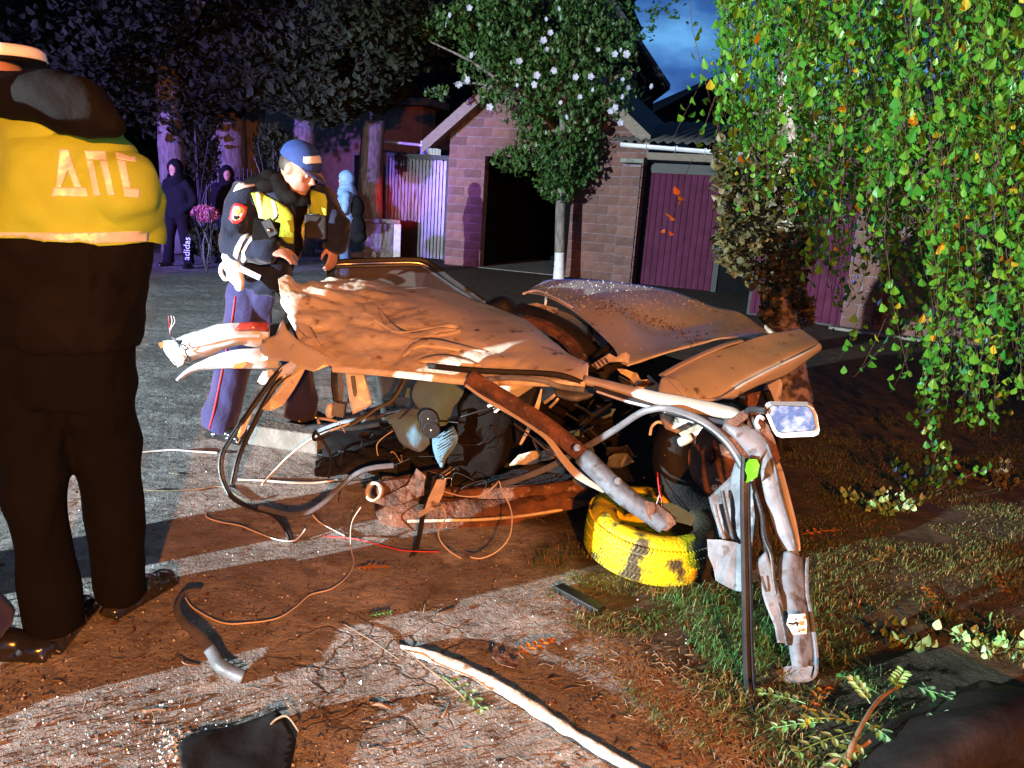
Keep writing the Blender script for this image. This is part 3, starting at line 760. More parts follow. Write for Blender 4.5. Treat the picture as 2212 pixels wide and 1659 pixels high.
pA = at(1437, 178, 25); pB = at(1330, 20, 25)
gable_house('house', 'tall dark house whose steep gable edge cuts the blue sky above the garages', (pA.x - 4.2, 29, 0), 0.0, 7.8, 8, pA.z + .2, pA.z + .2 + (pB.z - pA.z) / (pA.x - pB.x) * 4.0)
pC = at(1500, 222, 27)
gable_house('house', 'low dark roofed house right of the tall gable, behind the plum door garage', (pC.x + .6, 33, 0), 0.1, 8.5, 7, 3.5, 6.0)
# ================================================================== TREES
def trunk_mesh(mb, pts, rad, n=12, seed=0):
    P = spline(pts, 6); m = len(P); Rr = []
    for i in range(m):
        x = i / (m - 1) * (len(rad) - 1); j = min(int(x), len(rad) - 2); Rr.append((rad[j] + (rad[j + 1] - rad[j]) * (x - j)) * (1 + .10 * nz3(P[i], 4, seed)))
    mb.tube(P, Rr, n)
def up_from(base, h, lean=(0, 0), wob=.1, n=5, seed=0):
    return [base + Vector((lean[0] * k / n + wob * nz3((k, seed, 1), .9), lean[1] * k / n + wob * nz3((k, seed, 5), .9), h * k / n)) for k in range(n + 1)]

# ---- background big trees at the left ------------------------------------
def dark_tree(u, v, Y0, label, lean, r, h, crowns, nleaf, leafs=.13, seed=0, low=None, wid=None):
    b = at(u, v, Y0); b.z = 0
    t = empty('broadleaf_tree', b, label, 'tree', 'big trees behind the crash site')
    mb = MB(); P = up_from(b, h, lean, .25, 5, seed); trunk_mesh(mb, P, [r * 1.35, r, r * .92, r * .82, r * .6, r * .35], 14, seed)
    for k in range(4):
        s0 = P[2 + k % 3]; a = k * 1.7 + seed; e = s0 + Vector((math.cos(a) * 2.4, math.sin(a) * 1.3, 2.3)); trunk_mesh(mb, [s0, (s0 + e) / 2 + Vector((0, 0, .4)), e], [r * .5, r * .3, r * .1], 8, seed + k)
    mb.build('trunk', M['bark'], t, True)
    sp_ = []; rnd = random.Random(seed)
    for (cu, cv, cY, ru, rv) in crowns:
        c = at(cu, cv, cY); s_ = cY / F; rx, rz, ry = ru * s_, rv * s_, max(ru * s_ * .6, .8)
        for k in range(int(nleaf / len(crowns))):
            d = Vector((rnd.gauss(0, 1), rnd.gauss(0, 1), rnd.gauss(0, 1))).normalized() * (rnd.random() ** .45)
            q = c + Vector((d.x * rx, d.y * ry, d.z * rz)); cl = nz3(q, 1.1, seed)
            if cl < -.16: continue
            sp_.append((q, leafs * rnd.uniform(.6, 1.3), Matrix.Rotation(rnd.uniform(0, 6.28), 3, 'Z') @ Matrix.Rotation(rnd.uniform(1.9, 3.4), 3, 'X') @ Matrix.Rotation(rnd.uniform(-.8, .8), 3, 'Y')))
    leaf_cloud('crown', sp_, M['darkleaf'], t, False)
    return t
dark_tree(385, 560, 15.5, 'big tree with a dim trunk right behind the dark hooded onlooker', (-.2, 0), .24, 9, [(300, 120, 15, 260, 170), (120, 60, 14, 260, 190)], 9000, .14, 1)
dark_tree(482, 560, 16.5, 'big pale barked tree whose trunk glows violet left of the officer', (.1, 0), .38, 10, [(470, 90, 16, 180, 120), (560, 160, 15, 130, 70)], 8000, .15, 2)
dark_tree(542, 560, 18, 'grey tree trunk standing just right of the violet lit trunk', (.5, 0), .30, 10, [(620, 40, 17, 190, 120), (430, 200, 16, 120, 60)], 7000, .15, 3)
dark_tree(655, 560, 17, 'tall trunk with a violet patch rising behind the officer cap', (.0, 0), .24, 10, [(760, 110, 15, 150, 120), (690, 220, 15, 90, 50), (820, 60, 16, 150, 90)], 8000, .14, 4)
dark_tree(800, 552, 19, 'dim tree trunk between the blue jacket person and the gate', (-.1, 0), .28, 10, [(900, 60, 18, 130, 110), (820, 190, 16, 60, 50)], 5000, .15, 5)
# low bushes by the fence
def bush(u, v, Y, ru, rv, label, n=900, m='darkleaf', leafs=.10, seed=0):
    b = at(u, v, Y); g0 = Vector((b.x, b.y, 0)); t = empty('bush', g0, label, 'bush'); rnd = random.Random(seed); s_ = Y / F; sp_ = []
    mb = MB()
    for k in range(7): mb.tube(spline([g0, g0 + Vector((rnd.uniform(-.1, .1), 0, b.z * .5)), b + Vector((rnd.uniform(-1, 1) * ru * s_, rnd.uniform(-.3, .3), rnd.uniform(-.5, 1) * rv * s_))], 3), .012, 5)
    mb.build('stem', M['black'], t)
    for k in range(n):
        d = Vector((rnd.gauss(0, 1), rnd.gauss(0, 1), rnd.gauss(0, 1))).normalized() * rnd.random() ** .4
        q = b + Vector((d.x * ru * s_, d.y * ru * s_ * .6, d.z * rv * s_)); sp_.append((q, leafs * rnd.uniform(.5, 1.2), Matrix.Rotation(rnd.uniform(0, 6.28), 3, 'Z') @ Matrix.Rotation(rnd.uniform(1, 3.4), 3, 'X')))
    leaf_cloud('foliage', sp_, M[m], t, False); return t
bush(590, 320, 14.5, 42, 44, 'round leafy shrub glinting left of the officer cap', 1100, seed=11)
bush(438, 340, 14.5, 38, 60, 'thin shrub between the onlooker and the violet trunk', 900, seed=12)
bush(443, 464, 12.6, 28, 17, 'low clipped shrub with pink light in its leaf colour beside the dark onlooker', 2600, 'pinklight', .05, seed=13)
bush(445, 525, 13.2, 50, 34, 'dark ground shrub below the pink lit shrub', 900, seed=14)
# far wood that closes the view
rnd = random.Random(5); sp_ = []
for k in range(9000):
    x = rnd.uniform(-42, 3.5); y = 34 + rnd.uniform(-4, 6) + x * .1; z = rnd.uniform(0, 17) * (1 - .35 * max(0, (x + 4) / 10))
    sp_.append((Vector((x, y, z)), rnd.uniform(.9, 2.0), Matrix.Rotation(rnd.uniform(-1, 1), 3, 'Z') @ Matrix.Rotation(rnd.uniform(1.2, 2.2), 3, 'X')))
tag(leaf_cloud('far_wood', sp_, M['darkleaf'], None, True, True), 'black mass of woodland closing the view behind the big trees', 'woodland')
rnd = random.Random(6); sp_ = []
for k in range(2600):
    x = rnd.uniform(8, 45); y = 38 + rnd.uniform(-3, 5); z = rnd.uniform(0, 3.6 + 1.6 * noise.noise(Vector((x * .18, 0, 0))) )
    sp_.append((Vector((x, y, z)), rnd.uniform(.35, .8), Matrix.Rotation(rnd.uniform(-1, 1), 3, 'Z') @ Matrix.Rotation(rnd.uniform(1.2, 2.2), 3, 'X')))
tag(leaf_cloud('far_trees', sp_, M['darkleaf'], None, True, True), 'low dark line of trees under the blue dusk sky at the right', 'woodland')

# ---- small tree in front of the garage -----------------------------------
tb = gr(1207, 603); st = empty('small_tree', tb, 'small round tree with a whitewashed trunk in front of the brick garage', 'tree')
YT = tb.y
tp = lambda u, v, dy=0: at(u, v, YT + dy)
mb = MB(); trunk_mesh(mb, [tb, tp(1208, 575), tp(1209, 545)], [.115, .105, .10], 14, 3); mb.build('whitewashed_trunk', M['whitewash'], st, True)
mb = MB(); trunk_mesh(mb, [tp(1209, 545), tp(1210, 480), tp(1212, 420), tp(1216, 340), tp(1215, 240), tp(1205, 120)], [.100, .098, .092, .085, .06, .03], 14, 3)
for (a, b) in (((1214, 400), (1175, 330)), ((1214, 380), (1262, 330)), ((1215, 310), (1120, 210)), ((1215, 300), (1300, 200)), ((1214, 250), (1180, 90)), ((1214, 240), (1260, 60)), ((1120, 210), (980, 180)), ((1120, 210), (930, 90)), ((1300, 200), (1370, 150))):
    A = tp(*a); B = tp(*b, random.uniform(-.6, .6)); trunk_mesh(mb, [A, (A + B) / 2 + Vector((0, 0, .1)), B], [.045, .03, .012], 7, 5)
mb.build('trunk', M['bark'], st, True)
rnd = random.Random(21); sp_ = []
blobs = [(1150, 60, 165, 120, 2600), (1230, 130, 150, 120, 2600), (1080, 140, 95, 70, 900), (1290, 210, 90, 55, 700), (1130, 210, 90, 60, 900), (1200, 260, 85, 40, 700), (1190, 300, 80, 40, 500), (1185, 345, 78, 60, 1100), (1208, 395, 55, 45, 600), (1265, 330, 38, 70, 420), (1110, 350, 50, 32, 260), (925, 75, 48, 22, 160), (950, 205, 40, 14, 110), (990, 60, 70, 45, 450), (1350, 90, 40, 40, 160), (1250, 20, 110, 60, 800), (1080, 20, 110, 50, 700)]
for cu, cv, ru, rv, n in blobs:
    c = tp(cu, cv); k_ = YT / F
    for k in range(n):
        d = Vector((rnd.gauss(0, 1), rnd.gauss(0, 1), rnd.gauss(0, 1))).normalized() * rnd.random() ** .5
        q = c + Vector((d.x * ru * k_, d.y * min(ru * k_, 1.1), d.z * rv * k_))
        if nz3(q, 1.6, 4) < -.22: continue
        sp_.append((q, rnd.uniform(.07, .125), Matrix.Rotation(rnd.uniform(0, 6.28), 3, 'Z') @ Matrix.Rotation(rnd.uniform(1.2, 3.2), 3, 'X')))
leaf_cloud('crown', sp_, M['appleleaf'], st, True)
fl = MB()
for k in range(5):
    a = k * 1.2566; fl.add([(0, 0, 0), (math.cos(a - .62) * .05, math.sin(a - .62) * .05, .012), (math.cos(a - .3) * .072, math.sin(a - .3) * .072, .02), (math.cos(a + .3) * .072, math.sin(a + .3) * .072, .02), (math.cos(a + .62) * .05, math.sin(a + .62) * .05, .012)], [(0, 1, 2, 3, 4)])
flm = fl.mesh('blossom'); flm.materials.append(M['blossom'])
for (zx, zy) in ((830, 50), (1415, 55), (1330, 122), (1355, 213), (1310, 262), (1330, 318), (848, 358), (1152, 398), (1380, 455), (1268, 488), (1142, 552), (1253, 548), (1520, 500), (1618, 497), (1665, 322), (1815, 325), (1850, 352), (1775, 352), (1823, 515), (1857, 570), (1633, 582), (1547, 628), (1422, 665), (963, 694), (760, 545), (822, 520), (1465, 757), (1745, 720), (1776, 700), (1826, 628), (705, 100), (683, 160), (1808, 795), (2012, 560)):
    o = bpy.data.objects.new('blossom', flm); C.objects.link(o); o.parent = st; o.matrix_parent_inverse = Matrix.Translation(st.location).inverted()
    q = at(737.3 + zx / 3, zy / 3, YT - 1.25); o.location = q; o.rotation_euler = (R(90 + random.uniform(-35, 25)), random.uniform(0, 6), R(random.uniform(-60, 10))); o.scale = (random.uniform(.5, .95),) * 3
# twig of leaves against the sky, from a branch of the same tree
sp_ = []
for (u0, v0, u1, v1) in ((1350, 10, 1510, 45), (1380, 30, 1480, 5), (1400, 55, 1360, 120), (1420, 20, 1400, 90)):
    for k in range(26):
        f = rnd.random(); q = at(u0 + (u1 - u0) * f + rnd.gauss(0, 7), v0 + (v1 - v0) * f + rnd.gauss(0, 8), YT - 1); sp_.append((q, rnd.uniform(.07, .11), rotm()))
leaf_cloud('outer_sprig', sp_, M['appleleaf'], st, True)

# ---- birch: trunk, limbs, hanging strands --------------------------------
bb = Vector((2.36, 6.35, 0)); bt = empty('weeping_birch', bb, 'weeping birch with bright green hanging strands of leaves and a rough trunk behind the wreck', 'tree')
mb = MB(); BT = lambda u, v, dy=0: at(u, v, 6.35 + dy)
trunk_mesh(mb, [bb + Vector((0, 0, -.03)), BT(1693, 760), BT(1697, 600), BT(1702, 450), BT(1712, 250), BT(1730, 20), BT(1745, -250)], [.205, .165, .155, .15, .14, .12, .09], 22, 2)
mb.build('trunk', M['birchbark'], bt, True)
mb = MB()
rnd = random.Random(31)
tips = []
for (u, v, eu, ev, eY, r) in ((1715, 200, 1600, -150, 4.4, .05), (1720, 120, 1900, -180, 4.0, .06), (1730, 20, 2050, -220, 3.8, .06), (1740, -100, 2250, -260, 4.0, .06), (1712, 260, 1780, -120, 4.6, .045), (1735, -50, 1700, -300, 4.2, .05), (1716, 180, 2150, -120, 5.0, .05)):
    A = BT(u, v); B = at(eu, ev, eY); mid = (A + B) / 2 + Vector((0, 0, .5)); trunk_mesh(mb, [A, mid, B], [r, r * .7, r * .3], 8, 3)
mb.build('limb', M['bark'], bt, True)
# lower edge of the curtain of leaves, as a function of picture column
edge = [(1470, 300), (1500, 300), (1530, 270), (1560, 300), (1600, 480), (1640, 380), (1680, 400), (1700, 440), (1760, 560), (1800, 620), (1830, 620), (1860, 560), (1900, 600), (1940, 760), (1990, 880), (2050, 930), (2100, 900), (2150, 890), (2230, 880), (2400, 860)]
def edgev(u):
    for i in range(len(edge) - 1):
        if edge[i][0] <= u <= edge[i + 1][0]:
            f = (u - edge[i][0]) / (edge[i + 1][0] - edge[i][0]); return edge[i][1] + (edge[i + 1][1] - edge[i][1]) * f
    return 900
singles = []; mass = []; twigs = MB(); yell = []
def strand(u, v0, v1, Y, dens=1.0, seed=0, drift=0, ycol=0):
    A = at(u, v1, Y); top = at(u + drift, v0, Y + rnd.uniform(-.1, .1))
    n = max(3, int((top - A).length / .12)); P = []
    for k in range(n + 1):
        f = k / n; p = top.lerp(A, f); p += Vector((nz3((p.z * 1.1, seed * .7, 0), 1) * .22 + nz3((p.z * 5, seed, 0), 1) * .03, nz3((p.z * 1.1, seed * .7, 4), 1) * .2, 0)); P.append(p)
    twigs.tube(P, [.0014] * (n) + [.0008], 4, False)
    L_ = (top - A).length; k = int(L_ / .020 * dens * rnd.uniform(.6, 1.25))
    for j in range(k):
        f = (j + rnd.random()) / k; i = min(int(f * n), n - 1); p = P[i].lerp(P[i + 1], f * n - i)
        if noise.noise(Vector((p.z * 3.1, seed * 1.7, 2))) < -.22: continue
        a = rnd.uniform(0, 6.28); out = Vector((math.cos(a), math.sin(a), 0))
        s_ = rnd.uniform(.026, .053); tilt = rnd.uniform(1.75, 2.75)
        r_ = Matrix.Rotation(a + rnd.uniform(-.5, .5), 3, 'Z') @ Matrix.Rotation(-tilt if False else tilt, 3, 'X') @ Matrix.Rotation(rnd.uniform(-.7, .7), 3, 'Y')
        (yell if rnd.random() < ycol else mass).append((p + out * rnd.uniform(.006, .055 + .06 * max(0, noise.noise(Vector((p.z * 2.3, seed, 8))))), s_, r_))
sd = 0
for k in range(300):
    u = 1560 + (2330 - 1560) * (k + rnd.random()) / 300
    cl = noise.noise(Vector((u * .012, 3, 0)))
    if noise.noise(Vector((u * .021, 9, 0))) < -.18 and rnd.random() < .8: continue
    e = edgev(u) + rnd.gauss(0, 45) - (120 if rnd.random() < .35 else 0) - (300 if rnd.random() < .2 else 0)
    if u > 1900 and cl < -.12 and rnd.random() < .6: e *= .55
    Y = rnd.uniform(3.4, 5.8) if u < 1950 else rnd.uniform(3.0, 5.4)
    sd += 1; strand(u, -60 - rnd.uniform(0, 60), max(e, 60), Y, rnd.uniform(.6, 1.25), sd, rnd.uniform(-70, 70))
for k in range(150):     # deeper strands, mostly shaded by the front ones
    u = rnd.uniform(1610, 2330); e = edgev(u) * rnd.uniform(.35, .95)
    if 1740 < u < 1900 and rnd.random() < .6: continue
    sd += 1; strand(u, -80, max(e, 120), rnd.uniform(6.0, 7.8), 1.1, sd, rnd.uniform(-60, 60))
for (u, v0, v1, Y) in ((1500, 60, 300, 4.6), (1515, 120, 260, 4.6), (1490, 150, 305, 4.5), (1545, 30, 240, 4.5), (1530, 60, 210, 4.7), (1560, 150, 290, 4.2), (1580, -40, 330, 4.3), (1595, 120, 360, 4.3), (1555, 0, 180, 4.5)):
    sd += 1; strand(u, v0, v1, Y, .9, sd, 40)
for (u, v0, v1, Y) in ((1830, 690, 775, 3.6), (1870, 720, 820, 3.6), (1890, 700, 850, 3.5), (1935, 850, 920, 3.4), (1858, 690, 800, 3.6), (1500, 345, 525, 4.1), (1585, 360, 500, 4.2)):
    sd += 1; strand(u, v0, v1, Y, .7, sd, 70 if v0 > 600 else 20, .8 if v0 < 500 else 0)
twigs.build('hanging_twigs', M['twig'], bt)
# the 300 nearest leaves are single objects, the rest one mass
mass.sort(key=lambda q: (q[0] - CAM).length)
def inframe(p):
    q = p - CAM; z = q.dot(fw); return z > 0 and abs(q.dot(rt) / z * F) < 1100 and abs(q.dot(up) / z * F) < 825
vis = [q for q in mass if inframe(q[0])]; outv = [q for q in mass if not inframe(q[0])]
near = vis[:300]; rest = vis[300:] + outv
lm = leaf_mesh('leaf', M['birchleaf'])
for p, s_, r_ in near:
    o = bpy.data.objects.new('leaf', lm); C.objects.link(o); o.parent = bt; o.matrix_parent_inverse = Matrix.Translation(bt.location).inverted()
    o.matrix_basis = Matrix.Translation(p) @ r_.to_4x4() @ Matrix.Diagonal((s_, s_, s_, 1))
leaf_cloud('leaves', rest, M['birchleaf'], bt, True)
if yell: leaf_cloud('yellowed_leaves', yell, M['orangeleaf'], bt, True)
# ivy and dry leaves round the trunk
sp_ = []; rnd = random.Random(41)
for k in range(2600):
    v = rnd.uniform(360, 700) if rnd.random() < .7 else rnd.uniform(300, 560)
    hw = 45 + (110 if v < 640 else 0) * (1 if v < 560 else (640 - v) / 80)
    u = 1700 + (rnd.uniform(-1.0, .42) * hw if v < 640 else rnd.choice([-1, 1]) * rnd.uniform(.45, 1) * 50)
    sp_.append((at(u, v, 6.35 + rnd.uniform(-.35, .1)), rnd.uniform(.04, .085), rotm()))
leaf_cloud('climbing_leaves', sp_, M['ivy'], bt, True)
# ================================================================== THE WRECK
car = empty('wrecked_car', (0.1, 4.0, 0), 'crushed silver car torn open with its roof crumpled and door ripped outward', 'wrecked car')
def lerp(a, b, f): return a + (b - a) * f
# ---- roof ----------------------------------------------------------------
T = [(600, 632, 3.95), (628, 611, 4.05), (655, 619, 4.1), (700, 607, 4.2), (760, 598, 4.3), (815, 602, 4.3), (860, 618, 4.3), (937, 623, 4.3), (1014, 644, 4.3), (1060, 662, 4.25), (1114, 683, 4.15), (1154, 706, 4.05), (1204, 750, 3.85), (1240, 786, 3.6), (1266, 812, 3.3)]
B_ = [(604, 655, 3.78), (618, 680, 3.72), (634, 714, 3.62), (655, 748, 3.52), (690, 768, 3.48), (722, 792, 3.42), (790, 800, 3.38), (870, 805, 3.36), (930, 810, 3.34), (1000, 818, 3.32), (1060, 817, 3.3), (1120, 820, 3.28), (1180, 824, 3.26), (1230, 826, 3.24), (1268, 826, 3.24)]
rows = []
for j in range(6):
    f = j / 5; row = []
    for i, (a, b) in enumerate(zip(T, B_)):
        bulge = math.sin(math.pi * f) * .10
        p = at(*a).lerp(at(*b), f); p.z += bulge * (1 - .3 * i / 14); row.append(p)
    rows.append(row)
def ridge_w(s, t):
    # scraped and folded over the left two thirds and along the lower edge, smooth towards the upper right
    k = max(0, 1 - max(0, (s - (.30 + .62 * t ** 1.5)) / .10)); return .010 * min(1, k)
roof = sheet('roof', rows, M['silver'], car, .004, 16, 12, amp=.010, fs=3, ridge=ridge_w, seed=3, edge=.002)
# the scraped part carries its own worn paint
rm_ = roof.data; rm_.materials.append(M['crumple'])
nR = (len(T) - 1) * 16
for p in rm_.polygons:
    i = p.index % nR; j = p.index // nR; s_ = i / nR; t_ = j / 60
    lim = .30 + .62 * t_ ** 1.6 + .03 * noise.noise(p.center * 9)
    if s_ < lim: p.material_index = 1
# folded ribs and creases of the crushed skin
def crease(pts, w_=.02, h_=.012, m='crumple'):
    P = []
    for u, v in pts:
        # find the roof surface depth by interpolation between edges
        P.append((u, v))
    tree = BVHTree.FromObject(roof, bpy.context.evaluated_depsgraph_get()); Q = []
    for u, v in P:
        h = tree.ray_cast(CAM, ray(u, v).normalized())
        if h[0]: Q.append(h[0] - ray(u, v).normalized() * .004)
    if len(Q) > 2:
        Q = spline(Q, 5); a, b = w_ / 2, h_
        n = len(Q); mb = MB(); mb.sweep(Q, [(-a, -b * .4), (-a * .4, b * .7), (0, b), (a * .4, b * .7), (a, -b * .4)], (0, -.5, .85), [max(.15, math.sin(math.pi * (i + .5) / n)) for i in range(n)])
        mb.build('crease', M[m], roof, True)
for c in [c_ for i_, c_ in enumerate(([(818, 665), (840, 700), (868, 722), (900, 725), (950, 712), (990, 712)], [(850, 655), (868, 690), (905, 720), (960, 735), (1010, 732)], [(870, 770), (900, 745), (935, 740), (1000, 752), (1050, 760)], [(640, 660), (700, 680), (760, 715), (800, 740)], [(660, 700), (720, 735), (790, 762), (850, 772)], [(700, 640), (760, 670), (800, 690), (830, 720)], [(640, 690), (680, 725), (730, 755)], [(760, 640), (790, 660), (815, 690)], [(900, 780), (960, 775), (1040, 790)], [(620, 640), (640, 670), (660, 710), (690, 745)], [(680, 760), (740, 772), (820, 785), (900, 795)])) if i_ in (0, 2, 8, 9)]:
    crease(c, random.uniform(.04, .08), random.uniform(.003, .006))
crease([(805, 690), (830, 705), (868, 720), (920, 712), (975, 704), (992, 714), (960, 724), (915, 730)], .05, .012)
# dark torn edge at the left end and along the fold
plate('torn_edge', px([(598, 632, 3.93), (606, 640, 3.9), (616, 672, 3.8), (630, 712, 3.68), (644, 738, 3.6), (712, 775, 3.46), (719, 796, 3.44), (700, 786, 3.46), (640, 752, 3.58), (610, 700, 3.72), (594, 724, 3.75), (583, 722, 3.8), (590, 670, 3.86)]), M['darkpl'], car, .006, .012, 14, .03, 2)
strip('roof_rim', [(720, 797, 3.36), (800, 803, 3.33), (900, 813, 3.30), (1000, 824, 3.28), (1100, 826, 3.25), (1200, 828, 3.22), (1264, 830, 3.2)], M['crumple'], car, .030, .016, (0, -1, .3))
strip('drip_rail', [(926, 790, 3.31), (1000, 798, 3.28), (1080, 803, 3.26), (1160, 806, 3.24), (1215, 812, 3.22), (1262, 830, 3.2)], M['darkpl'], car, .026, .014, (0, -1, .3))
strip('window_trim', [(1040, 822, 3.24), (1100, 816, 3.22), (1170, 822, 3.2), (1210, 835, 3.2), (1262, 842, 3.18)], M['primer'], car, .024, .01, (0, -1, .3))
# ---- hanging flap at the left of the roof --------------------------------
plate('torn_flap', px([(610, 688, 3.62), (620, 712, 3.58), (643, 733, 3.54), (680, 752, 3.5), (713, 770, 3.46), (711, 789, 3.44), (678, 803, 3.42), (650, 795, 3.44), (621, 781, 3.46), (590, 778, 3.48), (556, 781, 3.5), (561, 757, 3.52), (567, 733, 3.54), (596, 724, 3.57)]), M['silver'], car, .003, .008, 7, .03, 4, True)
# ---- left quarter: white torn panels -------------------------------------
sheet('torn_quarter_panel', [px([(352, 738, 3.6), (385, 731, 3.62), (432, 714, 3.64), (487, 699, 3.66), (535, 696, 3.68), (580, 698, 3.72)]),
    px([(360, 752, 3.56), (392, 745, 3.56), (440, 728, 3.57), (495, 715, 3.58), (540, 712, 3.62), (582, 714, 3.68)]),
    px([(374, 776, 3.55), (405, 764, 3.54), (445, 752, 3.55), (500, 738, 3.56), (540, 735, 3.6), (580, 738, 3.66)]),
    px([(388, 792, 3.6), (421, 780, 3.6), (460, 766, 3.6), (505, 750, 3.6), (545, 750, 3.63), (575, 752, 3.68)])], M['white'], car, .004, 6, 5, amp=.008, fs=8, seed=6, edge=.003)
plate('tail_end_cap', px([(356, 742, 3.58), (366, 736, 3.58), (382, 738, 3.56), (392, 752, 3.55), (402, 775, 3.54), (396, 788, 3.55), (386, 793, 3.56), (378, 778, 3.56), (364, 764, 3.57), (356, 756, 3.58)]), M['whiteloose'], car, .02, .006, 20, .02, 6, True)
strip('pressed_rib', [(392, 752, 3.53), (440, 742, 3.53), (500, 728, 3.54), (560, 726, 3.6)], M['white'], car, .016, .012, (0, -1, .3))
mb = MB(); q = at(417, 748, 3.525); mb.sphere(q, .008, (1.3, .5, 1), 6); mb.build('rubber_plug', M['black'], car, True)
wire('wiring_clip', [(384, 742, 3.52), (400, 746, 3.51), (406, 752, 3.51), (400, 760, 3.51), (410, 776, 3.51), (404, 782, 3.52)], .003, M['darkpl'], car)
wire('wiring_clip', [(388, 744, 3.515), (397, 754, 3.51), (404, 768, 3.51), (398, 780, 3.515), (412, 783, 3.52)], .0025, M['greyseal'], car)
plate('tail_lamp', px([(521, 699, 3.60), (548, 697, 3.60), (580, 698, 3.64), (580, 716, 3.62), (545, 712, 3.58), (508, 715, 3.58)]), M['lens'], car, .02, .002, 8, .03, 3, True)
sheet('torn_lower_skin', [px([(380, 820, 3.5), (405, 797, 3.5), (438, 779, 3.5), (498, 757, 3.5), (563, 752, 3.54), (600, 754, 3.6)]),
    px([(382, 822, 3.5), (410, 800, 3.48), (450, 788, 3.46), (505, 776, 3.46), (565, 774, 3.5), (602, 776, 3.56)]),
    px([(385, 824, 3.52), (418, 803, 3.5), (455, 797, 3.49), (505, 796, 3.49), (565, 797, 3.52), (604, 796, 3.58)])], M['white'], car, .003, 6, 5, amp=.004, fs=7, seed=9)
plate('amber_reflector', px([(508, 786, 3.475), (530, 781, 3.475), (534, 785, 3.475), (524, 795, 3.48), (503, 795, 3.48)]), M['amber'], car, .006)
for k, (a, b) in enumerate(((364, 682), (369, 681), (373, 683))):
    wire('loose_wire', [(382, 736, 3.57), (372, 728, 3.57), (367, 716, 3.57), (366 + k * 3, 706, 3.57), (a + 1 + k * 2, 694, 3.56), (a + k, b, 3.56)], .0028, M['wirew'] if k else M['wirer'], car)
plate('broken_lens_bit', px([(342, 741, 3.58), (352, 738, 3.58), (361, 742, 3.58), (358, 750, 3.58), (347, 752, 3.58)]), M['amber'], car, .008, .003, 20, .02, 4)
# tail pillar below the flap
plate('white_pillar', px([(632, 782, 3.44), (645, 790, 3.42), (632, 806, 3.42), (612, 812, 3.44), (600, 822, 3.46), (592, 814, 3.46), (612, 792, 3.45)]), M['white'], car, .02, .004, 20, .02)
plate('broken_hinge', px([(576, 800, 3.5), (590, 798, 3.5), (600, 808, 3.5), (592, 820, 3.5), (572, 824, 3.5), (560, 826, 3.52), (566, 818, 3.52)]), M['white'], car, .025, .006, 30, .015, 3)
plate('inner_pillar_skin', px([(640, 790, 3.5), (660, 797, 3.5), (636, 840, 3.45), (612, 876, 3.4), (584, 888, 3.38), (566, 884, 3.38), (585, 862, 3.4), (612, 826, 3.45)]), M['silver'], car, .004, .004, 9, .03, 5)
strip('pillar_edge', [(658, 797, 3.48), (630, 818, 3.46), (600, 850, 3.42), (585, 866, 3.4)], M['white'], car, .009, .006)
plate('pale_pillar_foot', px([(545, 888, 3.45), (540, 905, 3.43), (528, 932, 3.4), (516, 948, 3.38), (512, 942, 3.38), (522, 915, 3.4), (536, 886, 3.44)]), M['white'], car, .012, .003, 20, .02)
# ---- big rubber window seal loop -----------------------------------------
sealprof = [(-.011, -.007), (-.011, .006), (-.004, .009), (-.002, .002), (.002, .002), (.004, .009), (.011, .006), (.011, -.007)]
strip('rubber_seal', [(615, 790, 3.45), (594, 812, 3.44), (560, 858, 3.42), (523, 911, 3.40), (490, 960, 3.42), (479, 985, 3.42), (477, 1015, 3.40), (485, 1046, 3.38), (506, 1078, 3.34), (547, 1098, 3.28), (580, 1106, 3.22), (605, 1124, 3.16), (622, 1150, 3.10), (634, 1180, 3.04), (650, 1205, 2.98), (690, 1221, 2.93), (740, 1229, 2.92), (804, 1238, 2.9), (856, 1230, 2.92), (890, 1203, 3.0), (905, 1160, 3.1), (915, 1110, 3.18), (935, 1060, 3.24)], M['rubber'], car, prof=sealprof, upv=(0, -1, .5))
strip('rubber_seal', [(634, 800, 3.46), (600, 826, 3.44), (578, 858, 3.42), (546, 920, 3.4), (524, 965, 3.4), (512, 1000, 3.4), (502, 1046, 3.38)], M['rubber'], car, prof=sealprof, upv=(0, -1, .5))
strip('weathered_trim', [(850, 1006, 3.3), (800, 1012, 3.28), (765, 1027, 3.27), (735, 1052, 3.25), (705, 1082, 3.2), (670, 1105, 3.16), (630, 1112, 3.16), (590, 1104, 3.2), (560, 1096, 3.22)], M['greyseal'], car, .022, .012, upv=(0, -1, .7))
# ---- far door window frame with its glass --------------------------------
fr = [(716, 602, 4.75), (713, 572, 4.75), (740, 566, 4.78), (820, 563, 4.85), (905, 562, 4.9), (935, 574, 4.9), (980, 607, 4.85), (1050, 655, 4.8), (1075, 672, 4.75)]
strip('far_window_frame', fr, M['black'], car, .035, .03, upv=(0, -1, .2))
strip('frame_highlight_trim', [(722, 572, 4.72), (760, 570, 4.74), (830, 568, 4.82), (900, 568, 4.87), (925, 576, 4.87)], M['chrome'], car, .008, .006, upv=(0, -1, .2))
strip('window_seal', [(722, 602, 4.73), (724, 579, 4.73), (800, 575, 4.8), (898, 573, 4.86), (925, 583, 4.87), (985, 623, 4.83), (1050, 664, 4.78)], M['rubber'], car, .018, .014, upv=(0, -1, .2))
plate('window_glass', px([(726, 604, 4.76), (728, 580, 4.76), (895, 576, 4.89), (922, 586, 4.89), (985, 628, 4.85), (1048, 668, 4.78), (1020, 668, 4.6), (900, 650, 4.6), (780, 625, 4.7)]), M['glass'], car, .004, 0)
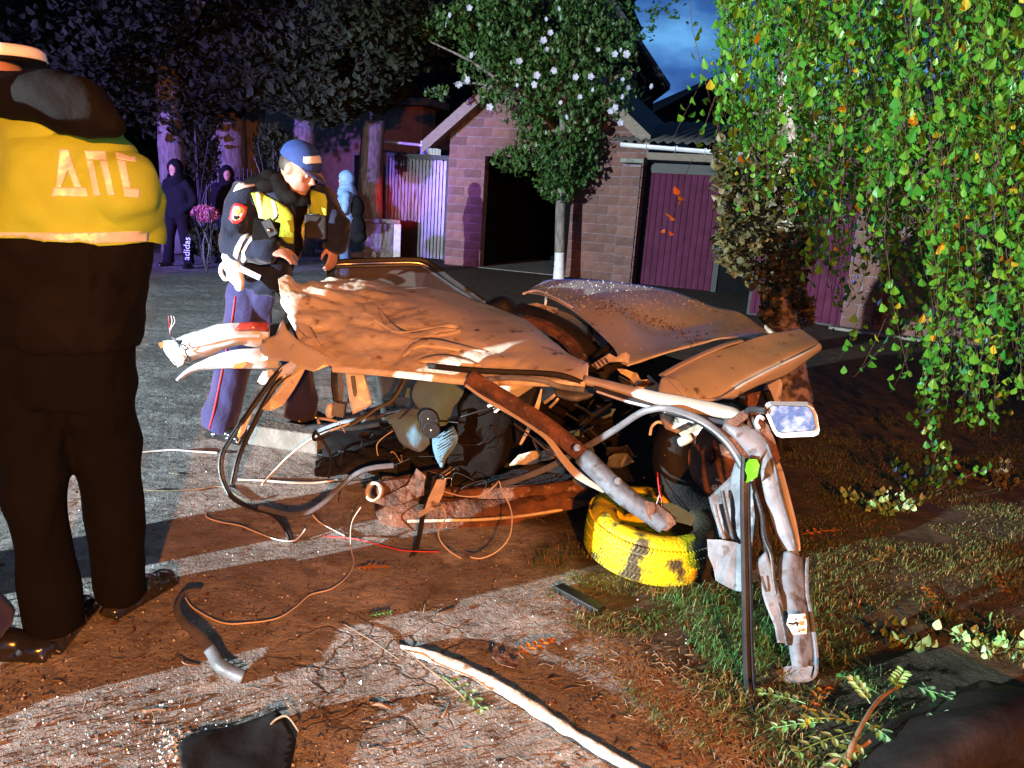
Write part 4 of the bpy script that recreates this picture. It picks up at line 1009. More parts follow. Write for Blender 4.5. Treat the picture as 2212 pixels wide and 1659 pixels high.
# ---- A pillar running right to the mirror --------------------------------
def tapered(name, top, bot, m, depth=.05, label=None, amp=.003, rnd_=.35):
    rr = []
    for a, b in zip(top, bot):
        A = at(*a); B = at(*b); rr.append((A, B))
    rows_ = []
    for f, o in ((0, 0), (.15, .5), (.5, 1), (.85, .6), (1, 0)):
        rows_.append([A.lerp(B, f) + (CAM - A).normalized() * (depth * o) for A, B in rr])
    return sheet(name, rows_, m, car, .004, 6, 3, amp=amp, fs=7, label=label)
tapered('windscreen_pillar', [(1262, 810, 3.25), (1300, 820, 3.2), (1360, 834, 3.12), (1450, 852, 2.98), (1540, 869, 2.86), (1584, 880, 2.78), (1602, 890, 2.74)], [(1264, 832, 3.22), (1300, 840, 3.18), (1360, 858, 3.1), (1450, 884, 2.95), (1530, 898, 2.84), (1574, 905, 2.76), (1596, 903, 2.72)], M['silver'], .028)
strip('pillar_gutter', [(1285, 838, 3.16), (1360, 862, 3.07), (1440, 890, 2.93), (1520, 905, 2.82), (1572, 914, 2.74)], M['rubber'], car, .018, .016, upv=(0, -1, .4))
strip('pillar_gutter', [(1290, 846, 3.15), (1350, 866, 3.07), (1420, 884, 2.95), (1500, 912, 2.84)], M['white'], car, .010, .012, upv=(0, -1, .4))
plate('snapped_pillar_end', px([(1568, 914, 2.72), (1606, 888, 2.7), (1616, 890, 2.7), (1616, 902, 2.68), (1592, 922, 2.68), (1578, 920, 2.7)]), M['rust'], car, .012, .005, 20, .02)
# ---- fallen centre pillar ------------------------------------------------
cp = [(1012, 812, 3.27), (1040, 832, 3.24), (1100, 868, 3.18), (1160, 905, 3.12), (1215, 945, 3.06), (1262, 985, 3.0), (1300, 1025, 2.95), (1345, 1068, 2.9), (1395, 1105, 2.86), (1452, 1140, 2.82)]
def off(pts, du, dv, dY=0): return [(u + du, v + dv, Y + dY) for u, v, Y in pts]
tapered('fallen_pillar', off(cp[:6], 10, -14), off(cp[:6], -10, 16), M['rust'], .03, amp=.005, label='brown upper half of the fallen pillar')
tapered('fallen_pillar', off(cp[5:], 10, -20), [(1242, 998, 3.0), (1282, 1040, 2.94), (1335, 1088, 2.88), (1385, 1122, 2.84), (1425, 1150, 2.8)], M['doorgrey'], .03, amp=.006, label='bare silver lower half of the fallen pillar')
strip('yellow_lit_flange', [(1006, 832, 3.25), (1060, 868, 3.2), (1120, 902, 3.14), (1180, 945, 3.07), (1215, 990, 3.02), (1250, 1028, 2.97), (1305, 1062, 2.92)], M['silver'], car, .022, .004, upv=(.3, -1, .5), widths=[.6, 1, 1, 1, 1.4, 1.5, .5])
for (u, v, Y) in ((1246, 968, 2.955), (1334, 1040, 2.87)):
    mb = MB(); q = at(u, v, Y); mb.tube([q, q + Vector((0, -.012, .006))], .014, 12); mb.tube([q, q + Vector((0, -.016, .008))], .006, 10); mb.build('bolt_boss', M['primer'], car, False)
plate('torn_pillar_end', px([(1392, 1082, 2.84), (1420, 1088, 2.83), (1448, 1108, 2.8), (1460, 1132, 2.78), (1440, 1148, 2.78), (1415, 1140, 2.8), (1398, 1112, 2.82)]), M['rust'], car, .012, .014, 22, .015, 7)
plate('ribbed_blue_trim', px([(1430, 1086, 2.9), (1462, 1092, 2.9), (1500, 1116, 2.86), (1494, 1136, 2.84), (1462, 1126, 2.86), (1438, 1112, 2.88)]), M['seat'], car, .02, .006, 20, .015, 3)
strip('thin_belt_strip', [(1110, 915, 3.16), (1150, 945, 3.12), (1195, 985, 3.08), (1232, 1010, 3.04)], M['rubber'], car, .008, .004)
# ---- loose window seal of the right door ---------------------------------
strip('door_window_seal', [(1065, 1050, 3.3), (1100, 1042, 3.26), (1180, 1012, 3.18), (1270, 963, 3.08), (1330, 927, 3.0), (1380, 894, 2.94), (1410, 884, 2.9), (1440, 882, 2.87), (1480, 893, 2.83), (1525, 915, 2.78), (1564, 946, 2.72), (1591, 981, 2.68), (1606, 1010, 2.65)], M['greyseal'], car, .026, .016, upv=(0, -1, .4))
strip('door_window_channel', [(1440, 892, 2.88), (1500, 908, 2.81), (1546, 938, 2.75), (1580, 975, 2.70), (1600, 1010, 2.66)], M['rubber'], car, .012, .02, upv=(0, -1, .4))
# ---- the ripped right door -----------------------------------------------
tapered('door_frame', [(1566, 905, 2.74), (1592, 908, 2.72), (1640, 935, 2.68), (1664, 962, 2.66)], [(1560, 925, 2.72), (1590, 950, 2.68), (1618, 985, 2.66), (1632, 1004, 2.64)], M['primer'], .02)
sheet('door_edge_skin', [px([(1632, 950, 2.68), (1640, 1000, 2.64), (1650, 1060, 2.6), (1665, 1120, 2.56), (1684, 1170, 2.52), (1700, 1200, 2.5)]),
    px([(1650, 952, 2.66), (1660, 1000, 2.62), (1672, 1060, 2.58), (1688, 1120, 2.54), (1705, 1170, 2.5), (1716, 1200, 2.48)]),
    px([(1664, 962, 2.66), (1678, 1010, 2.62), (1690, 1060, 2.58), (1706, 1120, 2.54), (1722, 1180, 2.5), (1730, 1210, 2.48)])], M['primer'], car, .004, 6, 4, amp=.006, fs=10, seed=12)
strip('outer_door_skin', [(1664, 962, 2.70), (1684, 1015, 2.66), (1698, 1065, 2.61), (1712, 1120, 2.57), (1722, 1165, 2.53), (1726, 1190, 2.51)], M['silver'], car, .02, .006, upv=(-1, -1, 0), widths=[.4, 1, 1, 1, .8, .5])
strip('door_edge_fold', [(1656, 960, 2.65), (1672, 1010, 2.61), (1684, 1070, 2.57), (1702, 1130, 2.53), (1716, 1180, 2.49)], M['doorgrey'], car, .008, .012)
plate('door_inner_panel', px([(1590, 1000, 2.7), (1608, 985, 2.69), (1630, 1010, 2.67), (1634, 1100, 2.6), (1625, 1180, 2.56), (1600, 1185, 2.58), (1590, 1165, 2.6), (1556, 1160, 2.64), (1540, 1110, 2.68), (1530, 1075, 2.7), (1556, 1050, 2.7), (1580, 1030, 2.7)]), M['primer'], car, .006, .012, 9, .03, 4, True)
strip('door_rib', [(1560, 1060, 2.66), (1568, 1100, 2.63), (1580, 1150, 2.6), (1592, 1180, 2.57)], M['rubber'], car, .012, .012)
strip('door_rib', [(1542, 1090, 2.66), (1552, 1130, 2.63), (1566, 1168, 2.6)], M['primer'], car, .014, .012)
plate('broken_panel', px([(1527, 1165, 2.58), (1560, 1166, 2.56), (1592, 1172, 2.54), (1608, 1180, 2.52), (1612, 1278, 2.46), (1590, 1276, 2.48), (1560, 1262, 2.5), (1546, 1254, 2.52), (1540, 1225, 2.54), (1530, 1200, 2.56)]), M['primer'], car, .005, .008, 12, .03, 8)
strip('long_black_channel', [(1612, 985, 2.62), (1610, 1040, 2.6), (1610, 1110, 2.55), (1612, 1200, 2.47), (1614, 1300, 2.38), (1616, 1400, 2.28), (1620, 1480, 2.19), (1632, 1540, 2.11), (1648, 1592, 2.03)], M['rubber'], car, prof=[(-.016, -.010), (-.016, .010), (-.009, .013), (-.006, .0), (.006, .0), (.009, .013), (.016, .010), (.016, -.010)], upv=(0, -1, .15))
plate('inner_brace', px([(1634, 1100, 2.58), (1655, 1110, 2.56), (1668, 1180, 2.5), (1655, 1215, 2.48), (1640, 1200, 2.5), (1632, 1150, 2.54)]), M['darkpl'], car, .006, .008, 14, .03)
sheet('inner_brace', [px([(1632, 1215, 2.47), (1640, 1260, 2.43), (1655, 1310, 2.38), (1672, 1350, 2.34), (1680, 1388, 2.3)]), px([(1655, 1190, 2.47), (1672, 1240, 2.43), (1690, 1300, 2.38), (1702, 1350, 2.34), (1706, 1390, 2.3)])], M['primer'], car, .004, 5, 4, amp=.008, fs=14, seed=15)
sheet('door_shut_face', [px([(1688, 1195, 2.5), (1680, 1235, 2.46), (1688, 1290, 2.41), (1696, 1350, 2.36), (1706, 1400, 2.31), (1712, 1440, 2.27)]),
    px([(1706, 1192, 2.47), (1706, 1240, 2.43), (1714, 1300, 2.38), (1722, 1360, 2.33), (1726, 1410, 2.28), (1730, 1442, 2.25)]),
    px([(1730, 1205, 2.48), (1738, 1250, 2.44), (1740, 1290, 2.4), (1750, 1350, 2.35), (1756, 1400, 2.3), (1758, 1440, 2.27)])], M['doorgrey'], car, .005, 6, 5, amp=.006, fs=12, seed=16)
strip('door_flange', [(1742, 1206, 2.49), (1742, 1275, 2.42), (1752, 1330, 2.37), (1760, 1390, 2.31), (1763, 1436, 2.27), (1752, 1464, 2.25), (1710, 1470, 2.25), (1680, 1466, 2.26)], M['doorgrey'], car, .014, .014)
plate('door_bottom_lip', px([(1668, 1455, 2.28), (1700, 1440, 2.28), (1735, 1436, 2.27), (1756, 1440, 2.26), (1750, 1466, 2.24), (1708, 1472, 2.24), (1674, 1468, 2.26)]), M['primer'], car, .01, .006, 20, .02)
lk = plate('door_lock', px([(1704, 1327, 2.33), (1738, 1325, 2.32), (1742, 1345, 2.31), (1740, 1368, 2.3), (1712, 1370, 2.3), (1700, 1348, 2.32)]), M['whiteloose'], car, .02)
for (u, v) in ((1718, 1337), (1726, 1362)):
    mb = MB(); q = at(u, v, 2.285); mb.sphere(q, .0055, (1, .6, 1), 6); mb.build('screw', M['chrome'], lk, True)
strip('lock_slot', [(1703, 1346, 2.29), (1712, 1348, 2.29), (1722, 1345, 2.29), (1722, 1352, 2.29)], M['black'], lk, .006, .004)
strip('yellow_mark', [(1645, 1245, 2.42), (1650, 1262, 2.41), (1656, 1278, 2.4)], M['yellowp'], car, .008, .003)
strip('loose_cable', [(1625, 1040, 2.62), (1645, 1110, 2.55), (1650, 1160, 2.5), (1665, 1200, 2.46), (1672, 1260, 2.42), (1690, 1340, 2.35), (1700, 1395, 2.3)], M['rubber'], car, .012, .012)
# ---- mirror ---------------------------------------------------------------
MY = 2.62
mo = [(1651, 885), (1656, 874), (1664, 871), (1745, 872), (1756, 878), (1764, 893), (1769, 925), (1766, 934), (1756, 938), (1688, 941), (1676, 937), (1668, 925)]
bez = plate('door_mirror', px([(u, v, MY + (1770 - u) * .0004) for u, v in mo]), M['white'], car, .05)
bez.modifiers['thickness'].offset = 0
gl = [(1660, 886), (1664, 879), (1670, 877), (1742, 878), (1751, 884), (1757, 896), (1761, 922), (1758, 929), (1690, 934), (1680, 931), (1675, 922)]
blk = plate('mirror_surround', px([(u + (u - 1711) * .025, v + (v - 905) * .05, MY - .028 + (1770 - u) * .0004) for u, v in gl]), M['black'], bez, .003)
plate('mirror_glass', px([(u, v, MY - .034 + (1770 - u) * .0004) for u, v in gl]), M['mirror'], bez, .002)
strip('mirror_stalk', [(1655, 888, 2.62), (1640, 886, 2.64), (1622, 885, 2.68), (1612, 890, 2.7)], M['rubber'], bez, .02, .02)
strip('mirror_bracket', [(1650, 905, 2.64), (1640, 900, 2.66), (1634, 912, 2.68), (1640, 925, 2.68)], M['white'], bez, .01, .01)
plate('mirror_foot', px([(1618, 892, 2.72), (1640, 890, 2.72), (1660, 920, 2.7), (1676, 960, 2.68), (1686, 990, 2.66), (1680, 1004, 2.66), (1664, 975, 2.68), (1640, 935, 2.7)]), M['rust'], car, .02, .01, 16, .02, 3)
for k in range(3):
    strip('hinge_strap', [(1612 + 12 * k, 900, 2.7), (1625 + 12 * k, 930, 2.69), (1640 + 12 * k, 962, 2.68), (1650 + 10 * k, 985, 2.67)], M['primer'] if k % 2 else M['rust'], car, .012, .008)
# ---- right front wing ----------------------------------------------------
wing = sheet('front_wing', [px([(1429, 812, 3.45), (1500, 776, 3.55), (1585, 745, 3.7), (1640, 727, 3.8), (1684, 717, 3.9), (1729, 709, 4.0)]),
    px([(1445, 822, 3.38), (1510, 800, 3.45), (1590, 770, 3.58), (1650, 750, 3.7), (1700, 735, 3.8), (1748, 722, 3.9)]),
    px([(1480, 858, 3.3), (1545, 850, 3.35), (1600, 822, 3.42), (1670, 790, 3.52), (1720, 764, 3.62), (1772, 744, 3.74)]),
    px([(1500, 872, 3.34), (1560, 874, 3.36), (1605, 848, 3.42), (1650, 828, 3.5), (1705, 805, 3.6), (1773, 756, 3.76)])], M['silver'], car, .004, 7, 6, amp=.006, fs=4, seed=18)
strip('wing_crease', [(1490, 862, 3.27), (1552, 862, 3.3), (1610, 828, 3.37), (1680, 792, 3.48), (1738, 764, 3.58), (1768, 748, 3.68)], M['silver'], wing, .012, .010)
strip('wing_top_flange', [(1428, 812, 3.44), (1470, 788, 3.5), (1520, 764, 3.58), (1564, 746, 3.66), (1600, 736, 3.75)], M['silver'], wing, .03, .008, upv=(0, 0, 1))
plate('wing_rear_fold', px([(1420, 838, 3.4), (1432, 812, 3.42), (1462, 816, 3.38), (1485, 840, 3.32), (1498, 866, 3.28), (1478, 880, 3.28), (1440, 866, 3.32), (1424, 852, 3.36)]), M['silver'], wing, .004, .006, 12, .03, 5, True)
plate('lower_wing_piece', px([(1424, 892, 3.3), (1456, 896, 3.26), (1490, 908, 3.22), (1502, 916, 3.2), (1480, 928, 3.2), (1462, 936, 3.22), (1438, 926, 3.26), (1428, 908, 3.3)]), M['silver'], car, .004, .006, 12, .03, 6, True)
plate('lower_wing_piece', px([(1466, 936, 3.2), (1504, 914, 3.18), (1520, 920, 3.18), (1500, 950, 3.18), (1478, 948, 3.2)]), M['crumple'], car, .004, .005, 12, .03, 6)
plate('arch_brace', px([(1658, 832, 3.75), (1685, 818, 3.8), (1690, 830, 3.8), (1684, 872, 3.8), (1672, 870, 3.78)]), M['silver'], car, .005)
plate('front_strut', px([(1612, 852, 3.6), (1640, 846, 3.65), (1632, 875, 3.6), (1612, 886, 3.6)]), M['rust'], car, .03, .01, 12, .03)
strip('strut_leg', [(1655, 845, 3.7), (1668, 880, 3.7), (1680, 930, 3.7), (1684, 975, 3.7)], M['darkpl'], car, .03, .03)
# wheel under the wing
wc = at(1535, 985, 3.35); wa = Vector((.34, -.90, .22)).normalized(); wh = MB()
def ringmesh(mb, c, ax, prof, n=40):
    """prof: closed list of (radius, offset along axis)"""
    ax = Vector(ax).normalized(); s_ = ax.orthogonal().normalized(); t_ = ax.cross(s_); m_ = len(prof); vs = []
    for k in range(n):
        a = 6.28318 * k / n; d = s_ * math.cos(a) + t_ * math.sin(a); vs += [c + d * r + ax * o for r, o in prof]
    mb.add(vs, [(k * m_ + i, ((k + 1) % n) * m_ + i, ((k + 1) % n) * m_ + (i + 1) % m_, k * m_ + (i + 1) % m_) for k in range(n) for i in range(m_)])
ringmesh(wh, wc, wa, [(.165, -.07), (.22, -.085), (.265, -.07), (.28, -.04), (.28, .04), (.265, .07), (.22, .085), (.165, .07)]); whl = wh.build('wheel', M['tyre'], car, True)
mb = MB(); ringmesh(mb, wc, wa, [(.04, .03), (.10, .04), (.15, .06), (.168, .065), (.168, -.065), (.15, -.06), (.04, -.03)]); mb.build('rim', M['rust'], whl, True)
sheet('wheel_arch_liner', [px([(1440, 960, 3.5), (1480, 930, 3.55), (1530, 905, 3.6), (1580, 900, 3.6), (1640, 930, 3.6)]), px([(1440, 1100, 3.6), (1480, 1080, 3.7), (1530, 1070, 3.75), (1580, 1070, 3.75), (1640, 1060, 3.7)])], M['rust'], car, .005, 5, 5, amp=.01, fs=8)
# ---- bonnet ----------------------------------------------------------------
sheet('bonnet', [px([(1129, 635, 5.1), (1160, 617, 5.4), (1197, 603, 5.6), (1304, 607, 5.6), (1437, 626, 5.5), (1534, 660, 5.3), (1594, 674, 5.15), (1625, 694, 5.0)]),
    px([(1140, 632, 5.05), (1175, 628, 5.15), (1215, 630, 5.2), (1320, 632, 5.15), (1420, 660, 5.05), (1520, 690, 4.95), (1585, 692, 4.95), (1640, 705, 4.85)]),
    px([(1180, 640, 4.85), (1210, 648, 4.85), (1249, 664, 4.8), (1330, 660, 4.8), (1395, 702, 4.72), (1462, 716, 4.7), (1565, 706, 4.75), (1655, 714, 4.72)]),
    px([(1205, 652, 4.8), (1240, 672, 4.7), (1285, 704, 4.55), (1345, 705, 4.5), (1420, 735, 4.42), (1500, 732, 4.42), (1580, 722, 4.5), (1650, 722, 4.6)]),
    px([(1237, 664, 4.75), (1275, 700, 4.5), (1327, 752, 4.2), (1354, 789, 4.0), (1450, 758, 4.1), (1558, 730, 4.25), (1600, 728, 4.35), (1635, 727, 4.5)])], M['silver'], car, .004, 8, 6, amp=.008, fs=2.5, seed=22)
strip('bonnet_lip', [(1354, 790, 3.99), (1400, 775, 4.04), (1450, 759, 4.09), (1510, 744, 4.17), (1558, 731, 4.24), (1630, 728, 4.48)], M['white'], car, .010, .006)
strip('bonnet_front_edge', [(1129, 635, 5.08), (1160, 628, 5.05), (1195, 642, 4.88), (1237, 664, 4.73)], M['white'], car, .014, .006)
strip('bonnet_stay', [(1180, 630, 5.0), (1180, 645, 5.0), (1178, 662, 5.0)], M['chrome'], car, .02, .02)
# dirt and twigs lying in the bonnet hollow (mud clods)
mb = MB(); rnd = random.Random(55)
bon = bpy.data.objects['bonnet']; tr = BVHTree.FromObject(bon, bpy.context.evaluated_depsgraph_get())
def drop(obj_tree, u, v): 
    h = obj_tree.ray_cast(CAM, ray(u, v).normalized()); return h[0]
def clods(name, tree_, spots, m, parent, r0, r1, label=None, cat=None):
    mb = MB()
    for u, v in spots:
        h = drop(tree_, u, v)
        if h is None: continue
        r = rnd.uniform(r0, r1); p0 = h + Vector((0, 0, r * .3)); R_ = rotm()
        vs = [p0 + R_ @ Vector(a) * r for a in ((1, 0, -.4), (-.5, .8, -.4), (-.5, -.9, -.3), (0, 0, .9))]; mb.add(vs, [(0, 1, 2), (0, 3, 1), (1, 3, 2), (2, 3, 0)])
    o = mb.build(name, m, parent); o['kind'] = 'stuff'
    if label: tag(o, label, cat)
    return o
clods('mud_crumbs', tr, [(1290 + 240 * (f := rnd.random()) + rnd.gauss(0, 10), 655 + 75 * f * (1 if f < .75 else 1.2) - (0) + rnd.gauss(0, 7)) for _ in range(260)], M['rust'], None, .003, .009, 'brown mud crumbs scattered in the hollow of the bonnet', 'mud')
clods('glass_crumbs', tr, [(rnd.uniform(1160, 1560), rnd.uniform(604, 670)) for _ in range(420)] + [(rnd.uniform(1300, 1640), rnd.uniform(660, 760)) for _ in range(50)], M['glassbit'], None, .003, .007, 'sparkling broken glass crumbs spread over the bonnet', 'broken glass')
# ---- engine bay, dash and interior ---------------------------------------
for k, (pts, w_, m) in enumerate((
    ([(1120, 665, 4.7), (1170, 680, 4.6), (1230, 712, 4.5), (1275, 760, 4.4), (1290, 800, 4.3)], .09, 'darkpl'), ([(1130, 690, 4.5), (1180, 705, 4.4), (1230, 740, 4.3), (1262, 790, 4.1)], .07, 'rust'),
    ([(1190, 672, 4.9), (1240, 690, 4.8), (1290, 730, 4.6), (1320, 770, 4.4)], .03, 'primer'), ([(1275, 690, 4.7), (1274, 730, 4.6), (1272, 790, 4.4)], .03, 'black'), ([(1255, 800, 4.2), (1300, 762, 4.3), (1350, 722, 4.45)], .03, 'darkpl'),
    ([(1320, 700, 4.7), (1290, 710, 4.7), (1330, 760, 4.3)], .02, 'primer'))):
    strip('engine_bay_brace', pts, M[m], car, w_, .03, upv=(0, -.4, 1))
plate('pale_gasket', px([(1110, 661, 4.75), (1160, 656, 4.8), (1205, 668, 4.75), (1198, 676, 4.7), (1150, 678, 4.7), (1118, 672, 4.7)]), M['whiteloose'], car, .01, .006, 20, .03)
sheet('seat_headrest', [px([(1052, 660, 4.6), (1070, 646, 4.6), (1092, 643, 4.6), (1112, 658, 4.6)]), px([(1052, 662, 4.5), (1072, 656, 4.45), (1096, 655, 4.45), (1116, 680, 4.5)]), px([(1060, 672, 4.5), (1076, 676, 4.45), (1100, 688, 4.45), (1116, 692, 4.5)])], M['darkpl'], car, .02, 5, 5)
plate('orange_lit_bracket', px([(1278, 788, 3.7), (1308, 770, 3.72), (1316, 764, 3.72), (1330, 772, 3.72), (1352, 771, 3.72), (1352, 762, 3.72), (1360, 768, 3.72), (1357, 786, 3.7), (1345, 782, 3.7), (1318, 782, 3.7), (1290, 797, 3.68)]), M['silver'], car, .01, .004, 20, .02, 4)
for k in range(4):
    strip('bracket_rib', [(1283 + 8 * k, 784 - 4 * k, 3.66), (1288 + 8 * k, 792 - 4 * k, 3.66), (1290 + 8 * k, 796 - 4 * k, 3.66)], M['rust'], car, .006, .006)
plate('torn_bracket', px([(1333, 797, 3.7), (1352, 798, 3.7), (1376, 806, 3.68), (1385, 822, 3.66), (1410, 818, 3.66), (1420, 832, 3.64), (1424, 858, 3.62), (1400, 850, 3.62), (1378, 842, 3.64), (1362, 818, 3.68), (1340, 806, 3.7)]), M['crumple'], car, .008, .014, 16, .02, 11)
rnd = random.Random(77)
for k in range(16):     # broken metal pieces in the dark bay
    u, v = rnd.uniform(1290, 1420), rnd.uniform(815, 900); a = [(u + rnd.uniform(-22, 22), v + rnd.uniform(-16, 16), 3.6 + rnd.uniform(-.1, .2)) for _ in range(4)]
    a.sort(key=lambda q: math.atan2(q[1] - v, q[0] - u)); plate('torn_scrap', px(a), M[rnd.choice(['rust', 'darkpl', 'darkpl', 'primer'])], car, .006, .004, 14, .03, k)
# floor, back and sill
fl_ = [Vector((-.95, 4.7, .12)), Vector((-.25, 4.9, .14)), Vector((.6, 4.9, .14)), Vector((1.55, 4.8, .15))]
f2_ = [Vector((-.75, 3.75, .09)), Vector((-.1, 3.55, .10)), Vector((.6, 3.5, .12)), Vector((1.25, 3.55, .16))]
sheet('floor_pan', [fl_, [(a + b) / 2 + Vector((0, 0, .06)) for a, b in zip(fl_, f2_)], f2_], M['carpet'], car, .01, 8, 6, amp=.03, fs=6, seed=30)
sheet('bulkhead', [px([(800, 760, 4.5), (900, 740, 4.6), (1100, 720, 4.7), (1300, 740, 4.7), (1440, 770, 4.6), (1560, 800, 4.5)]), [Vector((-.75, 4.4, .12)), Vector((-.35, 4.55, .12)), Vector((.3, 4.7, .12)), Vector((.9, 4.7, .12)), Vector((1.4, 4.6, .12)), Vector((1.75, 4.5, .12))]], M['darkpl'], car, .02, 6, 6, amp=.04, fs=5, seed=31)
sheet('rusty_sill', [px([(822, 1084, 3.42), (880, 1076, 3.42), (960, 1078, 3.44), (1060, 1078, 3.48), (1160, 1066, 3.54), (1280, 1050, 3.6)]),
    px([(812, 1108, 3.34), (880, 1110, 3.32), (960, 1104, 3.36), (1060, 1100, 3.4), (1160, 1086, 3.47), (1280, 1070, 3.54)]),
    px([(838, 1150, 3.28), (890, 1168, 3.25), (960, 1162, 3.28), (1030, 1150, 3.34), (1150, 1120, 3.44), (1280, 1090, 3.52)])], M['rust'], car, .006, 7, 6, amp=.016, fs=9, seed=33, edge=.008)
strip('sill_seam', [(880, 1126, 3.27), (960, 1124, 3.3), (1040, 1122, 3.33), (1130, 1114, 3.42), (1220, 1100, 3.5)], M['crumple'], car, .014, .014)
strip('floor_beam', [(850, 1068, 3.46), (960, 1066, 3.5), (1100, 1064, 3.52), (1290, 1046, 3.6)], M['rust'], car, .05, .04, upv=(0, 0, 1))
strip('floor_beam', [(1090, 1000, 3.7), (1180, 1010, 3.7), (1290, 1020, 3.7)], M['darkpl'], car, .05, .03, upv=(0, 0, 1))
plate('orange_strap', px([(944, 1036, 3.2), (964, 1036, 3.19), (958, 1066, 3.16), (946, 1092, 3.13), (918, 1100, 3.12), (926, 1076, 3.15)]), M['silver'], car, .004, .004, 14, .03)
strip('strap_edge', [(938, 1030, 3.22), (932, 1060, 3.19), (920, 1092, 3.15), (914, 1110, 3.14)], M['darkpl'], car, .016, .01)
plate('strap_tab', px([(902, 1106, 3.13), (930, 1094, 3.12), (957, 1089, 3.11), (956, 1096, 3.11), (930, 1104, 3.11), (906, 1118, 3.11)]), M['silver'], car, .004)
mb = MB(); pc = at(806, 1062, 3.3); ringmesh(mb, pc, Vector((-.45, -.75, .35)), [(.034, 0), (.046, .004), (.046, -.03), (.034, -.03)], 24); mb.build('pipe_end', M['whiteloose'], car, True)
mb = MB(); mb.tube([pc + Vector((.02, .03, -.01)), pc + Vector((.3, .35, -.02))], .044, 14); mb.build('exhaust_pipe', M['rust'], car, True)
plate('rust_scrap', px([(800, 1082, 3.28), (830, 1070, 3.3), (880, 1050, 3.34), (900, 1010, 3.38), (920, 1030, 3.36), (915, 1070, 3.3), (870, 1090, 3.26), (830, 1094, 3.26)]), M['rust'], car, .01, .02, 14, .02, 12)
plate('rust_scrap', px([(1150, 975, 3.55), (1200, 968, 3.55), (1210, 985, 3.5), (1150, 1000, 3.5), (1100, 1005, 3.5), (1120, 985, 3.55)]), M['crumple'], car, .006, .015, 16, .02, 13)
# seats
def cushion(name, rows_, m, amp=.006, th=.05, label=None): return sheet(name, rows_, m, car, .012, 7, 7, amp=max(amp, .010), fs=13, ridge=.004, label=label)
cushion('seat_back', [px([(905, 812, 3.75), (930, 806, 3.72), (965, 806, 3.7), (1000, 815, 3.7)]), px([(892, 850, 3.66), (930, 846, 3.6), (965, 844, 3.6), (1000, 850, 3.64)]), px([(900, 880, 3.64), (930, 890, 3.56), (960, 884, 3.56), (985, 872, 3.62)]), px([(918, 895, 3.64), (940, 915, 3.6), (962, 915, 3.6), (975, 890, 3.62)])], M['seat'])
cushion('seat_cushion', [px([(840, 892, 3.62), (862, 880, 3.62), (890, 884, 3.6), (915, 890, 3.58)]), px([(836, 906, 3.5), (862, 905, 3.46), (895, 905, 3.46), (920, 908, 3.5)]), px([(856, 935, 3.46), (875, 940, 3.42), (900, 944, 3.42), (925, 940, 3.46)]), px([(872, 962, 3.5), (890, 972, 3.48), (908, 974, 3.48), (928, 958, 3.5)])], M['seat'])
cushion('ribbed_cushion', [px([(934, 948, 3.46), (955, 934, 3.46), (978, 920, 3.46)]), px([(936, 970, 3.42), (962, 960, 3.4), (990, 948, 3.42)]), px([(942, 990, 3.42), (956, 992, 3.4), (970, 980, 3.42)]), px([(950, 1008, 3.44), (955, 1010, 3.42), (960, 1004, 3.44)])], M['seat'])
for k in range(9):
    a = at(937 + k * 1.4, 952 + k * 6, 3.40); b = at(980 + k * .2 - (k > 5) * (k - 5) * 6, 926 + k * 6.5, 3.39); mb = MB(); mb.tube([a, (a + b) / 2 + Vector((0, -.012, .004)), b], .0035, 5); mb.build('cushion_rib', M['seat'], car, True)
hc = MB(); c1, c2_ = at(925, 905, 3.38), at(932, 930, 3.37); hc.tube([c1 + Vector((0, .03, 0)), c1], .044, 20); hc.tube([c2_ + Vector((0, .03, 0)), c2_], .040, 20); hc.box((c1 + c2_) / 2 + Vector((0, .016, 0)), (.08, .03, .06)); hcv = hc.build('seat_hinge_cover', M['darkpl'], car, False, .004)
for q in (c1, c2_):
    mb = MB(); mb.sphere(q, .007, (1, .6, 1), 6); mb.build('hinge_bolt', M['chrome'], hcv, True)
cushion('dark_seat', [px([(1010, 830, 3.7), (1060, 822, 3.66), (1110, 828, 3.66), (1150, 850, 3.7)]), px([(990, 880, 3.6), (1050, 880, 3.52), (1100, 885, 3.52), (1140, 900, 3.58)]), px([(980, 940, 3.56), (1040, 950, 3.48), (1090, 945, 3.48), (1125, 930, 3.55)]), px([(965, 1000, 3.55), (1010, 1030, 3.5), (1060, 1025, 3.5), (1095, 990, 3.55)])], M['seatdark'], .024, .06)
cushion('dark_seat', [px([(1160, 870, 4.1), (1240, 860, 4.05), (1320, 870, 4.1)]), px([(1150, 950, 4.0), (1240, 940, 3.95), (1330, 950, 4.0)]), px([(1150, 1030, 3.9), (1240, 1030, 3.85), (1340, 1030, 3.9)])], M['seatdark'], .02, .06)
for k in range(10):
    u, v = rnd.uniform(1400, 1500), rnd.uniform(930, 1080); a = [(u + math.cos(q * 1.2566) * rnd.uniform(10, 34), v + math.sin(q * 1.2566) * rnd.uniform(12, 40), 3.3 + rnd.uniform(-.1, .15)) for q in range(5)]
    plate('torn_scrap', px(a), M[rnd.choice(['black', 'darkpl', 'rust', 'carpet'])], car, .006, .016, 12, .03, 60 + k, True)
plate('orange_trim_panel', px([(1075, 826, 3.52), (1150, 828, 3.5), (1168, 832, 3.5), (1140, 856, 3.46), (1118, 862, 3.46), (1085, 850, 3.5)]), M['silver'], car, .005, .005, 12, .03)
plate('door_card', px([(1120, 858, 3.46), (1165, 832, 3.44), (1172, 845, 3.4), (1160, 880, 3.38), (1140, 925, 3.38), (1124, 962, 3.38), (1118, 955, 3.4), (1110, 900, 3.42)]), M['darkpl'], car, .012, .006, 10, .03)
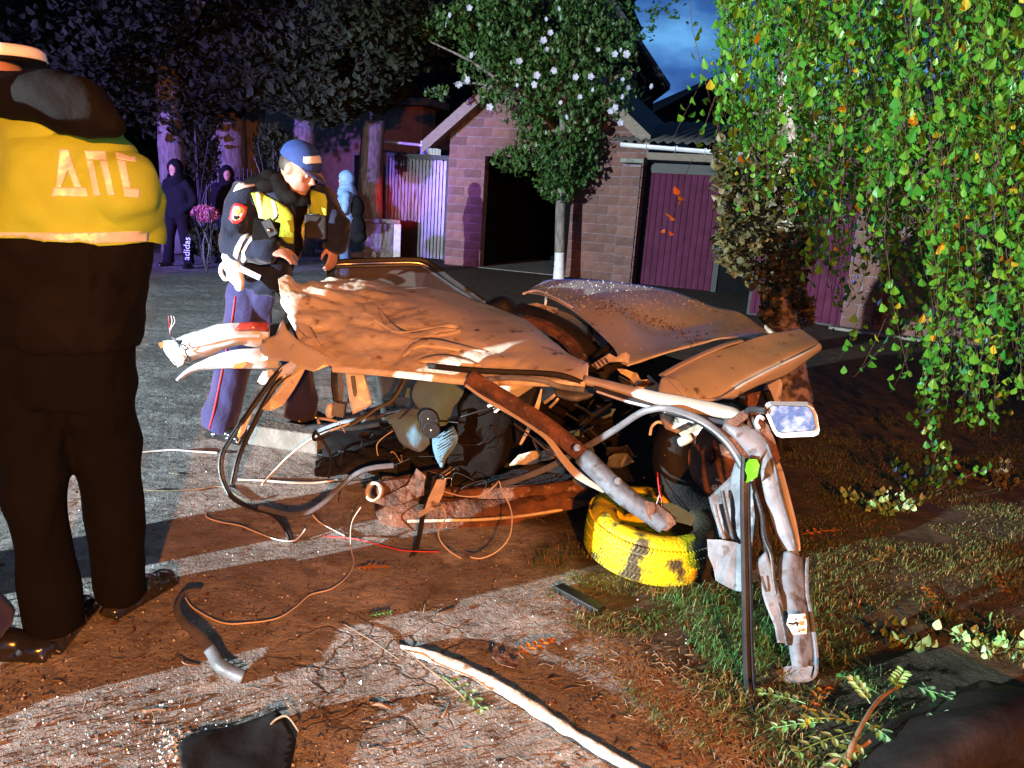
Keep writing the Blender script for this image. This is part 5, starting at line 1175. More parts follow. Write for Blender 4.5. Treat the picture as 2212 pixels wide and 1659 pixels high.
strip('door_card_edge', [(1170, 840, 3.36), (1160, 880, 3.35), (1145, 920, 3.35), (1124, 960, 3.35)], M['crumple'], car, .022, .006, widths=[.3, 1, .9, .5])
plate('orange_trim_panel', px([(1052, 875, 3.5), (1078, 866, 3.48), (1086, 880, 3.48), (1072, 892, 3.48), (1056, 888, 3.5)]), M['silver'], car, .005, .005, 12, .03)
cushion('steering_column_cover', [px([(1195, 838, 3.4), (1240, 838, 3.36), (1284, 840, 3.4)]), px([(1205, 855, 3.34), (1245, 860, 3.3), (1282, 852, 3.34)]), px([(1220, 864, 3.36), (1245, 868, 3.34), (1268, 865, 3.36)])], M['greyseal'], .002, .03)
strip('orange_lever', [(1176, 870, 3.42), (1190, 860, 3.4), (1200, 852, 3.4)], M['silver'], car, .014, .006)
strip('orange_lever', [(1188, 880, 3.42), (1200, 868, 3.4), (1206, 860, 3.4)], M['silver'], car, .012, .006)
plate('torn_liner', px([(1290, 905, 3.5), (1320, 890, 3.48), (1322, 870, 3.46), (1314, 874, 3.46), (1285, 892, 3.48), (1262, 905, 3.5), (1250, 918, 3.5)]), M['carpet'], car, .006, .012, 16, .02, 4)
strip('violet_torn_sheet', [(1404, 940, 3.3), (1408, 922, 3.3), (1420, 912, 3.3), (1432, 914, 3.3)], M['white'], car, .012, .004)
mb = MB(); mb.tube([at(1472, 955, 3.15), at(1486, 948, 3.12), at(1494, 942, 3.1)], [.022, .02, .016], 12); mb.build('suspension_bush', M['whiteloose'], car, True)
plate('under_dash_board', px([(1410, 1000, 3.4), (1470, 990, 3.36), (1500, 1060, 3.3), (1490, 1140, 3.2), (1430, 1120, 3.3)]), M['darkpl'], car, .02, .02, 8, .04, 4)
wire('loose_wire', [(1418, 1120, 3.1), (1430, 1090, 3.12), (1424, 1060, 3.15), (1420, 1020, 3.2)], .003, M['wirer'], car)
wire('loose_wire', [(1425, 1120, 3.1), (1418, 1095, 3.12), (1424, 1070, 3.15)], .0025, M['wirew'], car)
# left floor: carpet lump, dark box, white pillars
cushion('crumpled_carpet', [px([(688, 990, 3.7), (740, 980, 3.66), (800, 968, 3.68), (850, 975, 3.7)]), px([(680, 1010, 3.62), (740, 1004, 3.54), (800, 995, 3.54), (860, 1000, 3.6)]), px([(684, 1030, 3.56), (740, 1028, 3.48), (800, 1018, 3.5), (860, 1022, 3.55)])], M['carpet'], .03, .02)
cushion('dark_floor_box', [px([(700, 930, 4.05), (760, 922, 4.05), (830, 915, 4.1), (870, 915, 4.1)]), px([(698, 960, 3.9), (760, 955, 3.86), (830, 948, 3.9), (870, 945, 3.95)]), px([(695, 995, 3.8), (760, 985, 3.75), (830, 975, 3.75), (870, 975, 3.8)])], M['black'], .01, .03)
plate('white_inner_pillar', px([(746, 804, 3.6), (762, 806, 3.6), (786, 808, 3.6), (796, 840, 3.58), (804, 872, 3.56), (786, 884, 3.55), (762, 895, 3.54), (756, 870, 3.56), (750, 835, 3.58)]), M['white'], car, .015, .008, 14, .03, 3, True)
strip('inner_pillar_rib', [(762, 812, 3.575), (766, 840, 3.57), (772, 870, 3.56)], M['primer'], car, .02, .012)
strip('seat_belt_strap', [(735, 806, 3.6), (737, 840, 3.6), (736, 868, 3.6)], M['greyseal'], car, .022, .004)
strip('dark_inner_strap', [(722, 800, 3.62), (722, 830, 3.62), (726, 866, 3.6)], M['black'], car, .03, .008)
mb = MB(); q = at(733, 883, 3.58); mb.box(q, (.06, .05, .07), Matrix.Rotation(.15, 3, 'Y')); mb.build('belt_reel', M['primer'], car, False, .004)
mb = MB(); q = at(713, 888, 3.6); mb.sphere(q, .034, (.7, .7, 1.2), 10); mb.build('reel_cover', M['white'], car, True)
for o_ in (0, 5):
    strip('inner_rail', [(874 + o_, 812, 3.8), (858 + o_, 845, 3.74), (840 + o_, 868, 3.7), (812 + o_, 882, 3.66), (786, 898 + o_, 3.62), (756, 915 + o_, 3.6)], M['greyseal'] if o_ else M['rubber'], car, .012, .01)
strip('cross_rail', [(690, 930, 3.9), (740, 912, 3.85), (790, 905, 3.82), (840, 895, 3.8)], M['primer'], car, .03, .015, upv=(0, 0, 1))
strip('cross_rail', [(660, 925, 3.95), (700, 920, 3.92), (750, 925, 3.9), (820, 915, 3.9)], M['darkpl'], car, .04, .02, upv=(0, 0, 1))
# torn metal, trim and cable tangle filling the cabin
rnd = random.Random(123)
for k in range(46):
    u, v = rnd.uniform(720, 1440), rnd.uniform(850, 1050); Yk = rnd.uniform(3.5, 4.2); r0 = rnd.uniform(12, 42); n5 = rnd.choice([4, 5, 6]); a0 = rnd.uniform(0, 6.28); el = rnd.uniform(.3, 1)
    a = [(u + math.cos(a0 + 6.28 * q / n5) * r0 * rnd.uniform(.5, 1.2), v + math.sin(a0 + 6.28 * q / n5) * r0 * el * rnd.uniform(.4, 1.1), Yk + rnd.uniform(-.08, .08)) for q in range(n5)]
    plate('torn_scrap', px(a), M[rnd.choice(['darkpl', 'darkpl', 'black', 'carpet', 'carpet', 'seatdark', 'rust', 'primer', 'seat'])], car, .006, .014, 12, .03, k, rnd.random() < .5)
for k in range(34):
    u, v = rnd.uniform(700, 1420), rnd.uniform(850, 1060); Yk = rnd.uniform(3.35, 3.9); P_ = [(u, v, Yk)]
    for q in range(rnd.randint(2, 5)): u += rnd.gauss(0, 42); v += rnd.gauss(0, 26); Yk += rnd.uniform(-.1, .1); P_.append((u, min(max(v, 815), 1090), Yk))
    wire('tangled_cable', P_, rnd.choice([.002, .003, .003, .005, .007]), M[rnd.choice(['rubber', 'rubber', 'darkpl', 'greyseal', 'wirew', 'black'])], car)
# wires and cables of the wreck
G_ = lambda lst: [gr(u, v, z) for u, v, z in lst]
def gwire(pts, r, m, k=8): return wire('loose_wire', spline(G_(pts), k), r, m, car, raw=True)
gwire([(462, 1092, .02), (446, 1104, .03), (448, 1118, .02), (480, 1128, .015), (520, 1136, .02), (560, 1152, .01), (600, 1166, .012), (635, 1168, .01), (652, 1154, .02), (660, 1142, .04)], .0032, M['wirew'])
gwire([(675, 1112, .06), (690, 1128, .03), (715, 1142, .01), (745, 1158, .01)], .003, M['wirew'])
gwire([(700, 1158, .012), (730, 1160, .01), (780, 1166, .02), (830, 1180, .01), (880, 1190, .012), (950, 1192, .01)], .0028, M['wirer'])
gwire([(780, 1095, .12), (760, 1130, .06), (758, 1180, .02), (764, 1215, .01), (750, 1245, .01), (715, 1272, .012), (670, 1285, .01), (640, 1310, .01), (600, 1335, .012), (540, 1345, .01), (480, 1345, .012), (420, 1315, .01), (400, 1290, .012)], .003, M['wirew'])
wire('loose_wire', [(960, 1062, 3.2), (1000, 1072, 3.16), (1040, 1070, 3.14), (1068, 1050, 3.16), (1078, 1040, 3.2), (1085, 1062, 3.16), (1100, 1090, 3.12), (1106, 1120, 3.06), (1100, 1160, 2.98), (1075, 1190, 2.92), (1040, 1206, 2.9), (1015, 1203, 2.9)], .0032, M['wirew'], car)
wire('loose_wire', [(958, 1095, 3.1), (962, 1120, 3.06), (948, 1145, 3.0), (950, 1165, 2.96), (970, 1190, 2.92), (996, 1206, 2.9)], .0032, M['wirew'], car)
wire('pale_cable', [(566, 1048, 3.5), (590, 1020, 3.6), (630, 980, 3.66), (680, 945, 3.7), (737, 922, 3.74), (790, 900, 3.78)], .006, M['wirew'], car)
gwire([(514, 1036, .02), (570, 1038, .02), (620, 1042, .03), (680, 1043, .02), (740, 1035, .03)], .006, M['wirew'])
gwire([(294, 978, .01), (340, 974, .012), (380, 972, .02), (430, 976, .012), (470, 978, .02)], .006, M['wirew'])
gwire([(560, 1072, .012), (530, 1080, .01), (480, 1052, .012), (430, 1056, .01), (360, 1060, .012), (310, 1058, .01)], .004, M['drytwig'])

# ---- loose pieces around the wreck ---------------------------------------
# tyre planter painted yellow
tyre = empty('painted_tyre', (.655, 3.13, 0), 'old tyre painted yellow with worn patches lying flat on the grass under the pillar', 'tyre')
tcn = Vector((.655, 3.13, .118)); tax = Vector((.05, -.08, 1)).normalized()
def tyre_prof():
    return [(.165, -.075), (.20, -.105), (.245, -.108), (.272, -.09), (.284, -.055), (.288, 0), (.284, .055), (.272, .09), (.245, .108), (.20, .105), (.165, .075), (.170, .06), (.19, .085), (.235, .092), (.262, .0), (.235, -.092), (.19, -.085), (.170, -.06)]
mb = MB(); ringmesh(mb, tcn, tax, tyre_prof(), 96); mb.build('casing', M['yellowp'], tyre, True)
mb = MB(); s_ = tax.orthogonal().normalized(); t_ = tax.cross(s_)
for k in range(110):
    a = 6.28318 * k / 110
    d = s_ * math.cos(a) + t_ * math.sin(a); d2 = s_ * math.cos(a + .02) + t_ * math.sin(a + .02)
    for zz in (-.062, -.02, .022, .064):
        c0 = tcn + d * .288 + tax * zz; c1_ = tcn + d2 * .288 + tax * (zz + .03)
        R3 = Matrix((d, tax.cross(d), tax)).transposed(); mb.box(tcn + d * (.288 - abs(zz) * .06) + tax * zz, (.010, .0115, .032), R3 @ Matrix.Rotation(.35 if int(zz * 1000) % 2 else -.35, 3, 'X'))
o = mb.build('tread_block', M['yellowp'], tyre); o['kind'] = 'stuff'
# concrete block
kb = MB(); kp = [gr(532, 960), gr(700, 1000), gr(700, 965), gr(545, 938)]
c = gr(612, 975) ; a = (gr(690, 985) - gr(535, 962)); ang = math.atan2(a.y, a.x)
kb.box(c + Vector((0, .10, .06)), (a.length * .98, .16, .12), Matrix.Rotation(ang, 3, 'Z')); tag(kb.build('kerb_stone', M['concrete'], None, False, .012), 'pale concrete kerb stone half under the left end of the wreck', 'kerb stone')
# torn white trim lying in the foreground
tw = strip('torn_trim', [], M['whiteloose'], None, .05, .02, raw=True, upv=(0, -.2, 1), pts=None) if False else None
P = spline([gr(868, 1398, .012), gr(900, 1408, .016), gr(950, 1424, .017), gr(1010, 1448, .018), gr(1080, 1485, .02), gr(1140, 1520, .02), gr(1200, 1560, .02), gr(1260, 1598, .02), gr(1330, 1640, .02), gr(1420, 1690, .02)], 7)
mb = MB(); n_ = len(P); mb.sweep(P, [(-.018, -.012), (-.020, .002), (-.010, .013), (.010, .014), (.020, .004), (.018, -.012)], (0, -.55, .8), [.2 + .8 * min(1, i / 8) - .35 * max(0, (i - 34) / (n_ - 34)) + .32 * nz3(P[i], 30) for i in range(n_)])
tr_ = mb.build('torn_trim', M['whiteloose'], None, True); tag(tr_, 'long torn white body trim lying diagonally on the ground in the foreground', 'car trim')
mb = MB(); mb.sweep([p + Vector((.004, -.010, -.010)) for p in P[6:]], [(-.008, -.008), (-.008, .006), (.008, .006), (.008, -.008)], (0, 0, 1)); mb.build('trim_backing', M['rubber'], tr_)
for k, (u, v) in enumerate(((1062, 1400), (1090, 1408))):
    pass
plate('trim_tear', [gr(1062 + a_, 1418 + b_, .03) for a_, b_ in ((0, 0), (4, -22), (14, -20), (18, -4), (34, -12), (40, 4), (66, 10), (50, 26), (20, 18))], M['rust'], tr_, .003, .004, 20, .02)
# curved strip half in shade, white where the beam reaches it
P = spline([gr(433, 1273, .03), gr(397, 1280, .04), gr(382, 1312, .05), gr(398, 1346, .05), gr(430, 1374, .045), (gr(457, 1408, .04)), gr(474, 1436, .03), gr(500, 1452, .02), gr(527, 1463, .015)], 6)
mb = MB(); mb.sweep(P, [(-.016, -.004), (-.016, .004), (.016, .005), (.016, -.004)], (0, -.8, .6), [.35 + .9 * min(1, i / 34) for i in range(len(P))]); tag(mb.build('curved_strip', M['greyseal'], None, True), 'curved grey strip of bodywork beside the shaded feet, one end lit pale', 'car trim')
# black plastic tray at the bottom edge
bp_ = [gr(388, 1608, .012), gr(402, 1600, .014), gr(480, 1575, .016), gr(555, 1552, .02), gr(600, 1538, .03), gr(618, 1560, .03), gr(640, 1600, .025), gr(628, 1660, .018), gr(610, 1720, .018), gr(400, 1720, .012), gr(392, 1660, .012)]
tray = plate('black_plastic_panel', bp_, M['black'], None, .01, .012, 9, .03, 3, True); tag(tray, 'glossy black broken plastic panel lying at the bottom edge of the picture', 'broken panel')
# dark broken bumper at lower right
bpn = sheet('dark_bumper', [[gr(1770, 1690, .02), gr(1880, 1590, .03), gr(1990, 1530, .04), gr(2120, 1470, .05)], [gr(1850, 1700, .10), gr(1960, 1600, .16), gr(2080, 1530, .2), gr(2140, 1478, .12)], [gr(1950, 1720, .12), gr(2050, 1640, .18), gr(2180, 1560, .22), gr(2260, 1500, .2)], [gr(2050, 1760, .04), gr(2160, 1690, .06), gr(2280, 1620, .08), gr(2400, 1560, .08)]], M['darkpl'], None, .006, 7, 6, amp=.012, fs=7, seed=41)
tag(bpn, 'large dark torn bumper skin lying in the lower right corner on the grass', 'bumper')
sl_ = strip('black_slab', [], M['rubber'], None, raw=True, pts=None) if False else None
mb = MB(); a, b = gr(1205, 1270, .008), gr(1300, 1322, .008); d = b - a; mb.box((a + b) / 2, (d.length, .05, .035), Matrix.Rotation(math.atan2(d.y, d.x), 3, 'Z')); tag(mb.build('black_rubber_block', M['black'], None, False, .006), 'short black rubber bar lying in the grass in front of the yellow tyre', 'rubber bar')
# a leaf stuck on the torn door
lp = at(1625, 1018, 2.575)
lf = MB(); lf.add([at(u, v, 2.57 + dy) for u, v, dy in ((1612, 1000, 0), (1618, 992, .004), (1634, 992, .004), (1641, 1004, .0), (1638, 1018, -.006), (1636, 1030, -.004), (1624, 1037, 0), (1612, 1043, .002), (1614, 1028, 0), (1609, 1016, 0))] + [lp - Vector((0, .006, 0))], [(i, (i + 1) % 10, 10) for i in range(10)])
M['brightleaf'] = leafmat('fresh_bright_leaf', (.10, .55, .02), (.14, .62, .03), None, .4, .3)
tag(lf.build('leaf', M['brightleaf'], None), 'single bright green leaf stuck on the torn door frame below the mirror', 'leaf')
# ================================================================== PEOPLE
def head_parts(mb, c, f, u_, s=1.0, face=True):
    c = Vector(c); f = Vector(f).normalized(); u_ = Vector(u_); u_ = (u_ - f * u_.dot(f)).normalized(); sd_ = f.cross(u_); Rm = Matrix((f, sd_, u_)).transposed()
    def sp(x, y, z, r, sc3=(1, 1, 1)): mb.sphere(c + (f * x + sd_ * y + u_ * z) * s, r * s, sc3, 12, Rm)
    sp(-.01, 0, .015, .098, (1.05, .80, 1.08)); sp(.025, 0, -.05, .072, (1.0, .88, 1.1)); sp(.062, 0, -.10, .032, (1, 1.2, .8))
    sp(.03, .03, -.075, .045, (1, .7, 1.)); sp(.03, -.03, -.075, .045, (1, .7, 1.))
    sp(.078, 0, .025, .03, (.6, 1.9, .5))
    mb.tube([c + (f * .088 + u_ * .012) * s, c + (f * .112 - u_ * .022) * s, c + (f * .092 - u_ * .034) * s], [.010 * s, .0155 * s, .013 * s], 8)
    sp(.086, 0, -.062, .017, (.8, 1.4, .45)); sp(.084, 0, -.074, .016, (.8, 1.3, .45))
    for q in (1, -1):
        sp(-.012, q * .080, -.008, .030, (.75, .28, 1.05)); sp(.060, q * .043, -.022, .026, (.8, .8, .8))
    return f, u_, sd_
def hand_parts(mb, wr, d, palm_n, s=1.0, curl=.5, spread=.0, side=1):
    """palm and five separate fingers; d = direction of the hand, palm_n = way the palm looks"""
    d = Vector(d).normalized(); n = Vector(palm_n); n = (n - d * n.dot(d)).normalized(); a = d.cross(n) * side; wr = Vector(wr)
    mb.sphere(wr + d * .045 * s, .045 * s, (1.0, .95, .38), 10, Matrix((d, a, n)).transposed())
    for k, (o, L_) in enumerate(((-.030, .068), (-.010, .078), (.010, .073), (.028, .058))):
        p = wr + d * .080 * s + a * o * s; dd = d.copy(); pts = [wr + d * .05 * s + a * o * .8 * s, p]; r = [.011 * s, .0105 * s]
        for j in range(3):
            dd = (dd + n * curl * (.5 + .25 * j) + a * spread * o * 8).normalized(); p = p + dd * L_ / 3 * 1.1 * s; pts.append(p); r.append((.0098 - .0012 * j) * s)
        mb.tube(pts, r, 8); mb.sphere(pts[-1], r[-1], n=6)
    p0 = wr + d * .02 * s - a * .022 * s; p1 = p0 + (d * .6 - a * .7 + n * .25).normalized() * .038 * s; p2 = p1 + (d * .8 - a * .1 + n * .55).normalized() * .034 * s; p3 = p2 + (d * .8 + a * .3 + n * .5).normalized() * .024 * s
    mb.tube([p0, p1, p2, p3], [.015 * s, .0125 * s, .011 * s, .009 * s], 8); mb.sphere(p3, .009 * s, n=6)
def shoe(mb, ank, dr, s=1.0):
    ank = Vector(ank); dr = Vector(dr); dr.z = 0; dr.normalize(); g0 = Vector((ank.x, ank.y, 0)); sd_ = Vector((0, 0, 1)).cross(dr); Rm = Matrix((dr, sd_, Vector((0, 0, 1)))).transposed()
    mb.sphere(g0 - dr * .02 * s + Vector((0, 0, .055)), .06 * s, (1.0, .72, .95), 10, Rm); mb.sphere(g0 + dr * .075 * s + Vector((0, 0, .045)), .06 * s, (1.3, .78, .75), 10, Rm); mb.sphere(g0 + dr * .165 * s + Vector((0, 0, .035)), .05 * s, (1.2, .95, .68), 10, Rm)
    mb.box(g0 + dr * .07 * s + Vector((0, 0, .012)), (.28 * s, .088 * s, .022), Rm)
def figure(J, label, group=None, voxel=.012, jm='darkcl', tm='darkcl', hood=None, cap=None, folds=.008, hands=True, jr=1.0, tr_=1.0, seed=0, curlR=.5, curlL=.5, shoes=True, hair=True):
    """J: joints in world space. Returns root and its garments"""
    root = empty('person', J['base'], label, 'person', group)
    sx = Vector(J['side']).normalized(); k = J.get('k', 1.0)
    out = {'root': root}
    # ---- the continuous body
    b = MB(); f, u_, sd_ = head_parts(b, J['head'], J['hf'], J['hu'], k)
    b.tube([Vector(J['head']) - u_ * .05 * k - f * .02 * k, J['neck'], J['chest']], [.058 * k, .060 * k, .07 * k], 12)
    loft(b, [(J['pelvis'], .15 * k, .11 * k), (J['waist'], .14 * k, .10 * k), (J['chest'], .17 * k, .11 * k), (Vector(J['chest']).lerp(Vector(J['neck']), .6), .13 * k, .08 * k)], sx)
    for q in 'LR':
        limb(b, [(J['sh' + q], .055 * k), (J['el' + q], .042 * k), (J['wr' + q], .028 * k)])
        if hands: hand_parts(b, J['wr' + q], J.get('hd' + q, Vector(J['wr' + q]) - Vector(J['el' + q])), J.get('hn' + q, (0, 0, -1)), k, curlL if q == 'L' else curlR, 0, 1 if q == 'L' else -1)
        limb(b, [(J['hip' + q], .085 * k), (J['kn' + q], .058 * k), (J['an' + q], .042 * k)])
    out['body'] = organic('body', b, M['skin'], root, min(voxel, .007) if hands and voxel < .01 else voxel, 3)
    # ---- jacket
    b = MB(); tor = [(a, rx * jr, ry * jr) for a, rx, ry in J['torso']]; loft(b, tor, sx, 24)
    for q in 'LR':
        arm = J.get('sleeve', (.085, .070, .058)); limb(b, [(J['sh' + q], arm[0] * k), (J['el' + q], arm[1] * k), (Vector(J['el' + q]).lerp(Vector(J['wr' + q]), .92), arm[2] * k)], 5)
        b.sphere(Vector(J['sh' + q]).lerp(Vector(J['chest']), .3), .10 * k, n=8)
    out['jacket'] = organic('jacket', b, M[jm], root, voxel, 5, folds, 7, seed, (1, 1, 1.3))
    # ---- trousers
    b = MB(); loft(b, J['seat'], sx, 20)
    wdt = J.get('leg', (.11, .085, .085, .09))
    for q in 'LR':
        hp, kn, an = (Vector(J[a + q]) for a in ('hip', 'kn', 'an')); low = J.get('hem' + q, an + Vector((0, 0, -.02)))
        P = [hp, hp.lerp(kn, .5), kn, kn.lerp(an, .5), Vector(low)]; rr = [wdt[0], (wdt[0] + wdt[1]) / 2 * 1.04, wdt[1], wdt[2], wdt[3]]
        b.tube(spline(P, 5), [rr[min(int(i / 5), 3)] + (rr[min(int(i / 5), 3) + 1] - rr[min(int(i / 5), 3)]) * ((i - 5 * min(int(i / 5), 3)) / 5) for i in range(21)], 16)
        b.sphere(hp, wdt[0], n=8)
    out['trousers'] = organic('trousers', b, M[tm], root, voxel, 4, folds, 6, seed + 3, (1, 1, .55))
    if shoes:
        for q in 'LR':
            b = MB(); shoe(b, J['an' + q], J.get('toe' + q, f), k); out['shoe' + q] = organic('shoe', b, M['shoe'], root, .008, 3)
    if hood:
        b = MB(); c = Vector(J['head'])
        b.sphere(c - f * .025 * k + u_ * .02 * k, .135 * k, (1, .92, 1.08), 12, Matrix((f, sd_, u_)).transposed())
        b.tube([c - u_ * .08 * k - f * .02, Vector(J['neck']) - u_ * .04], [.125 * k, .16 * k], 14); b.sphere(Vector(J['neck']) - u_ * .05, .15 * k, (1.1, 1.25, .8), 10)
        hd = organic('hood', b, M[hood], root, .011, 3, .004, 10, seed)
        bm = bmesh.new(); bm.from_mesh(hd.data)      # open the face side
        dele = [fc for fc in bm.faces if (fc.calc_center_median() - (c - u_ * .03)).normalized().dot(f) > .70 and (fc.calc_center_median() - c).dot(u_) > -.13]
        bmesh.ops.delete(bm, geom=dele, context='FACES'); bm.to_mesh(hd.data); bm.free(); solid(hd, .008); out['hood'] = hd
    elif hair:
        b = MB(); c = Vector(J['head']); b.sphere(c - f * .018 * k + u_ * .022 * k, .100 * k, (1.04, .84, 1.06), 12, Matrix((f, sd_, u_)).transposed()); h = organic('hair', b, M['hair'], root, .008, 2, .002, 40)
        bm = bmesh.new(); bm.from_mesh(h.data); bmesh.ops.bisect_plane(bm, geom=bm.verts[:] + bm.edges[:] + bm.faces[:], plane_co=c + f * .03 * k, plane_no=(f - u_ * .9).normalized(), clear_outer=True); bm.to_mesh(h.data); bm.free()
    out.update(f=f, u=u_, s=sd_); return out
def template(base, ang, H=1.78, stance=.22, arms='down', lean=0, k=1.0, bulk=1.0):
    h = H / 1.8; base = Vector(base); Rz = Matrix.Rotation(ang, 3, 'Z')     # local: x = his left.. y = forward
    def q(x, y, z): return base + Rz @ Vector((x * h, (y + lean * z * z * .3) * h, z * h))
    fr = Rz @ Vector((0, 1, 0))
    J = dict(base=base, side=Rz @ Vector((1, 0, 0)), k=h, head=q(0, .03, 1.66), hf=fr, hu=(0, 0, 1), neck=q(0, -.01, 1.50), chest=q(0, 0, 1.30), waist=q(0, 0, 1.08), pelvis=q(0, 0, .94))
    for s_, n in ((1, 'L'), (-1, 'R')):
        J['sh' + n] = q(s_ * .185, -.01, 1.41)
        if arms == 'down': J['el' + n] = q(s_ * .25, -.04, 1.13); J['wr' + n] = q(s_ * .24, .05, .88)
        elif arms == 'pockets': J['el' + n] = q(s_ * .29, -.07, 1.14); J['wr' + n] = q(s_ * .19, .10, .98)
        elif arms == 'front': J['el' + n] = q(s_ * .26, .02, 1.14); J['wr' + n] = q(s_ * .08, .24, 1.18)
        J['hip' + n] = q(s_ * .095, 0, .90); J['kn' + n] = q(s_ * (.095 + stance * .25), .02, .50); J['an' + n] = q(s_ * (.09 + stance * .5), 0, .09)
        J['toe' + n] = Rz @ Vector((s_ * .25, 1, 0))
    J['torso'] = [(q(0, 0, .84), .20 * h * bulk, .15 * h * bulk), (q(0, 0, .98), .205 * h * bulk, .155 * h * bulk), (q(0, 0, 1.15), .20 * h * bulk, .15 * h * bulk), (q(0, 0, 1.32), .21 * h * bulk, .15 * h * bulk), (q(0, -.01, 1.44), .17 * h * bulk, .11 * h * bulk), (q(0, -.01, 1.53), .085 * h, .08 * h)]
    J['seat'] = [(q(0, 0, .82), .17 * h, .125 * h), (q(0, 0, .93), .18 * h, .135 * h), (q(0, 0, 1.02), .17 * h, .125 * h)]
    return J

# ---- policeman seen from behind at the left edge -------------------------
Y0 = 2.32
J = dict(base=gr(170, 1395), side=(1, .08, 0), k=1.04, head=at(-6, 196, 2.36), hf=(-.35, .93, -.05), hu=(-.07, 0, 1), neck=at(30, 250, 2.34), chest=at(130, 400, 2.34), waist=at(135, 600, 2.34), pelvis=at(135, 760, 2.34),
    shR=at(236, 372, 2.32), elR=at(266, 445, 2.30), wrR=at(215, 500, 2.58), shL=at(2, 325, 2.34), elL=at(-40, 450, 2.34), wrL=at(60, 500, 2.6),
    hipR=at(205, 800, 2.35), knR=at(238, 1040, 2.42), anR=at(266, 1290, 2.44), hipL=at(70, 800, 2.33), knL=at(78, 1070, 2.27), anL=at(122, 1368, 2.21),
    torso=[(at(142, 742, 2.34), .215, .165), (at(140, 690, 2.34), .225, .170), (at(142, 600, 2.34), .232, .172), (at(146, 500, 2.34), .240, .175), (at(150, 415, 2.34), .235, .170), (at(140, 345, 2.34), .185, .150), (at(110, 275, 2.34), .130, .115), (at(70, 215, 2.34), .085, .08)],
    seat=[(at(140, 860, 2.34), .175, .14), (at(140, 780, 2.34), .205, .155), (at(140, 730, 2.34), .205, .155)], leg=(.115, .092, .085, .083), toeR=(.35, 1, 0), toeL=(-.1, 1, 0), sleeve=(.085, .078, .07),
    hemR=gr(266, 1318, .03) * 1, hemL=gr(122, 1402, .03) * 1)
# trouser hems end just above the shoes, at the ankle's own depth
J['hemR'] = Vector((J['anR'].x, J['anR'].y, .05)); J['hemL'] = Vector((J['anL'].x, J['anL'].y, .05))
cop = figure(J, 'heavy policeman seen from behind in a yellow vest and white banded cap', None, .012, 'jblack', 'trblack', folds=.016, seed=2, hair=False)
vb = at(150, 523, 2.2).z
vest = shell(cop['jacket'], 'vest', M['hiviz'], cop['root'], [((0, 0, vb), (0.0, 0, 1)), (at(110, 235, 2.34), (.12, 0, -1))], .012, .006)
_ns = [v.normal.copy() for v in vest.data.vertices]
for v, n_ in zip(vest.data.vertices, _ns):
    c_ = v.co; q_ = Vector((c_.x * .9 - c_.z * .75, c_.y * .6, c_.x * .35 + c_.z * .35)); a_ = noise.noise(q_ * 5.5 + Vector((3, 1, 7))); b_ = noise.noise(q_ * 13)
    v.co = c_ + n_ * ((1 - abs(a_) * 3.4) * .012 + b_ * .005 + .006)
vest.data.update()
band = decal('reflective_band', [[(-70, 500), (30, 502), (150, 503), (322, 499), (320, 521), (200, 526), (100, 526), (-70, 523)]], vest, M['reflect'], vest, .004)
t3 = lambda L_: [(a / 3, b / 3) for a, b in L_]
for nm, pl in (('letter', [t3([(385, 963), (447, 967), (465, 1040), (440, 1040), (425, 1075), (395, 1215), (362, 1215)]), t3([(440, 1040), (465, 1040), (530, 1215), (480, 1215), (436, 1090)]), t3([(345, 1215), (562, 1215), (577, 1275), (332, 1271)])]),
               ('letter', [t3([(545, 975), (685, 978), (692, 1035), (560, 1032)]), t3([(560, 1032), (600, 1033), (650, 1268), (608, 1270)]), t3([(645, 1034), (692, 1035), (746, 1266), (698, 1264)])]),
               ('letter', [t3([(745, 980), (885, 1000), (883, 1048), (822, 1040), (757, 1030)]), t3([(757, 1030), (812, 1038), (848, 1218), (797, 1214)]), t3([(797, 1214), (908, 1226), (902, 1282), (806, 1274)])])):
    o = decal(nm, pl, vest, M['reflect'], vest, .005, 6, .0015)
# hood lying on the back
b = MB()
loft(b, [(at(u, v, Y), a_, d_) for u, v, Y, a_, d_ in ((-110, 215, 2.3, .05, .05), (-60, 212, 2.27, .06, .06), (20, 208, 2.22, .058, .07), (70, 211, 2.19, .065, .07), (120, 214, 2.17, .080, .07), (170, 230, 2.16, .076, .065), (215, 250, 2.16, .060, .055), (245, 268, 2.17, .040, .040), (262, 282, 2.19, .016, .02))], (0, 0, 1), 24)
loft(b, [(at(u, v, Y), a_, d_) for u, v, Y, a_, d_ in ((-60, 192, 2.3, .035, .05), (30, 188, 2.27, .035, .05), (90, 188, 2.25, .038, .05), (150, 204, 2.24, .036, .045), (190, 226, 2.24, .02, .03))], (0, 0, 1), 20)
organic('hood', b, M['jblack'], cop['root'], .010, 5, .012, 8, 5)
# peaked cap with white band
hc_ = at(4, 116, 2.36); cu = Vector((-.08, 0, 1)).normalized(); mb = MB()
mb.tube([hc_ - cu * .020, hc_ - cu * .018, hc_ + cu * .004, hc_ + cu * .014, hc_ + cu * .020], [.112, .114, .112, .100, .03], 48); bnd = mb.build('cap_cover', M['capwhite'], cop['root'], True)
mb = MB(); mb.tube([hc_ - cu * .030, hc_ - cu * .0205], [.108, .1115], 40); mb.build('cap_lining', M['jblack'], cop['root'], False)

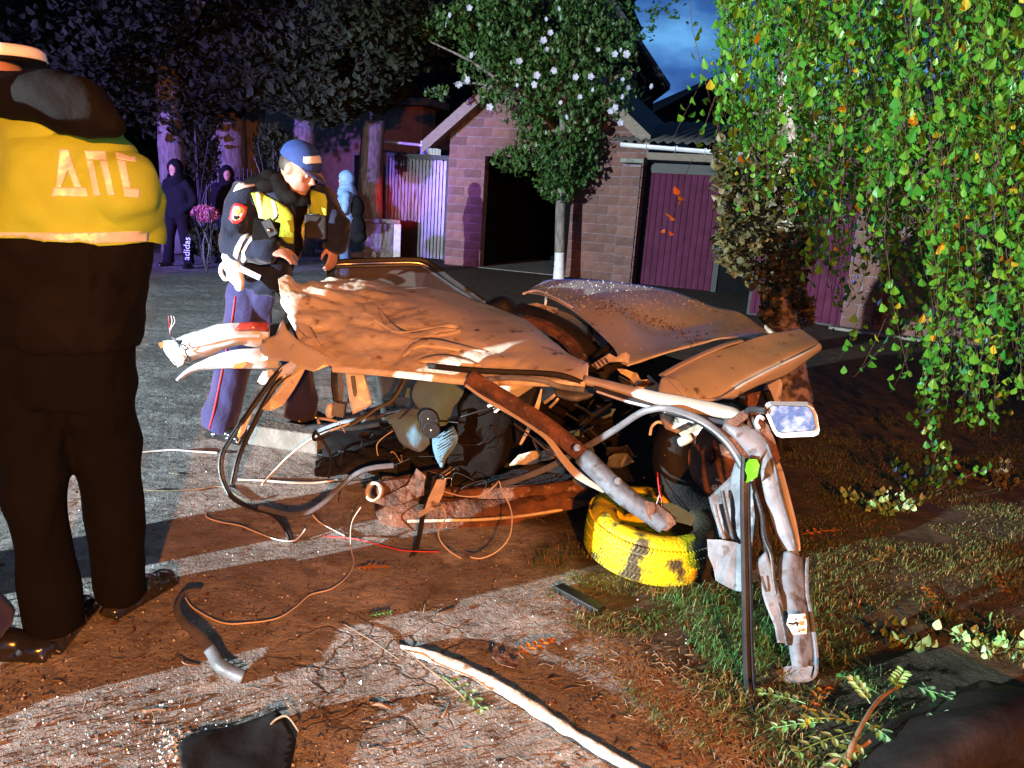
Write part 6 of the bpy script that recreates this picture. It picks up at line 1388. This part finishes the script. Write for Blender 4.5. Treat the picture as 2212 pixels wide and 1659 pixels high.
# ---- third officer, almost wholly outside the left edge ------------------
J = template((-1.97, 1.80, 0), R(-62), 1.97, .06, 'front', bulk=1.15); J['leg'] = (.125, .12, .12, .125); J['anR'] = Vector((-1.62, 2.13, .09)); J['knR'] = Vector((-1.78, 1.98, .5)); J['toeR'] = (1, .05, 0); J['toeL'] = (1, -.1, 0); J['sleeve'] = (.09, .08, .07)
o3 = figure(J, 'officer in blue red piped trousers cut off by the left edge, one black shoe showing', None, .014, 'navy', 'navytr', folds=.008, seed=5)
hd3 = Vector(J['head']); mb = MB(); mb.tube([hd3 + Vector((0, 0, .05)), hd3 + Vector((0, 0, .11)), hd3 + Vector((0, 0, .14))], [.108, .10, .05], 24); mb.build('cap', M['capblue'], o3['root'], True)
an3 = J['anR']
strip('trouser_piping', [], M['redpipe'], o3['trousers'], .008, .006, raw=True, upv=(0, -1, 0), pts=None) if False else None
pp = []
tre = BVHTree.FromObject(o3['trousers'], bpy.context.evaluated_depsgraph_get())
for v in range(1295, 1392, 8):
    h = tre.ray_cast(CAM, ray(58 + (v - 1295) * .04, v).normalized())
    if h[0]: pp.append(h[0] - ray(60, v).normalized() * .003)
if len(pp) > 3:
    mb = MB(); mb.tube(pp, .004, 5); mb.build('trouser_piping', M['redpipe'], o3['root'], True)
# added figure, fully outside the frame, that keeps the beam off the roof
J = template((-2.53, 2.16, 0), R(-54), 1.86, .0, 'pockets', bulk=1.2); J['sleeve'] = (.09, .08, .07)
beam_blocker = figure(J, 'added officer figure beyond the left edge that blocks the headlight beam', None, .016, 'navy', 'navytr', folds=.006, seed=8)

# ---- officer leaning at the wreck ----------------------------------------
JY = 4.42
J = dict(base=gr(560, 945), side=(.86, -.5, 0), k=1.02, head=at(646, 367, 4.36), hf=(.82, -.30, -.42), hu=(.42, -.1, .9), neck=at(622, 410, 4.42), chest=at(604, 470, 4.46), waist=at(585, 545, 4.5), pelvis=at(565, 600, 4.55),
    shR=at(532, 428, 4.36), elR=at(506, 528, 4.28), wrR=at(584, 540, 4.14), hdR=(.95, -.1, -.12), hnR=(.1, .5, -.9),
    shL=at(688, 430, 4.5), elL=at(728, 488, 4.5), wrL=at(722, 528, 4.52), hdL=(-.02, -.25, -1), hnL=(-.7, .4, 0),
    hipR=at(532, 630, 4.5), knR=at(506, 780, 4.38), anR=at(470, 925, 4.37), hipL=at(592, 630, 4.62), knL=at(640, 780, 4.68), anL=at(652, 895, 4.76),
    torso=[(at(560, 610, 4.52), .19, .14), (at(566, 575, 4.5), .20, .15), (at(580, 520, 4.48), .20, .155), (at(598, 465, 4.45), .205, .155), (at(610, 430, 4.43), .18, .13), (at(622, 405, 4.41), .10, .09)],
    seat=[(at(555, 690, 4.55), .15, .12), (at(560, 630, 4.54), .18, .14), (at(564, 595, 4.53), .18, .13)], leg=(.11, .095, .098, .10), toeR=(.9, -.45, 0), toeL=(.95, .1, 0), sleeve=(.088, .076, .062))
J['anR'].z = .09; J['anL'].z = .09; J['hemR'] = Vector((J['anR'].x, J['anR'].y, .06)); J['hemL'] = Vector((J['anL'].x, J['anL'].y, .06))
of = figure(J, 'officer in a blue cap and yellow vest leaning over the wreck with a pen', None, .009, 'navy', 'navytr', folds=.022, seed=12, curlR=.75, curlL=.45, hair=False)
tj = of['jacket']; Z2 = lambda L_: [(405.5 + a * .2445, 258 + b * .2445) for a, b in L_]
decal('vest_panel', [Z2([(560, 650), (640, 640), (700, 680), (800, 730), (880, 780), (930, 850), (940, 960), (935, 1100), (870, 1090), (845, 900), (820, 880), (640, 885), (600, 760)])], tj, M['hiviz'], of['root'], .014, 8, .006)
decal('vest_panel', [Z2([(1090, 620), (1150, 640), (1215, 660), (1232, 720), (1225, 880), (1050, 880), (1060, 760), (1085, 700)])], tj, M['hiviz'], of['root'], .014, 8, .006)
decal('vest_panel', [Z2([(1040, 870), (1010, 940), (1000, 1000), (1020, 1100), (1030, 1170), (1090, 1180), (1160, 1175), (1150, 1140), (1080, 1110), (1055, 960), (1060, 890)])], tj, M['hiviz'], of['root'], .014, 8, .006)
decal('reflective_stripe', [Z2([(600, 650), (640, 645), (655, 760), (650, 880), (630, 880), (612, 760)])], tj, M['reflect'], of['root'], .019, 6, .002)
decal('reflective_stripe', [Z2([(735, 705), (775, 725), (790, 800), (800, 875), (765, 880), (755, 790)])], tj, M['reflect'], of['root'], .019, 6, .002)
decal('reflective_stripe', [Z2([(1010, 960), (1040, 940), (1050, 1040), (1070, 1120), (1035, 1125), (1018, 1040)])], tj, M['reflect'], of['root'], .019, 6, .002)
decal('shoulder_reflector', [Z2([(400, 640), (430, 580), (520, 520), (600, 560), (595, 585), (500, 605), (440, 625)])], tj, M['reflect'], of['root'], .008, 6, .003)
decal('sleeve_band', [Z2([(470, 1040), (520, 1005), (550, 1010), (490, 1080), (450, 1190), (440, 1240), (400, 1200), (420, 1130)])], tj, M['reflect'], of['root'], .006, 6, .003)
decal('sleeve_band', [Z2([(560, 1030), (600, 1030), (540, 1100), (500, 1180), (520, 1240), (490, 1290), (470, 1240), (480, 1160)])], tj, M['reflect'], of['root'], .006, 6, .003)
bg = decal('sleeve_badge', [Z2([(415, 740), (470, 745), (525, 775), (520, 830), (485, 890), (440, 925), (395, 915), (365, 880), (375, 820), (395, 765)])], tj, M['badge'], of['root'], .008, 5, .004)
decal('badge_field', [Z2([(420, 765), (465, 765), (502, 790), (495, 830), (465, 880), (425, 900), (392, 880), (390, 840), (400, 790)])], tj, M['badgew'], bg, .011, 5, .003)
decal('badge_emblem', [Z2([(410, 785), (450, 800), (490, 795), (485, 815), (455, 830), (440, 850), (425, 825), (400, 815)])], tj, M['badgey'], bg, .015, 5, .002)
decal('badge_emblem', [Z2([(410, 845), (425, 855), (450, 850), (460, 865), (430, 885), (405, 875)])], tj, M['navy'], bg, .015, 5, .002)
# collar and folded hood
b = MB()
for (u, v, Y, r, s3) in ((562, 398, 4.42, .07, (1.3, .9, .7)), (586, 388, 4.44, .065, (1, 1, .9)), (600, 398, 4.34, .055, (.9, .8, 1.1)), (612, 414, 4.30, .05, (.9, .7, 1.1)), (630, 428, 4.28, .045, (1.1, .7, .9)), (652, 434, 4.30, .04, (1.3, .8, .8)), (545, 404, 4.42, .05, (1.2, .9, .7)), (575, 402, 4.32, .05, (1.1, .7, .8))):
    b.sphere(at(u, v, Y), r, s3, 10)
organic('folded_hood', b, M['jblack'], of['root'], .009, 4, .006, 12, 3)
# open jacket front, radio, pouches
decal('open_front', [Z2([(900, 690), (1060, 660), (1090, 700), (1050, 800), (1000, 930), (1010, 1100), (1030, 1200), (950, 1200), (945, 900), (930, 820)])], tj, M['jblack'], of['root'], .012, 8, .006)
mb = MB(); q = at(575, 500, 4.14); mb.box(q, (.13, .05, .12), Matrix.Rotation(.15, 3, 'Y')); pc_ = mb.build('chest_pouch', M['jblack'], of['root'], False, .008)
mb = MB(); q = at(584, 492, 4.10); mb.box(q, (.05, .03, .09), Matrix.Rotation(-.5, 3, 'Y')); mb.tube([q + Vector((.01, 0, .03)), at(598, 470, 4.1), at(602, 462, 4.1)], [.008, .006, .004], 8); mb.build('radio', M['rubber'], of['root'], False, .003)
mb = MB(); mb.sphere(at(581, 497, 4.08), .012, n=8); mb.build('radio_knob', M['chrome'], of['root'], True)
mb = MB(); q = at(683, 490, 4.28); mb.box(q, (.12, .05, .13)); mb.build('chest_pouch', M['darkpl'], of['root'], False, .01)
mb = MB(); mb.tube([at(665, 441, 4.27), at(672, 462, 4.26)], .003, 5); mb.tube([at(664, 463, 4.26), at(690, 463, 4.26), at(691, 471, 4.26), at(665, 469, 4.26), at(664, 463, 4.26)], .003, 5); mb.build('wire_clip', M['rubber'], of['root'], True)
# white belt, holster and strap at the hip
mb = MB(); 
b = MB()
for (u, v, Y, r, s3) in ((500, 568, 4.24, .06, (.8, .6, 1.1)), (508, 590, 4.22, .06, (.8, .6, 1.1)), (517, 610, 4.22, .045, (.7, .6, 1.2)), (496, 556, 4.25, .045, (1, .7, .8))): b.sphere(at(u, v, Y), r, s3, 10)
organic('white_holster', b, M['whitebelt'], of['root'], .008, 3, .004, 16, 2)
mb = MB(); mb.tube(spline([at(492, 568, 4.26), at(480, 572, 4.26), at(477, 588, 4.26), at(486, 603, 4.26), at(496, 600, 4.26)], 5), .012, 8); mb.build('white_strap', M['whitebelt'], of['root'], True)
strip('white_belt', [(520, 580, 4.2), (545, 592, 4.16), (562, 600, 4.16)], M['whitebelt'], of['root'], .03, .01, upv=(0, -1, 0))
# cap
hc2 = at(646, 340, 4.36); f, u_, s_ = of['f'], of['u'], of['s']; Rm = Matrix((f, s_, u_)).transposed(); hh = Vector(at(646, 367, 4.36))
b = MB(); b.sphere(hh + u_ * .055 - f * .012, .112, (1.08, .90, .88), 14, Rm)
cp_ = organic('cap', b, M['capblue'], of['root'], .007, 3, .002, 9)
bm = bmesh.new(); bm.from_mesh(cp_.data); bmesh.ops.bisect_plane(bm, geom=bm.verts[:] + bm.edges[:] + bm.faces[:], plane_co=hh + u_ * .038, plane_no=-u_, clear_outer=True); bm.to_mesh(cp_.data); bm.free(); solid(cp_, .004)
vis_ = []
for k in range(13):
    a = -1.15 + 2.3 * k / 12; vis_.append(hh + u_ * .042 + f * (.085 * math.cos(a) + .0) + s_ * (.092 * math.sin(a)))
out_ = []
for k in range(13):
    a = -1.15 + 2.3 * k / 12; out_.append(hh + u_ * (.030 - .012 * math.cos(a)) + f * (.085 * math.cos(a) + .085 * math.cos(a * .75)) + s_ * (.085 * math.sin(a)))
mb = MB(); mb.add(vis_ + out_, [(k, k + 1, 14 + k, 13 + k) for k in range(12)]); vz = mb.build('cap_visor', M['navytr'], cp_, True); solid(vz, .004)
decal('cap_reflector', [[(655, 339), (692, 336), (698, 343), (696, 352), (660, 354), (655, 350)]], cp_, M['reflect'], cp_, .006, 4, .003)
# eyes, brows, ear shadow, mouth
for q in (1, -1):
    mb = MB(); mb.sphere(hh + f * .079 + s_ * q * .032 + u_ * .002, .010, n=8); ey = mb.build('eye', M['badgew'], of['root'], True)
    mb = MB(); mb.sphere(hh + f * .087 + s_ * q * .032 + u_ * .002, .0045, n=6); mb.build('iris', M['hair'], ey, True)
    mb = MB(); mb.tube([hh + f * .088 + s_ * q * .018 + u_ * .017, hh + f * .084 + s_ * q * .036 + u_ * .021, hh + f * .072 + s_ * q * .052 + u_ * .016], [.003, .0038, .002], 6); mb.build('eyebrow', M['hair'], of['root'], True)
b = MB(); b.sphere(hh - f * .03 + u_ * .012, .099, (.95, .84, .9), 12, Rm); hr = organic('hair', b, M['hair'], of['root'], .008, 2)
bm = bmesh.new(); bm.from_mesh(hr.data); bmesh.ops.bisect_plane(bm, geom=bm.verts[:] + bm.edges[:] + bm.faces[:], plane_co=hh - f * .012, plane_no=f, clear_outer=True); bmesh.ops.bisect_plane(bm, geom=bm.verts[:] + bm.edges[:] + bm.faces[:], plane_co=hh - u_ * .035, plane_no=-u_, clear_outer=True); bm.to_mesh(hr.data); bm.free()
# pen in the hand
pen = strip('pen', [(632, 552, 4.04), (638, 562, 4.03), (644, 574, 4.02)], M['rubber'], None, .009, .009); tag(pen, 'thin dark pen held in the right hand of the leaning officer', 'pen')
# red piping along the trouser seam
tt = BVHTree.FromObject(of['trousers'], bpy.context.evaluated_depsgraph_get())
for line in ([(508, 640), (503, 680), (495, 730), (484, 780), (476, 820), (468, 860), (459, 900), (450, 935)], ):
    pp = []
    for (u, v) in [((1 - f_) * a[0] + f_ * b_[0], (1 - f_) * a[1] + f_ * b_[1]) for a, b_ in zip(line, line[1:]) for f_ in (0, .25, .5, .75)]:
        h = tt.ray_cast(CAM, ray(u, v).normalized())
        if h[0]: pp.append(h[0] - ray(u, v).normalized() * .003)
    if len(pp) > 3: mb = MB(); mb.tube(pp, .005, 5); mb.build('trouser_piping', M['redpipe'], of['root'], True)

# ---- onlookers ------------------------------------------------------------
J = template(gr(387, 577), R(165), 1.76, .25, 'pockets', bulk=1.12)
p1 = figure(J, 'onlooker in a black hooded tracksuit standing with hands in pockets behind the policeman', 'onlookers standing behind the wreck', .016, 'darkcl', 'darkcl', hood='darkcl', seed=21, hands=False)
M['letter'] = mat('pale_print', (.62, .60, .68), .5, 0, (.55, .54, .6), 20)
# lettering running down the trouser leg
cu_ = bpy.data.curves.new('leg_print', 'FONT'); cu_.body = 'adidas'; cu_.size = .155; cu_.extrude = .003; cu_.space_character = 1.02
to = bpy.data.objects.new('tmp_text', cu_); C.objects.link(to); dg = bpy.context.evaluated_depsgraph_get(); dg.update(); tm_ = bpy.data.meshes.new_from_object(to.evaluated_get(dg)); bpy.data.objects.remove(to)
tl = BVHTree.FromObject(p1['trousers'], dg); h = tl.ray_cast(CAM, ray(403, 540).normalized())
py = (h[0].y if h[0] else 13.0) - .03
A = at(409, 563, py); tm_.transform(Matrix.Translation(A) @ Matrix.Rotation(R(-86), 4, 'Y') @ Matrix.Rotation(R(90), 4, 'X'))
link('leg_print', tm_, M['letter'], p1['root'], False)
J = template(gr(494, 566), R(200), 1.74, .2, 'down', bulk=1.1)
figure(J, 'dark silhouetted onlooker in front of the violet lit tree trunk', 'onlookers standing behind the wreck', .016, 'darkcl', 'darkcl', hood='darkcl', seed=23, hands=False)
J = template(gr(748, 602), R(95), 1.76, .15, 'front', lean=.02, bulk=1.12); J['elL'] = at(728, 455, J['base'].y); J['wrL'] = at(735, 500, J['base'].y - .1)
p3 = figure(J, 'onlooker in a light blue hooded jacket with a dark backpack, facing left', 'onlookers standing behind the wreck', .016, 'bluejk', 'bluejean', hood='bluejk', seed=25, hands=False)
b = MB(); by = J['base'].y
for (u, v, r, s3) in ((765, 450, .17, (1, .9, 1.3)), (768, 490, .18, (1, .9, 1.2)), (772, 510, .15, (1.1, .9, .8))): b.sphere(at(u, v, by - .03), r, s3, 10)
bp = organic('backpack', b, M['darkcl'], None, .016, 3, .006, 8); tag(bp, 'dark backpack on the back of the person in the light blue jacket', 'backpack')
# ================================================================== GRASS, LITTER, GLASS
rnd = random.Random(91)
def blade(V, Fc, p, h, w_, lean, a):
    d = Vector((math.cos(a), math.sin(a), 0)); s_ = Vector((-d.y, d.x, 0)) * w_; k = len(V)
    m1 = p + d * lean * .35 + Vector((0, 0, h * .6)); t = p + d * lean + Vector((0, 0, h * (1 - min(.6, lean / h * .4))))
    V += [tuple(p - s_), tuple(p + s_), tuple(m1 + s_ * .7), tuple(m1 - s_ * .7), tuple(t)]; Fc += [(k, k + 1, k + 2, k + 3), (k + 3, k + 2, k + 4)]
def blades(name, spots, m, label, cat='grass'):
    V = []; Fc = []
    for (p, h, w_, lean, a) in spots: blade(V, Fc, p, h, w_, lean, a)
    me = bpy.data.meshes.new(name); me.from_pydata(V, [], Fc); o = link(name, me, m, None, False); return tag(o, label, cat, kind='stuff')
def inpoly(u, v, poly):
    c = False; j = len(poly) - 1
    for i in range(len(poly)):
        if (poly[i][1] > v) != (poly[j][1] > v) and u < (poly[j][0] - poly[i][0]) * (v - poly[i][1]) / (poly[j][1] - poly[i][1]) + poly[i][0]: c = not c
        j = i
    return c
lawn = [(1130, 1230), (1180, 1180), (1260, 1170), (1500, 1050), (1700, 960), (1900, 900), (2400, 860), (2500, 1250), (2300, 1500), (2100, 1800), (1500, 1750), (1480, 1640), (1400, 1560), (1330, 1470), (1270, 1400), (1210, 1320), (1150, 1260)]
G = []; Gs = []; Gg = []
lp_ = [tuple(gr(*q))[:2] for q in lawn]; xs = [q[0] for q in lp_]; ys = [q[1] for q in lp_]
n = 0
while n < 52000:
    x = rnd.uniform(min(xs), 5.5); y = rnd.uniform(1.5, 6.4)
    if not inpoly(x, y, lp_): continue
    n += 1; q = Vector((x, y, 0)); d = nz3(q, 1.9, 2) + .5 * nz3(q, 6, 3)
    edge_ = x + .32 * y
    if d < -.22 + .9 * max(0, 1.25 - edge_): 
        continue
    h = rnd.uniform(.018, .05) * (1.35 if d > .2 else .8) * (1.5 if y < 2.9 and x > .7 else 1); item = (q, h, rnd.uniform(.0010, .0026), rnd.uniform(.4, 1.9) * h, rnd.gauss(4.4, 1.5))
    gd = (Vector((x, y, 0)) - gr(1530, 1370)).length
    if (gd < .28 and rnd.random() < .75) or (y < 2.7 and x > 1.1 and rnd.random() < .35): Gg.append(item)
    elif rnd.random() < .16: Gs.append(item)
    else: G.append(item)
blades('grass', G, M['grass'], 'short worn grass covering the ground right of the wreck'); blades('green_grass', Gg, M['grassg'], 'patch of fresh green grass below the torn door'); 
for k in range(1500):   # straw and dry stems lying flat along the turf edge
    u = rnd.gauss(1420, 150); v = 1380 + (u - 1270) * .75 + rnd.gauss(0, 45); q = gr(u, v, .006); Gs.append((q, .008, rnd.uniform(.0015, .003), rnd.uniform(.03, .09), rnd.uniform(0, 6.28)))
blades('dry_grass', Gs, M['straw'], 'dry straw coloured grass lying along the edge of the turf', 'dry grass')
# wood of far grass
# broken glass and grit on the ground
mb = MB(); rnd = random.Random(93)
for k in range(1500):
    if rnd.random() < .4: u, v = rnd.uniform(-50, 1100), rnd.uniform(1050, 1690)
    else: u, v = rnd.uniform(0, 1500), rnd.uniform(800, 1690)
    if rnd.random() < .25: u, v = rnd.gauss(330, 170), rnd.gauss(1590, 60)
    p = gr(u, v, .004 + .012 * noise.noise(Vector((0, 0, 0)))); r = rnd.choice([.0018, .0025, .0035, .005]) * rnd.uniform(.7, 1.2); R_ = rotm()
    p.z += r * .6
    mb.add([p + R_ @ Vector(a) * r for a in ((1, 0, -.4), (-.5, .8, -.4), (-.5, -.9, -.3), (0, 0, .9))], [(0, 1, 2), (0, 3, 1), (1, 3, 2), (2, 3, 0)])
tag(mb.build('broken_glass', M['glassbit'], None), 'white crumbs of broken safety glass scattered over the concrete', 'broken glass', kind='stuff')
mb = MB()
for k in range(5200):
    u, v = rnd.uniform(-60, 1550), rnd.uniform(640, 1690); p = gr(u, v, .003); r = rnd.uniform(.0015, .0055); R_ = rotm(); p.z += r * .3
    mb.add([p + R_ @ Vector(a) * r for a in ((1, 0, -.4), (-.5, .8, -.4), (-.5, -.9, -.3), (0, 0, .9))], [(0, 1, 2), (0, 3, 1), (1, 3, 2), (2, 3, 0)])
tag(mb.build('gravel', M['rust'], None), 'dark grit and soil crumbs strewn over the concrete', 'gravel', kind='stuff')
mb = MB()
for (u, v) in [(955 + rnd.gauss(0, 1) * 40, 1610 + rnd.gauss(0, 1)) for _ in range(0)] + [(365 + rnd.gauss(0, 16), 1610 + rnd.gauss(0, 22)) for _ in range(70)]:
    p = gr(u, v, .01); r = rnd.uniform(.003, .009); R_ = rotm(); mb.add([p + R_ @ Vector(a) * r for a in ((1, 0, -.4), (-.5, .8, -.4), (-.5, -.9, -.3), (0, 0, .9))], [(0, 1, 2), (0, 3, 1), (1, 3, 2), (2, 3, 0)])
tag(mb.build('glass_heap', M['glassbit'], None), 'small heap of white glass crumbs beside the black panel', 'broken glass', kind='stuff')
# pinnate leaves: leafy branch at lower right and shed leaves
def pinnate(name, base, dirv, L_, m, parent, n=6, leafl=.035, droop=.2, seed=0):
    r_ = random.Random(seed); mb = MB(); base = Vector(base); d = Vector(dirv).normalized(); sd_ = d.cross(Vector((0, 0, 1)));
    if sd_.length < .1: sd_ = Vector((1, 0, 0))
    sd_.normalize(); upn = sd_.cross(d); pts = []
    for k in range(7): f = k / 6; pts.append(base + d * L_ * f + Vector((0, 0, -droop * L_ * f * f)))
    mb.tube(pts, .0016, 4)
    for k in range(n):
        f = .2 + .75 * k / (n - 1); p = pts[min(int(f * 6), 5)].lerp(pts[min(int(f * 6) + 1, 6)], f * 6 - int(f * 6))
        for s_ in ((-1, 1) if k < n - 1 else (-1, 1, 0)):
            a = (d * .75 + sd_ * s_ * 1.1 + upn * r_.uniform(-.3, .3)).normalized(); w_ = a.cross(upn).normalized() * leafl * .26; ll = leafl * (1 - .25 * abs(f - .5)) * r_.uniform(.85, 1.15)
            mb.add([p, p + a * ll * .35 + w_ + upn * .002, p + a * ll * .75 + w_ * .8, p + a * ll, p + a * ll * .75 - w_ * .8, p + a * ll * .35 - w_ + upn * .002, p + a * ll * .5 - upn * .003], [(0, 1, 6), (1, 2, 6), (2, 3, 6), (3, 4, 6), (4, 5, 6), (5, 0, 6)])
    return mb.build(name, m, parent, False, fix=False)
br = empty('fallen_branch', gr(1820, 1600), 'leafy broken branch with pale green pinnate leaves lying in the lower right foreground', 'branch')
mb = MB()
st_ = [gr(1800, 1720, .02), gr(1830, 1640, .10), gr(1860, 1570, .14), gr(1900, 1510, .14), gr(1950, 1480, .12), gr(2010, 1468, .08)]; mb.tube(spline(st_, 5), [.009] * 8 + [.006] * 10 + [.004] * 8, 8)
mb.tube(spline([gr(1740, 1700, .05), gr(1790, 1650, .08), gr(1850, 1620, .1), gr(1880, 1600, .12)], 5), .006, 7); mb.tube(spline([gr(2090, 1700, .02), gr(2130, 1650, .05), gr(2050, 1600, .16), gr(2000, 1560, .16)], 5), .004, 6)
mb.build('stem', M['drytwig'], br, True)
rnd = random.Random(97)
def gd(u0, v0, z0, u1, v1, z1): a, b_ = gr(u0, v0, z0), gr(u1, v1, z1); return a, b_ - a
for k, (a0, a1, m_, l_) in enumerate((((1880, 1520, .14), (1850, 1470, .17), 'branchleaf', .03), ((1900, 1500, .14), (1830, 1455, .16), 'grassg', .03), ((1930, 1490, .13), (1950, 1450, .16), 'branchleaf', .03), ((1960, 1480, .12), (2060, 1500, .14), 'branchleaf', .04), ((1990, 1470, .1), (2040, 1540, .12), 'branchleaf', .035), ((1860, 1560, .14), (1760, 1540, .16), 'branchleaf', .035), ((1850, 1580, .13), (1740, 1600, .15), 'branchleaf', .035), ((1870, 1560, .13), (1940, 1600, .14), 'branchleaf', .04), ((1860, 1590, .12), (1800, 1650, .12), 'branchleaf', .04), ((1850, 1610, .1), (1920, 1670, .1), 'branchleaf', .045), ((1740, 1520, .1), (1660, 1490, .1), 'branchleaf', .032), ((1780, 1560, .1), (1690, 1560, .08), 'branchleaf', .032), ((1830, 1650, .1), (1760, 1700, .1), 'branchleaf', .04), ((1990, 1560, .16), (2080, 1540, .18), 'branchleaf', .04), ((2020, 1580, .16), (2110, 1640, .14), 'branchleaf', .045), ((2000, 1560, .16), (2040, 1630, .14), 'branchleaf', .045), ((1880, 1620, .1), (1990, 1640, .1), 'branchleaf', .035), ((1800, 1680, .06), (1860, 1700, .07), 'branchleaf', .04))):
    A, D = gd(*a0, *a1); pinnate('leaf', A, D, D.length * 1.15, M[m_], br, 5, l_, .15, k)
GL_ = 'shed pinnate leaves lying on the ground'
for k, (u, v, du, dv, s_, m_, lab) in enumerate(((1360 + 560, 1190, 60, -30, .05, 'orangeleaf', 'largest orange fallen leaf on the dark ground right of the torn door'), (1180 + 35, 1408, 18, 22, .03, 'orangeleaf', 'small bright orange leaflet spray near the mid right of the dark ground'), (1000, 1490, 45, 30, .04, 'branchleaf', 'pale green sprig with rounded leaflets left of the white trim'), (1150, 1395, 40, -20, .03, 'orangeleaf', 'orange brown leaf curled against the long white trim'), (1770, 1145, 40, -10, .035, 'orangeleaf', 'dull orange leaf lying just right of the torn door edge'), (800, 1223, 30, -4, .028, 'orangeleaf', 'tiny orange leaf in the shade under the rubber seal'), (820, 1325, 22, -6, .018, 'grassg', 'tiny green leaflet lying in the lit concrete above the white trim'), (2155, 1250, 22, 20, .03, 'orangeleaf', 'orange leaf at the right edge on the dark ground'), (1760, 1510, 30, -40, .03, 'orangeleaf', 'orange leaf among the pale green branch leaves'))):
    if k == 1: u, v = 2010, 1282
    A = gr(u - du, v - dv, .02); B_2 = gr(u + du, v + dv, .035); o = pinnate('fallen_leaf', A, B_2 - A, (B_2 - A).length, M[m_], None, 5, s_, .1, 50 + k); tag(o, lab, 'leaf', 'shed pinnate leaves on the ground')
# twigs
for k, (pts, r, lab) in enumerate((([(870, 1400, .01), (890, 1415, .03), (920, 1440, .02), (960, 1470, .03), (990, 1495, .03), (1005, 1510, .02)], .003, 'forked twig with pale leaflets lying beside the end of the white trim'), ([(738, 1345, .01), (780, 1370, .015), (820, 1395, .01), (862, 1425, .012)], .002, 'thin pale stem lying left of the white trim end'), ([(800, 1520, .01), (825, 1522, .014), (848, 1530, .01)], .006, 'short yellow wood chip on the cracked concrete'), ([(955, 1550, .01), (965, 1535, .02), (972, 1520, .012)], .005, 'short splinter standing off the ground below the sprig'), ([(430, 1437, .01), (400, 1434, .02), (385, 1420, .012), (372, 1444, .01)], .0025, 'curved dry stem lying left of the curved strip'), ([(585, 1565, .03), (600, 1552, .05), (622, 1548, .06), (646, 1580, .04)], .0035, 'bent yellow straw resting on the black panel'), ([(312, 1537, .01), (340, 1532, .012), (360, 1534, .01)], .004, 'yellowish wood splinter on the concrete at lower left'), ([(570, 1368, .01), (576, 1352, .02), (582, 1345, .01)], .003, 'tiny orange splinter in the shaded band on the ground'), ([(915, 1325, .01), (918, 1310, .015), (920, 1302, .01)], .004, 'small brown chip lying upright near the shade edge'), ([(945, 1328, .01), (965, 1320, .015), (982, 1312, .01)], .003, 'brown twig piece on the lit ground above the trim'))):
    mb = MB(); mb.tube(spline([gr(*q) for q in pts], 5), r, 6); tag(mb.build('twig', M['drytwig'], None, True), lab, 'twig', 'twigs and splinters on the ground')
for k in range(40):
    pass
# weeds at the right, below the hanging birch
def weed(u, v, w_, h_, n, label, seed, m='branchleaf'):
    r_ = random.Random(seed); g0 = gr(u, v); t = empty('weed', g0, label, 'plant'); sp_ = []; mb = MB()
    for k in range(8):
        e = g0 + Vector((r_.uniform(-1, 1) * w_, r_.uniform(-.5, .5) * w_, r_.uniform(.4, 1) * h_)); mb.tube([g0, (g0 + e) / 2 + Vector((0, 0, .02)), e], .003, 5)
        for j in range(n // 8): f = r_.uniform(.2, 1); sp_.append((g0.lerp(e, f) + Vector((r_.gauss(0, .02), r_.gauss(0, .02), r_.gauss(0, .015))), r_.uniform(.02, .045), Matrix.Rotation(r_.uniform(0, 6.28), 3, 'Z') @ Matrix.Rotation(r_.uniform(.9, 2.4), 3, 'X')))
    mb.build('stem', M['twig'], t); leaf_cloud('leaves', sp_, M[m], t, True); return t
weed(1990, 1080, .30, .35, 150, 'leafy weed rising under the hanging birch at right', 3, 'birchleaf')
weed(1905, 1115, .22, .16, 130, 'low pale leaved weed nearest the mirror on the dark ground', 4)
weed(2150, 1060, .35, .22, 120, 'dim weed at the right edge below the birch leaves', 5, 'ivy')
weed(2120, 1420, .18, .10, 90, 'tuft of weeds behind the black bumper at right', 6, 'branchleaf')
weed(1950, 1400, .14, .08, 60, 'small weed tuft between the torn door and the black bumper', 7, 'grass')

# fine plant debris over the concrete and the turf edge
mb = MB(); rnd = random.Random(140)
for k in range(420):
    u, v = rnd.uniform(-40, 1600), rnd.uniform(700, 1700)
    if rnd.random() < .4: u = rnd.gauss(1350, 170); v = rnd.gauss(1450, 120)
    a = gr(u, v, .006); an = rnd.uniform(0, 6.28); L_ = rnd.uniform(.012, .06); d = Vector((math.cos(an), math.sin(an), 0)); s_ = Vector((-d.y, d.x, 0))
    mb.tube([a, a + d * L_ * .5 + s_ * rnd.uniform(-.3, .3) * L_ + Vector((0, 0, rnd.uniform(0, .010))), a + d * L_], rnd.uniform(.0008, .0022), 4)
tag(mb.build('plant_debris', M['drytwig'], None), 'tiny dry stems and bark bits strewn over the concrete', 'debris', kind='stuff')
mb = MB()
for k in range(260):
    u, v = rnd.uniform(-40, 1650), rnd.uniform(720, 1700); p = gr(u, v, .004); R_ = Matrix.Rotation(rnd.uniform(0, 6.28), 3, 'Z') @ Matrix.Rotation(rnd.uniform(-.5, .5), 3, 'X'); r = rnd.uniform(.006, .017)
    mb.add([p + R_ @ Vector(a) * r for a in ((-1, 0, 0), (-.2, .5, .15), (.6, .4, .1), (1, 0, .2), (.5, -.45, .1), (-.3, -.5, .05))], [(0, 1, 2, 3, 4, 5)])
tag(mb.build('dead_leaf_bits', M['rust'], None, fix=False), 'small brown dead leaf fragments scattered over the ground', 'debris', kind='stuff')
